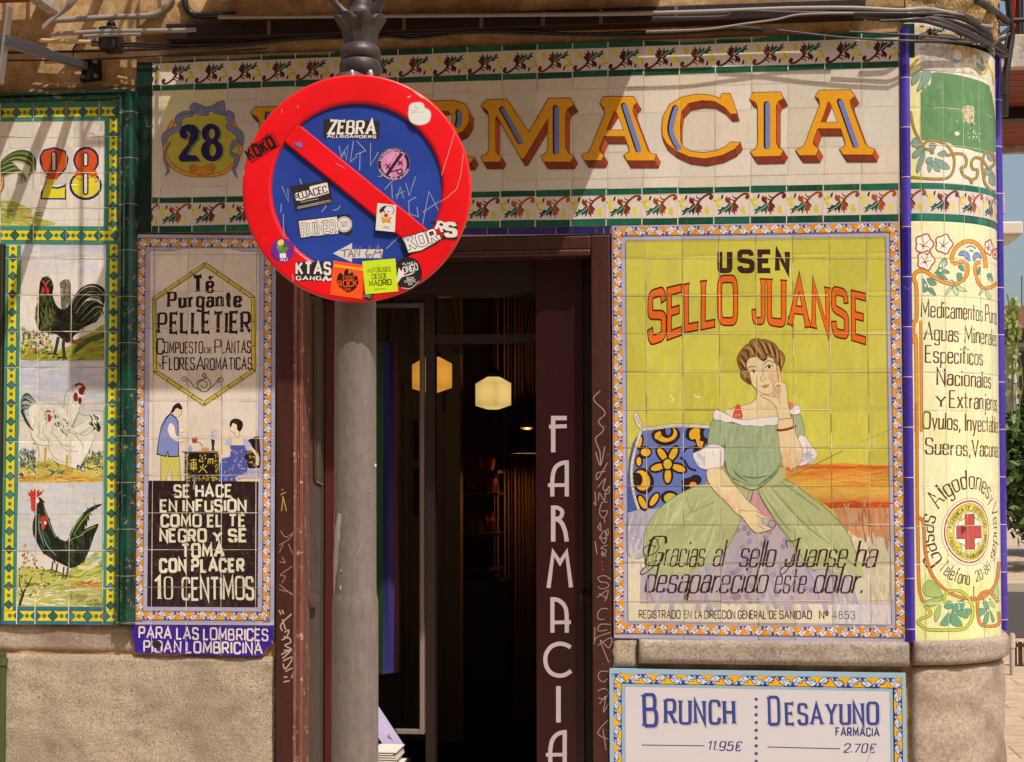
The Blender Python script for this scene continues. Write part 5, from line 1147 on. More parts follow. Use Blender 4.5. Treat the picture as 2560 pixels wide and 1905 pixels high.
for t, x0, x1 in (('desaparecido', 1612, 1912), ('este', 1936, 2010), ('dolor.', 2033, 2152)):
    script(t, (x0, by(x0, 1480)), (x1, by(x1, 1481)), 66)
as_.zone('O').strokes(TXT, [[(1345, 10), (1300, -10), (1250, 20), (1265, 70), (1330, 60), (1370, 10), (1345, -55), (1290, -40)], [(1350, 60), (1330, 150), (1250, 215), (1228, 200), (1300, 130), (1360, 110)], [(1600, 330), (1560, 415), (1590, 300), (1640, 230)]], 7)
as_.zone('P').strokes(TXT, [[(395, 10), (385, -40), (430, -35), (470, -50), (500, -62)], [(440, 60), (400, 170), (345, 220), (350, 170), (440, 110)]], 7)
as_.zone('src')
for t, x0, x1 in (('REGISTRADO', 1597, 1701), ('EN', 1709.5, 1728.5), ('LA', 1737, 1755), ('DIRECCIÓN', 1761, 1838), ('GENERAL', 1845.5, 1915), ('DE', 1922.5, 1942), ('SANIDAD', 1949, 2029.5), ('Nº', 2048, 2071), ('4853', 2081, 2138)):
    as_.text(t, TXT, (x0+.8, by(x0, 1545)), (x1-.8, by(x1, 1545.5)), 19, 1.75, 1.35, track=.8)
as_.strokes('efe6d8', [[(1674, 986), (1680, 994), (1685, 1000)], [(1676, 1002), (1684, 1004)], [(1734, 986), (1744, 993), (1752, 991)]], 2)
as_.strokes('8a8244', [[(2150, 1105), (2200, 1085), (2232, 1070)], [(1930, 1220), (2000, 1180), (2110, 1125)]], 1.2)
as_.zone('P').poly('c9c4cc', [(750, 446), (1195, 446), (1194, 610), (750, 600)]).dabs(('bdb8c6', 'd3ccc6', 'c4bfc9'), (755, 450, 1190, 600), 40, 120, 26, 80, 20, seed=40)
as_.zone('src').text('4853', TXT, (2081.5, 1546.6), (2137, 1547), 19, 1.0, .9, track=2.2)
# grout over everything
lt2 = ('b5a888', 'd8cfb0', 'a39570', 'c9bd98', '8f8260')
as_.zone('G').grid([], (320, 607, 898, 1189, 1480), 1015, 6, 3205, -14, lt2, 4.5)
as_.zone('K').grid([], (363, 656, 950, 1240, 1535), 1022, -4, 3228, 10, lt2, 4.5)
for xt, xb, zt, zb in ((1268, 1281, 'G', 'O'), (1547, 1562, 'G', 'O'), (1828, 1848, 'G', 'O'), (2108, 2133, 'G', 'O'), (432, 460, 'H', 'P'), (713, 745, 'H', 'P'), (997, 1038, 'H', 'P')):
    a_, b_ = Z(zt, xt, 70), Z(zb, xb, 725); as_.zone('src'); as_.up()
    for i in range(22): as_.stroke(random.choice(lt2+('e2d9bd',)), [(a_[0]+(b_[0]-a_[0])*t/22, a_[1]+(b_[1]-a_[1])*t/22) for t in (i, i+1)], random.uniform(.8, 1.9), 0, lift=False)
as_.build('picture', M_lady, SP)
ap = Art(WALL, base=.003).quad(*SQ, 2260, 3170)
ap.strokes('6a688a', [[(112, 122), (2150, 122), (2150, 3038), (112, 3038), (112, 122)]], 4, sm=0)
for k, (p0, p1) in enumerate((((44, 20), (44, 3130)), ((2216, 3130), (2216, 20)))): leafband(ap, *p0, *p1, 66, 74, seed=k+12)
leafband(ap, 12, 50, 2248, 50, 64, 84, seed=15); leafband(ap, 2248, 3095, 12, 3095, 68, 84, seed=16)
ap.build('border', M_lady, SP)
# ---- rounded corner with its painted tiles
XC = WALL.hit(Z('D', 1290, 800))[0]; RC = .432
RND = Round(XC, TY+RC, RC)
CP = empty('curved_corner_tile_panel', (XC+RC*.7, TY+RC*.3, WALL.hit(Z('P', 1320, 745))[1]), 'pale yellow tile panel curving round the house corner, listing medicines and telephone 20-86', 'tile panel')
cz0, cz1 = RND.hit(Z('P', 1400, 742))[1], RND.hit(Z('D', 1340, 175))[1]
mb = MB(); V = []; n = 40
for i in range(n+1):
    a = math.radians(96)*i/n
    for r, z in ((RC-.002, cz0), (RC-.002, cz1), (RC-.02, cz1), (RC-.02, cz0)): V.append((RND.xc+r*math.sin(a), RND.yc-r*math.cos(a), z))
mb.add(V, [(i*4+k, i*4+(k+1) % 4, i*4+4+(k+1) % 4, i*4+4+k) for i in range(n) for k in range(4)]); mb.build('tile_bed', M_bed, CP)
cu = lambda z, x, y: RND.hit(Z(z, x, y))
U0 = 0.0; U1 = RC*math.radians(95)
uvr = lambda a, c, u0, u1, v0, v1: (a.up(), a.fill(c, [(u0, v0), (u1, v0), (u1, v1), (u0, v1)]))
pu, pv = .1475, .147
M_cor = glazed('corner_tile_glaze', cu('H', 1427, 900)[0], cu('H', 1500, 908)[1], .098, (cu('L', 1400, 380)[1]-cu('L', 1400, 672)[1])*-1 or .15, var=.03, grime=.2)
ac = Art(RND); PAL = 'e0deb4'
vz = lambda z, y, x=1345: cu(z, x, y)[1]
uvr(ac, 'ddd8c6', U0, U1, cz0, cz1)
uvr(ac, PAL, U0, U1, cz0, vz('H', 36))
uvr(ac, 'dbdc9c', U0, U1, cz0, vz('P', 250))
uvr(ac, 'dcdba8', U0, U1, vz('L', 380), vz('L', 90))
uvr(ac, 'd9d79a', U0, cu('D', 1412, 700)[0], vz('D', 1398), vz('D', 430))
ac.zone('L').dabs(('e4e2bc', 'dcdba6', 'e6e4c2', 'dddfae'), (1430, -1225, 1960, 1250), 90, 150, 40, 90, 15, seed=3)
ac.zone('P').dabs(('cfd98a', 'd9dd98', 'e2e0b0', 'cdd58c'), (1400, 260, 1985, 620), 70, 150, 36, 90, 30, seed=4)
# upper part
ac.zone('D')
uvr(ac, 'b8aea4', cu('D', 1412, 400)[0], cu('D', 1664, 400)[0], vz('D', 545, 1420), vz('D', 352, 1420))
ac.dabs(('b3a8a0', 'bfb4a8', 'c6bbae', 'a89c94', 'bdb2a2'), (1415, 350, 1662, 540), 120, 50, 22, 40, 90, seed=5)
ac.poly('c3b8ac', [(1412, 535), (1500, 535), (1665, 560), (1665, 520), (1412, 520)])
VN, VO = 'a5883a', '7a6a2c'
gp = [(1498, 556), (1545, 552), (1670, 570), (1800, 600), (1880, 625), (1935, 655), (1955, 720), (1975, 840), (1985, 960), (1990, 1100), (1988, 1160), (1960, 1165), (1900, 1175), (1840, 1160), (1760, 1135), (1680, 1125), (1640, 1095), (1570, 1075), (1500, 1068), (1420, 1072), (1414, 900), (1414, 705), (1470, 675), (1492, 630)]
ac.poly('5d8856', gp).dabs(('598453', '618e5a', '66905f', '568050'), (1440, 690, 1900, 1030), 50, 150, 50, 90, 14, seed=6)
ac.poly('c9bd96', [(1740, 815), (1800, 808), (1820, 840), (1815, 930), (1790, 945), (1760, 930), (1745, 890), (1725, 850)], 1).dabs(('8f8a70', 'd8cca6', 'a59a78', 'e0d8b8'), (1735, 815, 1815, 935), 70, 16, 8, 60, 80, seed=7)
ac.dabs(('e8e2d0', '2a3a6a', 'd8c9a0', 'c9cfc0'), (1670, 880, 1870, 1070), 26, 16, 9, 0, 90, seed=8).poly('e2dcc8', [(1670, 1010), (1700, 1006), (1712, 1030), (1680, 1040)])
LF, LFo = '7f9a8c', '4f6a5e'
def leaf(P, c=LF): ac.poly(c, P, 1, ol=(LFo, 4))
leaf([(1395, 545), (1350, 580), (1345, 650), (1390, 620), (1412, 560)]); leaf([(1430, 545), (1480, 545), (1490, 580), (1460, 640), (1385, 700), (1410, 620)])
leaf([(1365, 1055), (1400, 1075), (1420, 1110), (1380, 1130), (1340, 1100)]); leaf([(1350, 1180), (1400, 1130), (1440, 1135), (1400, 1190), (1360, 1210)]); leaf([(1440, 1150), (1440, 1220), (1400, 1310), (1378, 1310), (1395, 1230)])
leaf([(1480, 1100), (1530, 1100), (1520, 1140), (1490, 1180)]); leaf([(1540, 1180), (1590, 1150), (1615, 1180), (1580, 1200)]); leaf([(1520, 1210), (1600, 1240), (1635, 1290), (1580, 1295), (1540, 1260)]); leaf([(1500, 1225), (1540, 1260), (1562, 1310), (1530, 1310), (1500, 1270)]); leaf([(1490, 1220), (1495, 1290), (1475, 1320), (1465, 1270)]); leaf([(1455, 1215), (1500, 1205), (1490, 1240), (1460, 1250)])
leaf([(1920, 1180), (1950, 1190), (1960, 1230), (1930, 1220)]); leaf([(1895, 1300), (1940, 1280), (1965, 1330), (1920, 1345)]); leaf([(1940, 1340), (1975, 1330), (1980, 1420), (1935, 1400)])
vines = [[(1335, 850), (1360, 980), (1410, 1080), (1440, 1130), (1490, 1150), (1510, 1175)], [(1435, 1110), (1460, 1080), (1530, 1075), (1610, 1110), (1655, 1170), (1670, 1240), (1655, 1320), (1610, 1362), (1500, 1368), (1335, 1355)], [(1610, 1190), (1680, 1175), (1735, 1180), (1762, 1220), (1755, 1270), (1720, 1285), (1740, 1340), (1790, 1370), (1800, 1405)], [(1800, 1405), (1815, 1370), (1840, 1355), (1845, 1300), (1810, 1290), (1800, 1240), (1830, 1205), (1880, 1220), (1930, 1290)], [(1900, 1360), (1880, 1260), (1900, 1180), (1935, 1160), (1970, 1190), (1975, 1250), (1930, 1290)], [(1885, 1300), (1900, 1390), (1940, 1450), (1985, 1470)]]
for P in vines: ac.stroke(VO, P, 20).stroke(VN, P, 12)
ac.stroke(VO, [(1330, 520), (1395, 450)], 20, 0).stroke('c98f3a', [(1330, 520), (1395, 450)], 12, 0)
ac.zone('U')
for P, w in (([(990, 880), (1000, 840), (1040, 800), (1090, 850), (1150, 900), (1170, 980), (1150, 1080), (1110, 1110)], 34), ([(1290, 990), (1300, 920), (1360, 900), (1410, 950), (1420, 1010)], 40), ([(1360, 1160), (1420, 1250), (1490, 1280), (1550, 1230), (1580, 1100), (1545, 1050)], 30), ([(1560, 1080), (1620, 1180), (1660, 1300), (1680, 1450)], 22)):
    ac.stroke('7a6a1c', P, w+9).stroke('d8b43a', P, w)
ac.poly('d8a888', [(1170, 810), (1230, 820), (1240, 990), (1205, 990), (1200, 880)], ol=('8a6a4a', 5)).poly('d8a888', [(1260, 820), (1330, 830), (1300, 900), (1285, 1000), (1265, 990)], ol=('8a6a4a', 5))
leaf([(1000, 1020), (1080, 1040), (1120, 1020), (1070, 1080), (1000, 1080)]); leaf([(1385, 1080), (1480, 1130), (1560, 1160), (1510, 1220), (1440, 1210), (1400, 1150)]); leaf([(1470, 960), (1500, 1040), (1500, 1120), (1460, 1080), (1455, 1010)])
ac.poly('ddd3c2', [(1180, 1010), (1260, 1015), (1330, 1070), (1345, 1250), (1260, 1250), (1200, 1270), (1150, 1220), (1110, 1150), (1110, 1110)]).dabs(('b9a590', 'e8e0d0', 'cbbba6', 'a8947e'), (1130, 1030, 1330, 1250), 70, 40, 18, 0, 90, seed=9)
ac.poly('8a7a64', [(-100, 300), (200, 330), (600, 340), (1000, 330), (1400, 350), (1700, 500), (1750, 700), (1600, 720), (1450, 700), (1250, 740), (1000, 600), (700, 590), (320, 600), (230, 560), (-60, 480)]) if 0 else None
# bands
ac.zone('D')
for y0, y1 in ((1398, 1446), (1632, 1692)):
    for i in range(9):
        uvr(ac, rr.choice(('1c6650', '175845', '237059')), U0+.02+i*.074-.05, U0+.02+(i+1)*.074-.05, vz('D', y1), vz('D', y0))
z0f, z1f = vz('D', 1632), vz('D', 1446)
for i in range(5):
    ua = cu('D', 1330, 1500)[0]-.078+i*.1475
    ac.uvq((ua, z1f), (ua+.146, z1f), (ua+.146, z0f), (ua, z0f), 264, 172); frieze(ac, 0, 264, 0, 172, True)
for y0, y1, c in ((290, 470, None), (250, 290, '143f32'), (470, 520, '143f32')):
    pass
ac.zone('D').poly('143f32', [(1325, 215), (1365, 200), (1365, 420), (1325, 440)]).poly('143f32', [(1325, 440), (1500, 300), (1560, 300), (1330, 480)]) if 0 else None
for i in range(5):
    ua = cu('D', 1368, 300)[0]+i*.1475; za, zb = vz('D', 200), vz('D', 300)
    ac.uvq((ua, za), (ua+.146, za), (ua+.146, zb), (ua, zb), 264, 172); frieze(ac, 0, 264, 0, 172, False)
uvr(ac, '123a2e', U0, U1, vz('D', 328), vz('D', 298)); uvr(ac, '123a2e', U0, cu('D', 1366, 300)[0], vz('D', 440), vz('D', 180))
# flowers under the band
ac.zone('H')
RO, OR = 'a5452e', 'd8922f'
for cx, cy, k, r0 in ((1440, 215, 1, 0), (1590, 215, .95, 20), (1452, 340, .95, 40), (1935, 240, .75, 10), (1985, 290, .5, 0)):
    sx = .9 if cx < 1800 else .55
    P = [(cx+sx*k*(74+8*math.cos(5*a))*math.cos(a), cy+k*(74+8*math.cos(5*a))*math.sin(a)) for a in (2*math.pi*i/30+math.radians(r0) for i in range(30))]
    ac.poly('efe8dc', P).up(); ac.stroke(RO, P, 11, 0, closed=True)
    for j in range(5):
        a = math.radians(r0+36+72*j); ac.stroke(RO, [(cx-10, cy+20*k), (cx+sx*k*30*math.cos(a), cy+k*30*math.sin(a)), (cx+sx*k*58*math.cos(a), cy+k*58*math.sin(a))], 8, taper=1)
for P, w in (([(1660, 360), (1650, 310), (1690, 235), (1760, 195), (1830, 205), (1880, 260), (1905, 330), (1910, 400)], 26), ([(1660, 370), (1720, 350), (1765, 370), (1770, 430), (1745, 480), (1680, 520), (1600, 510), (1520, 470), (1450, 425), (1400, 420), (1370, 440), (1360, 480), (1378, 530), (1382, 640), (1380, 790), (1358, 820), (1358, 960), (1378, 980), (1382, 1652)], 24), ([(1870, 350), (1835, 370), (1830, 430), (1850, 500), (1890, 550), (1950, 545), (1998, 510)], 22), ([(1414, 800), (1416, 1200), (1418, 1652)], 16)):
    ac.stroke('8a5a24', P, w+7).stroke(OR, P, w-2)
ac.poly('6f8fd0', [(1702, 300), (1720, 270), (1760, 270), (1785, 300), (1790, 345), (1765, 330), (1740, 305)], 1, ol=('3a4a80', 4)).poly('6f8fd0', [(1820, 350), (1812, 310), (1830, 280), (1860, 285), (1878, 325), (1845, 315)], 1, ol=('3a4a80', 4)).strokes('6a86b8', [[(1762, 240), (1800, 228), (1835, 250)], [(1785, 270), (1800, 262), (1815, 275)]], 11)
for P in ([(1545, 400), (1570, 340), (1605, 320), (1615, 370), (1570, 395)], [(1530, 420), (1580, 400), (1635, 430), (1600, 440)], [(1520, 430), (1580, 445), (1620, 490), (1560, 470)], [(1700, 380), (1730, 375), (1745, 420), (1715, 410)], [(1690, 440), (1725, 440), (1725, 490), (1695, 490)], [(1425, 480), (1450, 500), (1470, 560), (1430, 580)], [(1460, 480), (1500, 480), (1535, 520), (1490, 530)], [(1465, 560), (1500, 550), (1530, 610), (1490, 590)], [(1850, 400), (1870, 390), (1865, 440), (1845, 450)], [(1920, 450), (1950, 440), (1965, 500), (1935, 490)]): leaf(P, '5f9080')
for P in ([(1660, 530), (1640, 570), (1600, 605), (1620, 560)], [(1670, 530), (1700, 580), (1690, 610), (1660, 570)], [(1680, 530), (1720, 540), (1765, 575), (1710, 570)], [(1905, 555), (1880, 590), (1855, 605), (1875, 570)], [(1915, 560), (1945, 610), (1940, 640), (1910, 600)]): leaf(P, 'b5d09a')
ac.stroke('6a7a8a', [(1630, 510), (1640, 490), (1665, 500), (1665, 540), (1640, 555)], 6)
# medicine list
BR = '4f3018'
def ct(t, z0, x0, y0, z1, x1, y1, h, wv=1.25, wh=.6, **k):
    ac.zone('src'); ac.text(t, BR, Z(z0, x0, y0), Z(z1, x1, y1), h/3.06, wv*1.3, wh*1.2, serif=.45, track=k.pop('track', .9), **k)
ct('Medicamentos', 'H', 1418, 770, 'H', 1885, 805, 124); ct('Puros', 'H', 1908, 806, 'H', 1996, 832, 124)
ct('Aguas', 'H', 1440, 945, 'H', 1700, 961, 124); ct('Minerales', 'H', 1752, 966, 'H', 1992, 998, 124)
ct('Especificos', 'H', 1450, 1118, 'H', 1885, 1142, 124)
ct('Nacionales', 'H', 1540, 1290, 'H', 1948, 1318, 124)
ct('Y', 'H', 1535, 1458, 'H', 1602, 1460, 76); ct('Extranjeros', 'H', 1635, 1464, 'H', 1996, 1490, 124)
ct('Ovulos,', 'L', 1432, 215, 'L', 1712, 231, 124); ct('Inyectables', 'L', 1755, 234, 'L', 2006, 252, 124)
ct('Sueros,', 'L', 1452, 410, 'L', 1790, 428, 120); ct('Vacunas', 'L', 1808, 426, 'L', 2008, 440, 120)
# roundel
cu0, cv0 = cu('L', 1790, 1008)
ac.uvq((cu0-.3, cv0+.3), (cu0+.3, cv0+.3), (cu0+.3, cv0-.3), (cu0-.3, cv0-.3), 600, 600)
O = 300
rg = lambda c, r: ac.ell(c, O, O, r, n=48)
rg('8a6a50', 139); rg('e8e4cc', 137); rg('a54a4a', 129); rg('e6e2cc', 122); rg('8a8430', 117); rg('c9bf52', 115); rg('8a8430', 82); rg('e8e5dc', 80)
ac.dabs(('b3a83e', 'd3ca68'), (195, 195, 405, 405), 80, 30, 8, 0, 90, lambda x, y: 86 < math.hypot(x-O, y-O) < 110, 12)
ac.strokes('a89a44', [[(O+sx*22, O+sy*62), (O+sx*50, O+sy*46), (O+sx*44, O+sy*66), (O+sx*64, O+sy*34)] for sx in (-1, 1) for sy in (-1, 1)], 5)
for c, e in (('6a2226', 3), ('b04a48', 0)): ac.poly(c, [(O-24-e, O-70-e), (O+24+e, O-70-e), (O+24+e, O-25-e), (O+68+e, O-25-e), (O+68+e, O+25+e), (O+24+e, O+25+e), (O+24+e, O+70+e), (O-24-e, O+70+e), (O-24-e, O+25+e), (O-68-e, O+25+e), (O-68-e, O-25-e), (O-24-e, O-25-e)])
ac.text('FABRICA DE APOSITOS', '4a4018', None, None, 19, 1.5, .9, track=1.2, arc=(O, O, 89, -170, -10)).text('PABLO HARTMANN-BARCELONA', '4a4018', None, None, 18, 1.6, 1.0, track=.8, arc=(O, O, 110, 168, 8))
ac.text('Gasas', BR, None, None, 72, 1.3, .65, serif=.4, track=1.2, arc=(O, O, 172, -218, -160)).text('Algodones', BR, None, None, 76, 1.35, .65, serif=.4, track=1.1, arc=(O, O, 178, -147, -48)).text('y', BR, None, None, 60, 1.3, .65, arc=(O, O, 180, -43, -38)).text('Vendas', BR, None, None, 66, 1.2, .6, serif=.4, track=1.1, arc=(O, O, 176, -30, 36))
ac.text('Telefono', BR, None, None, 54, 1.4, .7, serif=.3, track=1.0, arc=(O, O, 215, 136, 92)).text('20-86', BR, None, None, 42, 1.5, .8, track=.9, arc=(O, O, 208, 81, 47)).text('J.', BR, (O+4, O+272), (O+26, O+272), 50, 1.4, .8)
# vines at the foot
ac.zone('P'); T2 = 'd07a3c'
for P, w, c in (([(1384, -1100), (1386, -420), (1392, -60), (1400, 300), (1420, 400), (1440, 440)], 20, T2), ([(1378, -230), (1430, -190), (1440, -100), (1450, 50), (1490, 200), (1560, 300), (1660, 370), (1760, 400), (1850, 405), (1920, 370), (1990, 280), (2012, 120)], 20, T2), ([(1590, 440), (1600, 370), (1660, 340), (1740, 360), (1800, 440), (1808, 540), (1770, 610), (1700, 640), (1480, 640), (1420, 610), (1395, 570), (1490, 520), (1440, 450)], 18, 'b8bf4a'), ([(1845, 430), (1870, 370), (1930, 345), (1970, 380), (2005, 430)], 18, T2), ([(1845, 420), (1850, 520), (1880, 605), (2005, 600), (2008, 500)], 18, T2)):
    ac.stroke('7a6a30', P, w+7).stroke(c, P, w-2)
for P in ([(1430, 310), (1480, 260), (1540, 310), (1580, 380), (1500, 390), (1440, 370)], [(1450, 420), (1580, 390), (1530, 450), (1470, 460)], [(1520, 510), (1560, 450), (1560, 530), (1525, 580)]): leaf(P, '9fb86a')
for P in ([(1680, 440), (1740, 410), (1740, 470), (1690, 500), (1650, 490)], [(1690, 500), (1790, 480), (1770, 550), (1700, 530)], [(1650, 500), (1700, 550), (1730, 610), (1650, 600)], [(1630, 510), (1640, 580), (1600, 610), (1560, 600), (1590, 550)], [(1590, 470), (1620, 420), (1660, 440), (1640, 480)], [(1890, 410), (1920, 430), (1935, 480), (1900, 470)], [(1850, 480), (1920, 490), (1860, 540)], [(1930, 500), (1925, 580), (1890, 590), (1900, 540)], [(1940, 490), (1975, 560), (1960, 580)]): leaf(P, '5f9c7c')
for P in ([(1960, 380), (1990, 290), (2005, 340), (2000, 420)], [(1940, 400), (1960, 430), (1975, 470), (1945, 450)]): leaf(P, 'a9c47a')
lt3 = ('d2ceb4', 'b5ad90', 'e2dfcc')
for zz, ys in (('D', (535, 820, 1105)), ('H', (320, 610, 902, 1195, 1490)), ('L', (380, 672, 965, 1258, 1555))):
    for y in ys:
        v = vz(zz, y); ac.up()
        for i in range(12):
            q = rr.uniform(.0006, .0013); ac.fill(rr.choice(lt3), [(U0+(U1-U0)*i/12, v-q), (U0+(U1-U0)*(i+1)/12, v-q), (U0+(U1-U0)*(i+1)/12, v+q), (U0+(U1-U0)*i/12, v+q)])
ut = cu('H', 1427, 900)[0]
for i in range(-1, 7):
    u = ut+i*.098
    if not U0 < u < U1: continue
    ac.up()
    for j in range(20):
        za, zb = cz0+(cz1-cz0)*j/20, cz0+(cz1-cz0)*(j+1)/20; q = rr.uniform(.0004, .0011); ac.fill(rr.choice(lt3), [(u-q, za), (u+q, za), (u+q, zb), (u-q, zb)])
ac.build('painting', M_cor, CP)
# violet half columns
M_vio = mat('violet_column_glaze', '35228c', .10); t = NT(M_vio); p_ = t.pos(); zz = t.n('ShaderNodeSeparateXYZ', {0: p_}).outputs[2]
qz = t.math('DIVIDE', t.math('ADD', zz, .02), .2045); wn = t.n('ShaderNodeTexWhiteNoise', {1: t.math('FLOOR', qz)}, noise_dimensions='1D').outputs[0]
c = t.ramp(wn, (.2, '2c1b80'), (.85, '4a3aa2')); c = t.mix(t.ramp(t.noise(p_, 24, 7, .75), (.60, 0), (.66, .75)), c, '6a5f86')
c = t.mix(t.ramp(t.noise(p_, 160, 2), (.72, 0), (.75, .8)), c, 'b9aeb8'); c = t.mix(t.math('LESS_THAN', t.math('FRACT', qz), .014), c, 'c9bfb0')
t.to('Base Color', c); t.to('Normal', t.bump(t.noise(p_, 18, 4), .25, .004))
for nm, lab, x, y, zt, zb, r in (('corner_column', 'slim violet glazed half column between the lady panel and the rounded corner', XC+.002, TY+.003, WALL.hit(Z('D', 1290, 225))[1], WALL.hit(Z('P', 1340, 745))[1], .0205),
                                ('corner_column', 'slim violet glazed half column at the far edge of the rounded corner', RND.xc+(RC+.012), RND.yc+.03, RND.hit(Z('U', 1800, 960))[1]+.1, cz0+.005, .027)):
    o = MB().lathe([(r*.7, 0), (r, .004), (r, zt-zb-.03), (r*.9, zt-zb)], (x, y, zb), 24).build(nm, M_vio, None, smooth=True)
    tag(o, lab, 'column', 'violet columns of the corner')
# ---------------------------------------------------------------- the house
hz = lambda y, x=1200, s=Flat(0): s.hit((x, y))[1]
hx = lambda x, y=1000, s=Flat(0): s.hit((x, y))[0]
DL, DR, DT = hx(688), hx(1529), hz(590, 1500)
M_stuc = rocky('old_stucco', '98764e', 'b8966a', 'ccae80', sc=14, bump=.5, rough=.9, stain='7a5430', st=.75)
M_gran = rocky('granite', 'ac967e', 'e6d2b4', 'f4e6cc', sc=110, bump=1.0, rough=.9, stain='a08e7c', st=.55, dist=.022)
M_gran2 = rocky('smooth_granite', '96867a', 'b5a28e', 'c6b5a0', sc=70, bump=.7, rough=.85, stain='7d6a58', st=.8, dist=.010)
M_ledge = rocky('ledge_granite', '92847a', 'c0b0a0', 'd8c9b8', sc=80, bump=.9, rough=.9, stain='7d6e62', st=.5, dist=.014)
M_brown = wood('flaking_brown_paint', '371a15', '48231b', (40, 40, 6), .42, .5, chips='9c7a68', chipamt=.655)
M_dark = wood('dark_brown_paint', '1c0d0c', '24110f', (40, 40, 4), .5, .3)
M_in = mat('dark_interior_wall', '3a2b26', .8)
BL = empty('pharmacy_building', (-.5, 1, 0), 'corner house with ochre stucco above the tiles and a granite base', 'building')
WX = RND.xc+RC                                         # side wall plane on the side street
YC = RND.yc
m = MB()
m.box(-7.2, DL, .012, .36, 0, 9).box(DR, XC, .012, .36, 0, 9).box(DL, DR, .012, .36, DT, 9)
m.build('stucco_wall', M_stuc, BL)
V = []; n = 24                                         # rounded stucco corner and side wall
for i in range(n+1):
    a = math.radians(90)*i/n
    for z in (0, 9): V.append((XC+(RC-.022)*math.sin(a), YC-(RC-.022)*math.cos(a), z))
V += [(WX-.022, 22, 0), (WX-.022, 22, 9), (WX-.4, 22, 0), (WX-.4, 22, 9), (WX-.4, .4, 0), (WX-.4, .4, 9), (XC, .4, 0), (XC, .4, 9)]; k = len(V)//2
MB().add(V, [(2*i, 2*((i+1) % k), 2*((i+1) % k)+1, 2*i+1) for i in range(k)]).build('corner_wall', M_stuc, BL, smooth=True, ang=25)
# granite base
zb = hz(1561, 300); zs = hz(Z('M', 500, 828)[1], 150)
slab('base_course', -3.6, DL-.02, zs+.004, zb+.004, .004, .05, M_gran2, BL, step=.016, amp=.006, edge=.02, seed=2, freq=7)
slab('base_block', -3.03, DL-.0, -.1, zs, -.004, .06, M_gran, BL, step=.014, amp=.009, edge=.014, seed=3, freq=9)
slab('base_block', -5.2, -3.045, -.1, zs, -.004, .06, M_gran, BL, step=.03, amp=.018, edge=.014, seed=8, freq=9)
lz1, lz0 = hz(Z('O', 0, 722)[1], 2000), hz(Z('O', 0, 905)[1], 2000)
xL = hx(Z('O', 1215, 0)[0], 1640)
slab('ledge_stone', xL, XC-.004, lz0, lz1, -.045, .07, M_ledge, BL, step=.013, amp=.005, edge=.016, seed=4, freq=20)
slab('ledge_stone', DR, xL-.006, lz0-.02, lz1, -.016, .04, M_gran, BL, step=.013, amp=.008, edge=.012, seed=5, freq=20)
bow = lambda x, y, z: (XC+(RC-.0-y+TY*0)*math.sin(x/RC), YC-(RC-y)*math.cos(x/RC), z)
slab('ledge_stone', .012, RC*math.radians(80), lz0+.006, lz1+.006, -.03, .07, M_ledge, BL, step=.013, amp=.005, edge=.016, seed=6, freq=20, bow=bow)
slab('ledge_stone', RC*math.radians(81), RC*math.radians(112), lz0+.012, lz1+.012, -.024, .07, M_ledge, BL, step=.013, amp=.005, edge=.016, seed=12, freq=20, bow=bow)
slab('base_block', DR, XC-.006, -.1, lz0-.022, -.002, .05, M_gran, BL, step=.02, amp=.012, edge=.02, seed=7, freq=9)
slab('base_block', .006, RC*math.radians(82), -.1, lz0-.004, -.01, .06, M_gran2, BL, step=.013, amp=.009, edge=.018, seed=9, freq=8, bow=bow)
slab('base_block', RC*math.radians(82.5), RC*math.radians(120), -.1, lz0+.004, -.006, .06, M_gran, BL, step=.014, amp=.010, edge=.018, seed=10, freq=12, bow=bow)
# broken stucco above the rounded tiles
M_rub = rocky('broken_render', '8a6a42', 'c9ab74', 'e0c890', sc=16, bump=1.0, rough=.95, stain='5f452a', st=.5, dist=.03)
slab('broken_render', -.46, RC*math.radians(100), cz1-.03, 4.6, -.012, .05, M_rub, BL, step=.016, amp=.035, edge=.03, seed=11, freq=9, bow=lambda x, y, z: bow(x, y, z) if x > 0 else (XC+x, TY+y, z+.11))
# plaster patches left of the fascia
slab('render_patch', hx(80, 200), hx(338, 200), hz(224, 200), hz(200, 200), .008, .02, M_stuc, BL, step=.012, amp=.012, edge=.012, seed=21, freq=14)
slab('render_patch', hx(248, 180), hx(339, 180), hz(222, 300), hz(172, 300), .006, .02, M_stuc, BL, step=.01, amp=.02, edge=.03, seed=22, freq=16)
slab('cornice', hx(350), XC, hz(58, 1200), hz(-30, 1200), -.05, .09, M_stuc, BL, step=.06, amp=.006, edge=.02, seed=23, freq=6)

# ---- doorway
DW = empty('shop_doorway', ((DL+DR)/2, 0, 0), 'tall dark doorway with flaking red brown wooden frame', 'doorway')
blue = Art(Flat(-.012)); blue.zone('src')
bx = [690, 780, 870, 941, 1035, 1128, 1218, 1270, 1390, 1510, 1527]
for i in range(len(bx)-1):
    yy = 571-(bx[i]-690)*.006; blue.poly(random.choice(('2a1f5c', '33266a', '241a50')), [(bx[i]+1, yy), (bx[i+1]-1, yy), (bx[i+1]-1, yy+18), (bx[i]+1, yy+18)])
blue.build('blue_tile_strip', glazed('blue_strip_glaze', 0, 0, .3, 5), DW)
MB().box(DL, DR+.0, -.010, .02, hz(592), hz(566)).build('strip_bed', M_bed, DW)
f = -.03
j1, j2, j3 = hx(690, 1200, Flat(f)), hx(733, 1200, Flat(f)), hx(757, 1200, Flat(f))
zt = hz(589, 1400, Flat(f))
m = MB().box(j1, j2, f, .10, 0, zt); m.build('door_jamb', M_brown, DW, bevel=.006)
m = MB()                                               # stepped moulding on the inner edge of the jamb
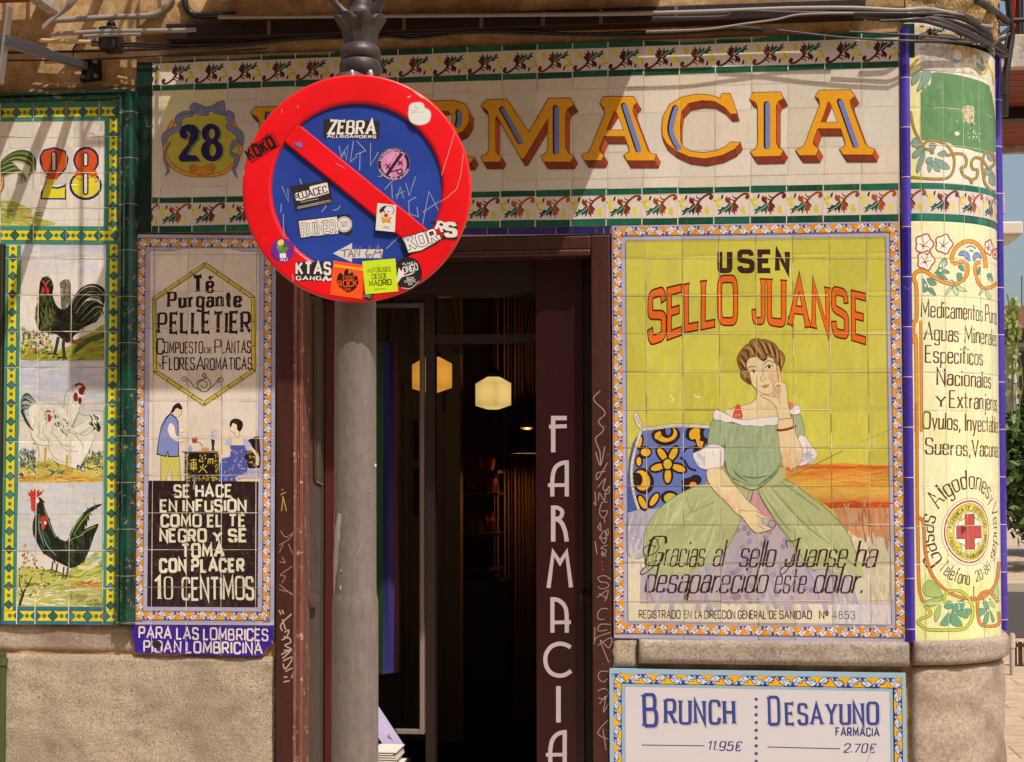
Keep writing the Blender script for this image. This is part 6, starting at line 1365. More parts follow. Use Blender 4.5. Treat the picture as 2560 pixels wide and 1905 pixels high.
for k, (a, b, y) in enumerate(((0, .36, -.036), (.36, .62, -.024), (.62, 1, -.03))): m.box(j2+(j3-j2)*a+.0005, j2+(j3-j2)*b, y, .10, 0, zt-.06-k*.004)
m.build('jamb_moulding', wood('worn_moulding', '6a3c34', '8a5e52', (40, 40, 6), .4, .5, chips='c4a294', chipamt=.58), DW, bevel=.004)
r1, r2 = hx(1479, 1200, Flat(f)), hx(1527, 1200, Flat(f))
MB().box(r1, r2, f, .10, 0, zt).build('door_jamb', M_brown, DW, bevel=.006)
MB().box(j2+.0004, r1-.0004, f-.002, .10, hz(628, 1200, Flat(f)), zt-.002).build('lintel', M_brown, DW, bevel=.006)
MB().box(j3, r1-.0004, f-.012, .09, hz(645, 1200, Flat(f)), hz(628, 1200, Flat(f))-.0006).build('lintel_moulding', M_brown, DW, bevel=.008)
zsof = hz(734, 1200, Flat(.12))
MB().box(j3+.002, r1-.002, .101, .30, zsof, zt+.1).build('shutter_box', M_dark, DW)
MB().box(j3-.01, j3+.045, .101, .16, 0, zsof-.002).build('shutter_guide', wood('grey_guide', '4a403a', '5a4f47', (60, 60, 5), .5, .2), DW)
b0 = P3((776, 1484), .07); b1 = P3((798, 1503), .07)
M_steel = mat('worn_steel', '8a8078', .35, metal=.8)
MB().box(b0.x, b1.x, .062, .07, b1.z, b0.z).tube([(b1.x-.012, .06, (b0.z+b1.z)/2), (b1.x-.012, .075, (b0.z+b1.z)/2)], .006).build('latch_bracket', M_steel, DW)
q0, q1, q2, q3 = P3((787, 760), .1), P3((787, 1190), .1), P3((791, 1205), .1), P3((809, 1213), .1)
MB().tube([q0, q1, q2, q3], .007).build('bolt_rod', mat('brass_rod', '6a5030', .35, metal=.8), DW)
h0, h1 = P3((1450, 1484), .05), P3((1476, 1504), .05)
MB().box(h0.x, h1.x, .04, .052, h1.z+.006, h0.z-.006).tube([(h0.x+.006, .03, (h0.z+h1.z)/2-.018), (h0.x+.006, .03, (h0.z+h1.z)/2+.018)], .009).build('hinge_pin', mat('dark_iron', '2a2020', .5, metal=.6), DW)
tq = .20; T_ = Flat(tq)
x0, x1 = hx(1087, 1000, T_), hx(1342, 1000, T_)
MB().box(hx(1064, 1000, T_), x0, tq, tq+.06, 0, zsof).build('door_post', M_dark, DW)
MB().box(x0, x1, tq+.005, tq+.05, hz(858, 1200, T_), hz(836, 1200, T_)).build('transom_bar', M_dark, DW)
gl = mat('pane_glass', 'ffffff', .02); gl.node_tree.nodes['Principled BSDF'].inputs['Transmission Weight'].default_value = 1.0; gl.node_tree.nodes['Principled BSDF'].inputs['IOR'].default_value = 1.02
MB().box(x0+.001, x1-.001, tq+.02, tq+.024, hz(835.5, 1200, T_), zsof-.002).build('transom_pane', gl, DW)
# ---- the shutter leaf that carries the upright lettering
SL = empty('lettered_door_leaf', (hx(1400, 1900, Flat(.07)), .07, 0), 'dark maroon door leaf with white upright lettering running down it', 'door leaf')
lf_ = Flat(.07)
MB().box(hx(1341, 1500, lf_), hx(1459, 1500, lf_), .0715, .105, .02, hz(640, 1400, lf_)).build('leaf_panel', wood('maroon_leaf', '250a0d', '2e0d10', (30, 30, 3), .35, .12), SL)
MB().box(hx(1460, 1500, lf_), hx(1478, 1500, lf_), .09, .13, .02, hz(640, 1400, lf_)).build('leaf_edge', M_dark, SL)  # dark strip filling the black gap beside the leaf, its shade given as colour
aw = Art(lf_); WT = 'b9a9ae'
aw.zone('K')
F1 = lambda *s_: [aw.stroke(WT, P, 31, sm) for P, sm in s_]
def vletter(zone, st):
    aw.zone(zone)
    for P, sm, w in st: aw.stroke(WT, P, w, sm)
vletter('K', [([(560, 400), (560, 138), (664, 138)], 0, 34), ([(528, 204), (664, 200)], 0, 30)])
vletter('K', [([(554, 737), (554, 620), (560, 540), (600, 480), (666, 478), (666, 737)], 2, 32) if 0 else ([(554, 738), (554, 600), (575, 520), (620, 485), (664, 476)], 1, 32), ([(664, 462), (664, 738)], 0, 32), ([(520, 652), (664, 650)], 0, 28)])
vletter('K', [([(560, 1083), (560, 808)], 0, 34), ([(545, 823), (590, 823), (628, 850), (618, 895), (575, 915)], 1, 30), ([(575, 905), (620, 935), (650, 1000), (664, 1083)], 1, 33)])
vletter('K', [([(524, 1438), (560, 1165), (612, 1245), (662, 1165), (696, 1433)], 0, 32)])
vletter('O', [([(554, 663), (554, 392)], 0, 32), ([(548, 406), (600, 415), (645, 455), (662, 520), (664, 663)], 1, 32), ([(560, 585), (696, 583)], 0, 28)])
vletter('O', [([(694, 776), (655, 755), (600, 748), (545, 770), (508, 820), (500, 872), (512, 930), (550, 975), (605, 992), (655, 983), (698, 955)], 1, 32)])
vletter('O', [([(600, 1072), (600, 1350)], 0, 36)])
vletter('O', [([(538, 1652), (538, 1560), (556, 1480), (600, 1435), (648, 1424)], 1, 32), ([(648, 1408), (648, 1760)], 0, 32), ([(504, 1597), (648, 1596)], 0, 28), ([(538, 1640), (538, 1760)], 0, 32)])
aw.build('lettering', painted('white_letter_paint', .5, 0, .1), SL)
# scribbles scratched into the jambs
sc = Art(Flat(f-.0002)); sc.zone('K')
CH = '9a8478'
sc.strokes(CH, [[(920, -70), (870, -20), (885, 20), (940, 70), (955, 110), (905, 165), (945, 215), (930, 250), (885, 290), (895, 340), (918, 400), (922, 500)], [(885, 400), (922, 500), (955, 355)]], 7)
sc.strokes(CH, [[(975, 480), (930, 560), (895, 610), (895, 560), (960, 545)], [(900, 670), (960, 600), (940, 680), (980, 690)], [(960, 700), (990, 660), (985, 710), (950, 720)], [(905, 770), (915, 710), (950, 770), (960, 700)], [(880, 700), (885, 800), (870, 780)], [(975, 780), (930, 790), (915, 870), (950, 900), (975, 850), (930, 850)], [(950, 900), (955, 940)], [(900, 980), (920, 940), (925, 1000), (900, 970)], [(985, 985), (965, 1000), (975, 1040), (985, 1000)], [(910, 1060), (950, 1000), (960, 1060), (920, 1050), (950, 1100), (970, 1050)], [(975, 1110), (925, 1130), (965, 1150), (950, 1185), (925, 1180)], [(940, 1200), (935, 1160), (965, 1200)], [(880, 1080), (895, 1180)], [(930, 1235), (932, 1240)], [(937, 1265), (939, 1270)], [(941, 1295), (943, 1302)],
    [(1000, 1375), (960, 1345), (905, 1355), (920, 1390), (975, 1400), (980, 1430), (930, 1445), (900, 1425)], [(895, 1510), (980, 1455), (955, 1540)], [(910, 1480), (975, 1520)]], 6)
sc.zone('O').strokes(CH, [[(980, 480), (930, 480), (900, 520), (910, 560), (950, 560)], [(1000, 600), (920, 600), (905, 650), (975, 640)], [(880, 620), (875, 750), (890, 700), (1000, 660)], [(900, 760), (1005, 700), (985, 780), (920, 720), (985, 890)], [(935, 900), (938, 905)], [(980, 960), (920, 960), (905, 1010), (945, 1040), (980, 1010)], [(900, 1110), (950, 1090), (985, 1120), (950, 1170), (905, 1160)], [(915, 1210), (960, 1150), (945, 1270), (985, 1200)], [(980, 1330), (900, 1430), (985, 1480)], [(940, 1400), (965, 1560)]], 6)
sc.zone('M').strokes('b09a8c', [[(2135, 490), (2150, 525)], [(2158, 488), (2170, 520)], [(2160, 560), (2185, 640)], [(2230, 520), (2150, 600), (2160, 650)], [(2175, 660), (2210, 645), (2190, 700), (2170, 690)], [(2155, 720), (2205, 700), (2225, 735), (2180, 760), (2230, 790), (2170, 800)], [(2150, 830), (2225, 800), (2160, 860)], [(2165, 880), (2240, 850), (2185, 940), (2165, 900)], [(2185, 960), (2245, 935), (2230, 1010)], [(2170, 1005), (2200, 1000)], [(2170, 1040), (2215, 1030)]], 10)
sc.zone('J').strokes('a0746c', [[(310, 1000), (350, 1050), (400, 1020)], [(300, 1110), (380, 1060), (405, 1010)], [(300, 1235), (345, 1245), (320, 1200)], [(300, 1170), (330, 1100)], [(400, 1270), (330, 1320), (310, 1340), (345, 1350), (320, 1400)], [(300, 1410), (410, 1500)], [(300, 1450), (395, 1480), (410, 1525)], [(370, 1100), (405, 1180)]], 6).strokes('b09a4a', [[(330, 735), (318, 850)], [(330, 740), (355, 850)], [(310, 725), (350, 705)], [(322, 680), (326, 690)]], 7)
sc.build('scratched_scribble', painted('scratch', .6, 0, .1), DW)

# ---- dim shop inside
room = MB().box(-3.2, .95, 4.9, 5.0, 0, 3.6).box(-3.3, -3.2, .37, 5, 0, 3.6).box(.95, 1.0, .37, 5, 0, 3.6)
tag(room.build('interior_wall', wood('interior_plaster', '8a6e64', '957a70', (2, 2, 2), .8, .1)), kind='structure')
tag(MB().box(-3.3, 1.0, .37, 5, 3.6, 3.7).build('interior_ceiling', mat('ceiling_plaster', '6a5a4e', .9)), kind='structure')
tag(MB().box(-3.3, 1.0, .37, 5, -.1, .0).build('interior_floor', mat('dark_floor', '2a1d18', .5)), kind='structure')
# vaulted partition with two arches left of the glass door
PT = empty('arched_cabinet', (-1.3, 3.0, 0), 'tall pale wall cabinet with pointed arch and dim framed panels behind the door', 'cabinet')
pz = lambda x, y, d: P3((x, y), d)
c0, c1 = pz(940, 1000, 3.0).x, pz(1150, 1000, 3.0).x
M_cab = mat('cabinet_paint', '8d8070', .6)
MB().box(c0-.5, c1, 3.0, 3.12, 0, 3.3).build('cabinet_body', M_cab, PT)
for x in (998, 1016, 1100):
    a = pz(x, 1000, 2.97); MB().box(a.x-.02, a.x+.02, 2.96, 3.0, 0, 2.2).build('pilaster', M_cab, PT, bevel=.004)
for xa, xb in ((975, 1045), (1060, 1150)):
    A_, B_ = pz(xa, 900, 2.98), pz(xb, 900, 2.98)
    MB().tube([(A_.x+(B_.x-A_.x)*t, 2.98, 2.35+.5*math.sin(math.pi*t)**.6) for t in [i/16 for i in range(17)]], .022).tube([(A_.x+(B_.x-A_.x)*(.15+.7*t), 2.98, 2.35+.36*math.sin(math.pi*t)**.6) for t in [i/16 for i in range(17)]], .012).build('arch_rib', M_cab, PT)
for (xa, ya, xb, yb) in ((1000, 1040, 1008, 1130), (1001, 1180, 1008, 1260), (1086, 960, 1114, 1030), (1086, 1060, 1106, 1230), (1086, 1260, 1106, 1400), (1034, 1050, 1046, 1150), (1034, 1170, 1046, 1290)):
    A_, B_ = pz(xa, ya, 2.985), pz(xb, yb, 2.985); MB().box(A_.x, B_.x, 2.97, 2.999, B_.z, A_.z).build('inset_panel', mat('brown_panel', '4a2a1c', .3), PT, bevel=.004)
CT = empty('striped_curtain', (-.6, 3.9, 0), 'striped floor length curtain lit by a lamp inside the shop', 'curtain')
V = []; n = 90; xa, xb = pz(1222, 1000, 3.9).x, pz(1352, 1000, 3.9).x
for i in range(n+1):
    x = xa+(xb-xa)*i/n
    for z in (0, 3.0): V.append((x, 3.9+.05*math.sin(i*1.05)+.02*math.sin(i*.37), z))
cm = mat('striped_cloth', '6a5040', .8); t = NT(cm); sx = t.n('ShaderNodeSeparateXYZ', {0: t.pos()}).outputs[0]
t.to('Base Color', t.mix(t.math('GREATER_THAN', t.math('SINE', t.math('MULTIPLY', sx, 84)), .2), '7c6656', '6a4c40'))
MB().add(V, [(2*i, 2*i+2, 2*i+3, 2*i+1) for i in range(n)]).build('curtain_cloth', cm, CT, smooth=True, ang=80)
MB().tube([(xa-.05, 3.9, 3.03), (xb+.05, 3.9, 3.03)], .015).build('curtain_rod', M_dark, CT)
# shelf of bottles at the back
BS = empty('back_bar_shelf', (-1.0, 3.6, 0), 'dim wooden shelves at the back of the shop, carrying glassware', 'shelf')
s0, s1 = pz(1140, 1200, 3.6).x, pz(1252, 1200, 3.6).x
for y in (1176, 1230, 1330, 1420): z = pz(1200, y, 3.6).z; MB().box(s0, s1, 3.45, 3.75, z-.02, z).build('shelf_board', mat('shelf_wood', '3a2418', .5), BS)
MB().box(s0-.05, s1+.05, 3.42, 3.8, 0, .95).build('counter', M_dark, BS)
gb = [MB().lathe([(.022, 0), (.024, .01), (.024, .075), (.01, .10), (.01, .13)], (0, 0, 0), 10), MB().lathe([(.018, 0), (.03, .06), (.028, .10)], (0, 0, 0), 10)]
M_bot = mat('bottle_glass', '6a3a20', .1)
proto = [g.build(nm, M_bot) for g, nm in zip(gb, ('bottle', 'drinking_glass'))]
for k, o in enumerate(proto): tag(o, ('small dark bottle on the dim back shelf', 'small glass tumbler on the dim back shelf')[k], ('bottle', 'glass')[k], ('bottles on the back shelf', 'glasses on the back shelf')[k])
rb = random.Random(9); i = 0
for y in (1176, 1230, 1330):
    z = pz(1200, y, 3.6).z
    for q in range(6):
        k = 0 if y == 1330 else 1
        o = proto[k] if (i == 0 and k) or (y == 1330 and q == 0) else proto[k].copy()
        if o.name not in COL.objects: COL.objects.link(o)
        o.location = (s0+.05+(s1-s0-.1)*q/5+rb.uniform(-.01, .01), 3.52+rb.uniform(0, .06), z+.001); i += 1
# pendant lamps
def hexlamp(px, py, w, h, d, col, st, label):
    c = pz(px, py, d); s_ = (d-EYE.y)/FPX*1.02; W2, H2 = w*s_/2, h*s_
    L = empty('pendant_lamp', (c.x, c.y, c.z-H2/2), label, 'lamp', 'glowing pendant lamps in the shop')
    ang = [math.radians(30+60*k) for k in range(6)]; V = []
    for r, z in ((.32, -.5), (1.0, -.38), (1.0, .30), (.36, .5)):
        for a in ang: V.append((c.x+W2*r*math.cos(a+.3), c.y+W2*r*math.sin(a+.3), c.z+z*H2))
    F = [(i*6+k, i*6+(k+1) % 6, i*6+6+(k+1) % 6, i*6+6+k) for i in range(3) for k in range(6)]+[(5, 4, 3, 2, 1, 0), (18, 19, 20, 21, 22, 23)]
    mm = mat('lamp_glass', col, .3); t = NT(mm); b_ = t.b
    b_.inputs['Emission Color'].default_value = (*lin(col), 1)
    dist = t.n('ShaderNodeVectorMath', {0: t.pos(), 1: tuple(c)}, operation='DISTANCE').outputs['Value']            # no bulb inside: glow gradient drawn in by distance from the centre
    fl_ = t.n('ShaderNodeSeparateXYZ', {0: t.n('ShaderNodeNewGeometry').outputs['Normal']}).outputs[0]  # facet shading put into the emission by the way each side faces
    t.to('Emission Strength', t.math('MULTIPLY', t.n('ShaderNodeMapRange', {0: dist, 1: W2*.85, 2: W2*1.25, 3: st*1.12, 4: st*.62}).outputs[0], t.math('MULTIPLY_ADD', fl_, .12, 1.0)))
    MB().add(V, F).build('lamp_shade', mm, L)
    MB().lathe([(W2*.42, 0), (W2*.42, .02), (W2*.3, .035), (.012, .05), (.008, .06)], (c.x, c.y, c.z+H2*.5), 16).build('lamp_cap', M_dark, L)
    MB().tube([(c.x, c.y, c.z+H2*.5+.05), (c.x, c.y, 3.6)], .006).build('lamp_rod', M_dark, L)
    return c
hexlamp(1080, 937, 107, 88, 1.9, 'e09a3a', .75, 'amber six sided pendant lamp glowing behind the door post')
hexlamp(1233, 983, 94, 80, 2.3, 'ecc878', .78, 'cream six sided pendant lamp hanging free in the doorway')
# black pendant with its bulb against the curtain
c = pz(1316, 1104, 3.55); BP = empty('black_pendant_lamp', tuple(c), 'black drum shaded lamp on a thin wire, its bulb lighting the curtain', 'lamp')
V = []; n = 20; r = .10
for i in range(n):
    a = 2*math.pi*i/n
    for z in (.075, -.075): V.append((c.x+r*math.cos(a), c.y+r*math.sin(a), c.z+z))
MB().add(V, [(2*i, 2*((i+1) % n), 2*((i+1) % n)+1, 2*i+1) for i in range(n)]).build('drum_shade', mat('black_shade', '120c0c', .7), BP, smooth=True)
MB().lathe([(.012, .0), (.045, .02), (.04, .14), (.015, .18)], (c.x, c.y, c.z+.07), 14).build('lamp_cap', M_dark, BP)
MB().tube([(c.x, c.y, c.z+.25), (c.x-.02, c.y, c.z+.6), (c.x+.03, c.y, c.z+.9), (c.x, c.y, 3.6)], .005).build('wire', M_dark, BP)
MB().lathe([(.01, -.03), (.03, -.015), (.034, 0), (.03, .018), (.012, .034)], (c.x+.01, c.y+.04, c.z-.02), 12).build('bulb', emit('bulb_light', 'ffa850', 220), BP)
# glass door leaf standing open, with its pale frame
gx0, gx1 = pz(985, 1000, .55).x, pz(1060, 1000, .55).x; zt_, zb_ = pz(1030, 757, .55).z, pz(1030, 1836, .55).z
GD_ = empty('open_glass_door', (gx1, .55, zb_), 'open glass door leaf with a thin grey frame', 'door')
M_fr = mat('grey_door_frame', '8a7a74', .45)
MB().box(gx1-.021, gx1, .55, .585, zb_, zt_).build('door_stile', M_fr, GD_, bevel=.003); MB().box(gx0-.1, gx1-.0215, .55, .585, zb_, zb_+.022).build('bottom_rail', M_fr, GD_, bevel=.003)
MB().box(gx0-.1, gx1-.0215, .55, .585, zt_-.02, zt_).build('top_rail', M_fr, GD_, bevel=.003); MB().box(gx0-.1, gx1-.022, .565, .57, zb_+.023, zt_-.021).build('door_pane', gl, GD_)
MB().box(pz(812, 1500, .16).x, pz(838, 1500, .16).x, .16, .2, 0, zsof-.003).build('inner_stile', wood('red_brown_stile', '421a16', '541f19', (30, 30, 4), .45, .2), DW)
# rainbow flag
fl = Art(Flat(.42)); fl.zone('src')
RF = empty('rainbow_flag', tuple(pz(965, 1690, .42)), 'rainbow flag hanging behind the lamp post inside the doorway', 'flag')
V = []; F = []; C_ = []; xs_ = [905, 918, 930, 941, 957, 972, 985, 996]; cl = ['7a1a14', '8a4a14', '16401c', '16401c', '1c2466', '241a60', '4a1018']
for j in range(31):
    y = 862+(1690-862)*j/30
    for i, x in enumerate(xs_): p = pz(x+math.sin(j*.3)*1.5, y+(x-905)*-.10, .42); V.append((p.x, p.y+.012*math.sin(i*1.7+j*.12), p.z))
for j in range(30):
    for i in range(7): a = j*8+i; F.append((a, a+1, a+9, a+8)); C_.append(cl[i])
me = bpy.data.meshes.new('flag_cloth'); me.from_pydata(V, [], F); ca = me.color_attributes.new('Col', 'FLOAT_COLOR', 'CORNER')
ca.data.foreach_set('color', np.repeat(np.array([(*lin(q), 1) for q in C_], dtype=np.float32), 4, axis=0).ravel()); link('flag_cloth', me, painted('flag_dye', .8, 0, .1), RF)
# papers at the foot of the door
def sheet(name, P, th, m, lab, cat, d): pass
MS = empty('menu_card', tuple(pz(985, 1890, .3)), 'lilac menu card leaning behind the lamp post', 'menu')
q = [pz(930, 1745, .34), pz(943, 1762, .34), pz(1009, 1862, .30), pz(970, 1880, .28), pz(930, 1820, .30)]
m = MB(); k = len(q); m.add([tuple(p) for p in q]+[(p.x, p.y+.006, p.z) for p in q], [tuple(range(k)), tuple(range(k, 2*k))[::-1]]+[(i, (i+1) % k, k+(i+1) % k, k+i) for i in range(k)]).build('card', mat('lilac_card', 'a79ac0', .6), MS)
a_ = pz(975, 1845, .308); MB().prism([(a_.x-.015, a_.z-.012), (a_.x+.02, a_.z-.016), (a_.x-.005, a_.z+.02)], .298, .3).build('printed_picture', mat('gold_print', '9c7a2a', .6), MS)
PS = empty('paper_stack', tuple(pz(965, 1905, .1)), 'stack of white leaflets lit by the sun at the foot of the doorway', 'papers')
for i in range(7):
    a_, b_ = pz(928, 1878+i*6, .06), pz(985+random.uniform(-6, 12), 1878+i*6, .06); MB().box(a_.x, b_.x, .06+i*.002, .25, a_.z-.006, a_.z-.0005).build('leaflet', mat('leaflet_paper', 'd8d0c4', .6), PS)
MB().box(pz(926, 1900, .05).x, pz(1000, 1900, .05).x, .05, .3, 0, pz(960, 1921, .05).z).build('leaflet_box', M_dark, PS)

# ---- ground
M_pav = rocky('paving', 'a8917a', 'b8a28a', 'c6b199', sc=8, bump=.3, rough=.9, stain='98836e', st=.4); t = NT(M_pav)
br = t.n('ShaderNodeTexBrick', {'Vector': t.pos(), 'Scale': 1.0, 'Mortar Size': .006, 'Brick Width': .6, 'Row Height': .4, 'Color1': (1, 1, 1, 1), 'Color2': (.86, .86, .86, 1), 'Mortar': (.4, .4, .4, 1)}).outputs[0]
lk = t.b.inputs['Base Color'].links[0].from_socket; t.to('Base Color', t.mix(1.0, lk, br, 'MULTIPLY'))
tag(MB().box(-300, 300, -60, 400, -.3, 0).build('ground', M_pav), kind='structure')
# ---------------------------------------------------------------- lamp post and no-parking sign
YP = -2.44
pc = P3((888, 1400), YP); pd = (pc-EYE).dot(CF); PR = 53/FPX*pd
LP = empty('lamp_post', (pc.x, YP, 0), 'grey painted iron lamp post with a leafy collar, carrying the no-parking sign', 'lamp post')
zz_ = lambda y: P3((888, y), YP).z
M_post = mat('post_paint', '5a504a', .42); t = NT(M_post); p_ = t.pos()
st_ = t.n('ShaderNodeMapping', {'Vector': p_, 'Scale': (60, 60, 16)}).outputs[0]
a_ = t.noise(st_, 1, 6, .7); t.to('Base Color', t.mix(t.ramp(t.noise(p_, 34, 7, .75), (.62, 0), (.72, .5)), t.ramp(a_, (.3, '6a5f59'), (.7, '7d716a')), '4c4039'))
t.to('Normal', t.bump(t.math('ADD', t.math('MULTIPLY', a_, .8), t.math('ADD', t.noise(p_, 26, 3), t.ramp(t.noise(p_, 90, 4, .8), (.60, 0), (.7, .6)))), .55, .005))
ku = pd/FPX
prof = [(.12, 0), (.12, .05), (.10, .07), (.085, .3), (.075, .34), (PR*1.10, .38), (PR*1.09, zz_(1530)), (PR*1.075, zz_(1500)), (PR*1.02, zz_(1488)), (PR*1.0, zz_(1480)), (PR*.985, zz_(900)), (PR*.97, zz_(760)), (PR*.93, zz_(190))]
MB().lathe(prof, (pc.x, YP, 0), 36).build('post_shaft', M_post, LP, smooth=True)
M_post_shade = mat('shaded_post_paint', '37302d', .45); t = NT(M_post_shade); a_ = t.noise(t.pos(), 40, 6, .7); t.to('Base Color', t.ramp(a_, (.3, '2c2624'), (.7, '463e3a'))); t.to('Normal', t.bump(a_, .4, .004))  # post paint darkened: shade on collar, stem and arms put into the colour
zb_ = lambda y: zz_(y/3.06)
rp = [(44, 600), (50, 570), (52.5, 540), (53, 505), (50, 475), (44, 464), (48, 455), (52, 430), (52, 400), (48, 372), (42, 355), (38, 340)]
cx = P3((600+920/3.06, 160), YP).x
MB().lathe([(r*ku, zb_(y)) for r, y in rp], (cx, YP, 0), 36).build('collar_rings', M_post_shade, LP, smooth=True)
V = []; F = []; n = 64; rows_ = [(40, 350, 0), (41, 320, .03), (43, 280, .06), (46, 240, .08), (52, 205, .10), (61, 180, .16), (60, 165, .2), (50, 158, .12), (40, 165, 0)]
for r, y, am in rows_:
    for k in range(n):
        a = 2*math.pi*k/n; lob = abs(math.sin(a*4)); rr_ = r*ku*(1+am*(lob-.5)+.02*math.sin(a*24)*(am > 0)); z = zb_(y)+(.012*lob if am > .1 else 0)
        V.append((cx+rr_*math.cos(a), YP+rr_*math.sin(a), z))
for i in range(len(rows_)-1):
    for k in range(n): F.append((i*n+k, i*n+(k+1) % n, i*n+n+(k+1) % n, i*n+n+k))
MB().add(V, F).build('leaf_capital', M_post_shade, LP, smooth=True)
MB().lathe([(r*ku, zb_(y)) for r, y in ((38, 175), (44, 150), (44, 125), (40, 112), (34, 100), (30, 60), (30, -300), (26, -400))], (cx, YP, 0), 28).build('upper_stem', M_post_shade, LP, smooth=True)
for sgx, sgy in ((-1, -.4), (1, -.4), (-.3, 1), (.5, .9)):
    d = Vector((sgx, sgy)).normalized()
    P = [(cx+d.x*r*ku, YP+d.y*r*ku, zb_(y)) for r, y in ((34, 130), (48, 95), (60, 50), (72, 0), (90, -80), (120, -160), (150, -190))]
    MB().tube(P, [.018, .015, .012, .012, .012, .010, .006], 10).build('scroll_arm', M_post_shade, LP, smooth=True)
MB().lathe([(.02, 0), (.16, .05), (.18, .4), (.1, .5), (.02, .56)], (cx, YP, zb_(-420)), 6).build('lantern', mat('lantern_glass', 'b0a890', .2), LP)
rp_ = Round(pc.x, YP, PR*1.012, 14); rp_.slabs = [math.radians(-90+12*i)*rp_.R for i in range(16)]
al_ = Art(rp_, base=.0006); al_.zone('J')
al_.poly('b9aeac', [(752, 868), (775, 866), (777, 930), (765, 990), (770, 1040), (755, 1120), (752, 1250), (735, 1370), (728, 1470), (718, 1508), (713, 1400), (716, 1240), (722, 1100), (724, 1010)]).dabs(('8a7f7c', '9c9090'), (720, 1000, 760, 1480), 26, 14, 5, 90, 20, lambda x, y: abs(x-(748-(y-1000)*.05)) < 14, 2)
al_.poly('b5aaa8', [(722, 880), (728, 880), (724, 990), (719, 1000)])
al_.ell('d8cfca', 1035, 500, 8, 14).ell('d0c6c0', 775, 1305, 5, 9).ell('d0c6c0', 770, 1435, 7, 18)
al_.zone('N').strokes('d6cdc8', [[(1022, 755), (1035, 810), (1038, 930)], [(1002, 828), (1018, 870), (1012, 935)], [(865, 925), (880, 890), (945, 905), (945, 930)]], 10).poly('b0a0b4', [(875, 1090), (900, 1085), (955, 1125), (955, 1155), (910, 1130)]).poly('c99a94', [(915, 1120), (945, 1125), (950, 1140), (920, 1140)])
al_.zone('J').strokes('93867e', [[(945, 1080), (915, 1140), (885, 1200)], [(990, 660), (1000, 690), (975, 700)]], 7)
al_.build('paint_scrap', painted('scrap', .6, 0, .1), LP)

SC = P3((892, 470), -2.545); sdp = (SC-EYE).dot(CF); SR = 286.5/FPX*sdp
sn = Vector((-CF.x, -CF.y, .0)).normalized(); sr_ = Vector((0, 0, 1)).cross(sn)*1.0; su = Vector((0, 0, 1))
if sr_.dot(CR) < 0: sr_ = -sr_
NP = empty('no_parking_sign', tuple(SC), 'round red and blue no-parking sign covered in stickers and scratches', 'traffic sign')
at3 = lambda x, y, h: tuple(SC+sr_*(x*SR)+su*(y*SR)+sn*h)
M_red = mat('sign_red', 'c00a14', .32); t = NT(M_red); t.to('Base Color', t.mix(t.ramp(t.noise(t.pos(), 60, 6, .7), (.66, 0), (.73, .7)), t.ramp(t.noise(t.pos(), 5, 3), (.3, 'd20a14'), (.7, 'e6121d')), 'd8887e'))
M_blue = mat('sign_blue', '20429c', .35); t = NT(M_blue); t.to('Base Color', t.mix(t.ramp(t.noise(t.pos(), 90, 6, .7), (.66, 0), (.75, .35)), t.ramp(t.noise(t.pos(), 6, 3), (.3, '1d3789'), (.7, '26439c')), '7f92c4'))
M_back = mat('sign_back', '6a6a6c', .4, metal=.6)
def rings(L, n=96):
    V = [at3(r*math.cos(2*math.pi*k/n), r*math.sin(2*math.pi*k/n), h) for r, h in L for k in range(n)]
    F = [(i*n+k, i*n+(k+1) % n, i*n+n+(k+1) % n, i*n+n+k) for i in range(len(L)-1) for k in range(n)]
    return V, F
V, F = rings([(.965, -.018), (1.0, -.016), (1.0, -.004), (.996, .002), (.988, .0052), (.98, .006), (.97, .0062), (.775, .0062), (.765, .006), (.757, .0045), (.742, -.003), (.742, -.006)]); MB().add(V, F).build('red_ring', M_red, NP, smooth=True, ang=50)
V, F = rings([(.745, -.004), (.4, -.004), (.001, -.004)]); MB().add(V, F).build('blue_disc', M_blue, NP)
V, F = rings([(.97, -.017), (.5, -.017), (.001, -.017)]); MB().add(V, F).build('back_plate', M_back, NP)
ba = math.radians(-39.5); bd = Vector((math.cos(ba), math.sin(ba))); bn = Vector((-bd.y, bd.x)); hw = .0905
V = []
for s_ in (-.745, .745):
    for w, h in ((-hw-.012, -.0039), (-hw, .0052), (hw, .0052), (hw+.012, -.0039)): q = bd*s_+bn*w; V.append(at3(q.x, q.y+.012, h))
MB().add(V, [(0, 1, 5, 4), (1, 2, 6, 5), (2, 3, 7, 6)]).build('diagonal_bar', M_red, NP)
for x in (-.045, .115):
    m = MB(); c_ = Vector(at3(x, 1.0, -.008)); m.lathe([(.008, -.006), (.009, .004), (.006, .012), (.002, .014)], c_, 10).build('bolt', mat('bolt_zinc', 'a8a4a0', .4, metal=.7), NP, smooth=True)
for dz in (.7, -.7):
    c_ = Vector(at3(0, dz, -.018)); MB().box(c_.x-.05, c_.x+.05, c_.y+.002, YP-PR*.6, c_.z-.015, c_.z+.015).build('clamp', M_back, NP)
LOW, HIGH = Tilt(SC+sn*-.0038, sr_, su), Tilt(SC+sn*.0062, sr_, su)
M_stk = painted('sticker_vinyl', .35, 0, .08)
def stick(label, hi=False, lift=0):
    a = Art(HIGH if hi else LOW, base=.0003+lift); a.zone('S'); a.lab = label; return a
def done(a): o = a.build('sticker', M_stk, NP); o['label'] = a.lab
K_, W_2 = '2a2422', 'dcd6d0'
a = stick('black oblong sticker with big white slanted lettering near the top'); a.poly(K_, [(594, 337), (994, 349), (990, 478), (594, 468)])
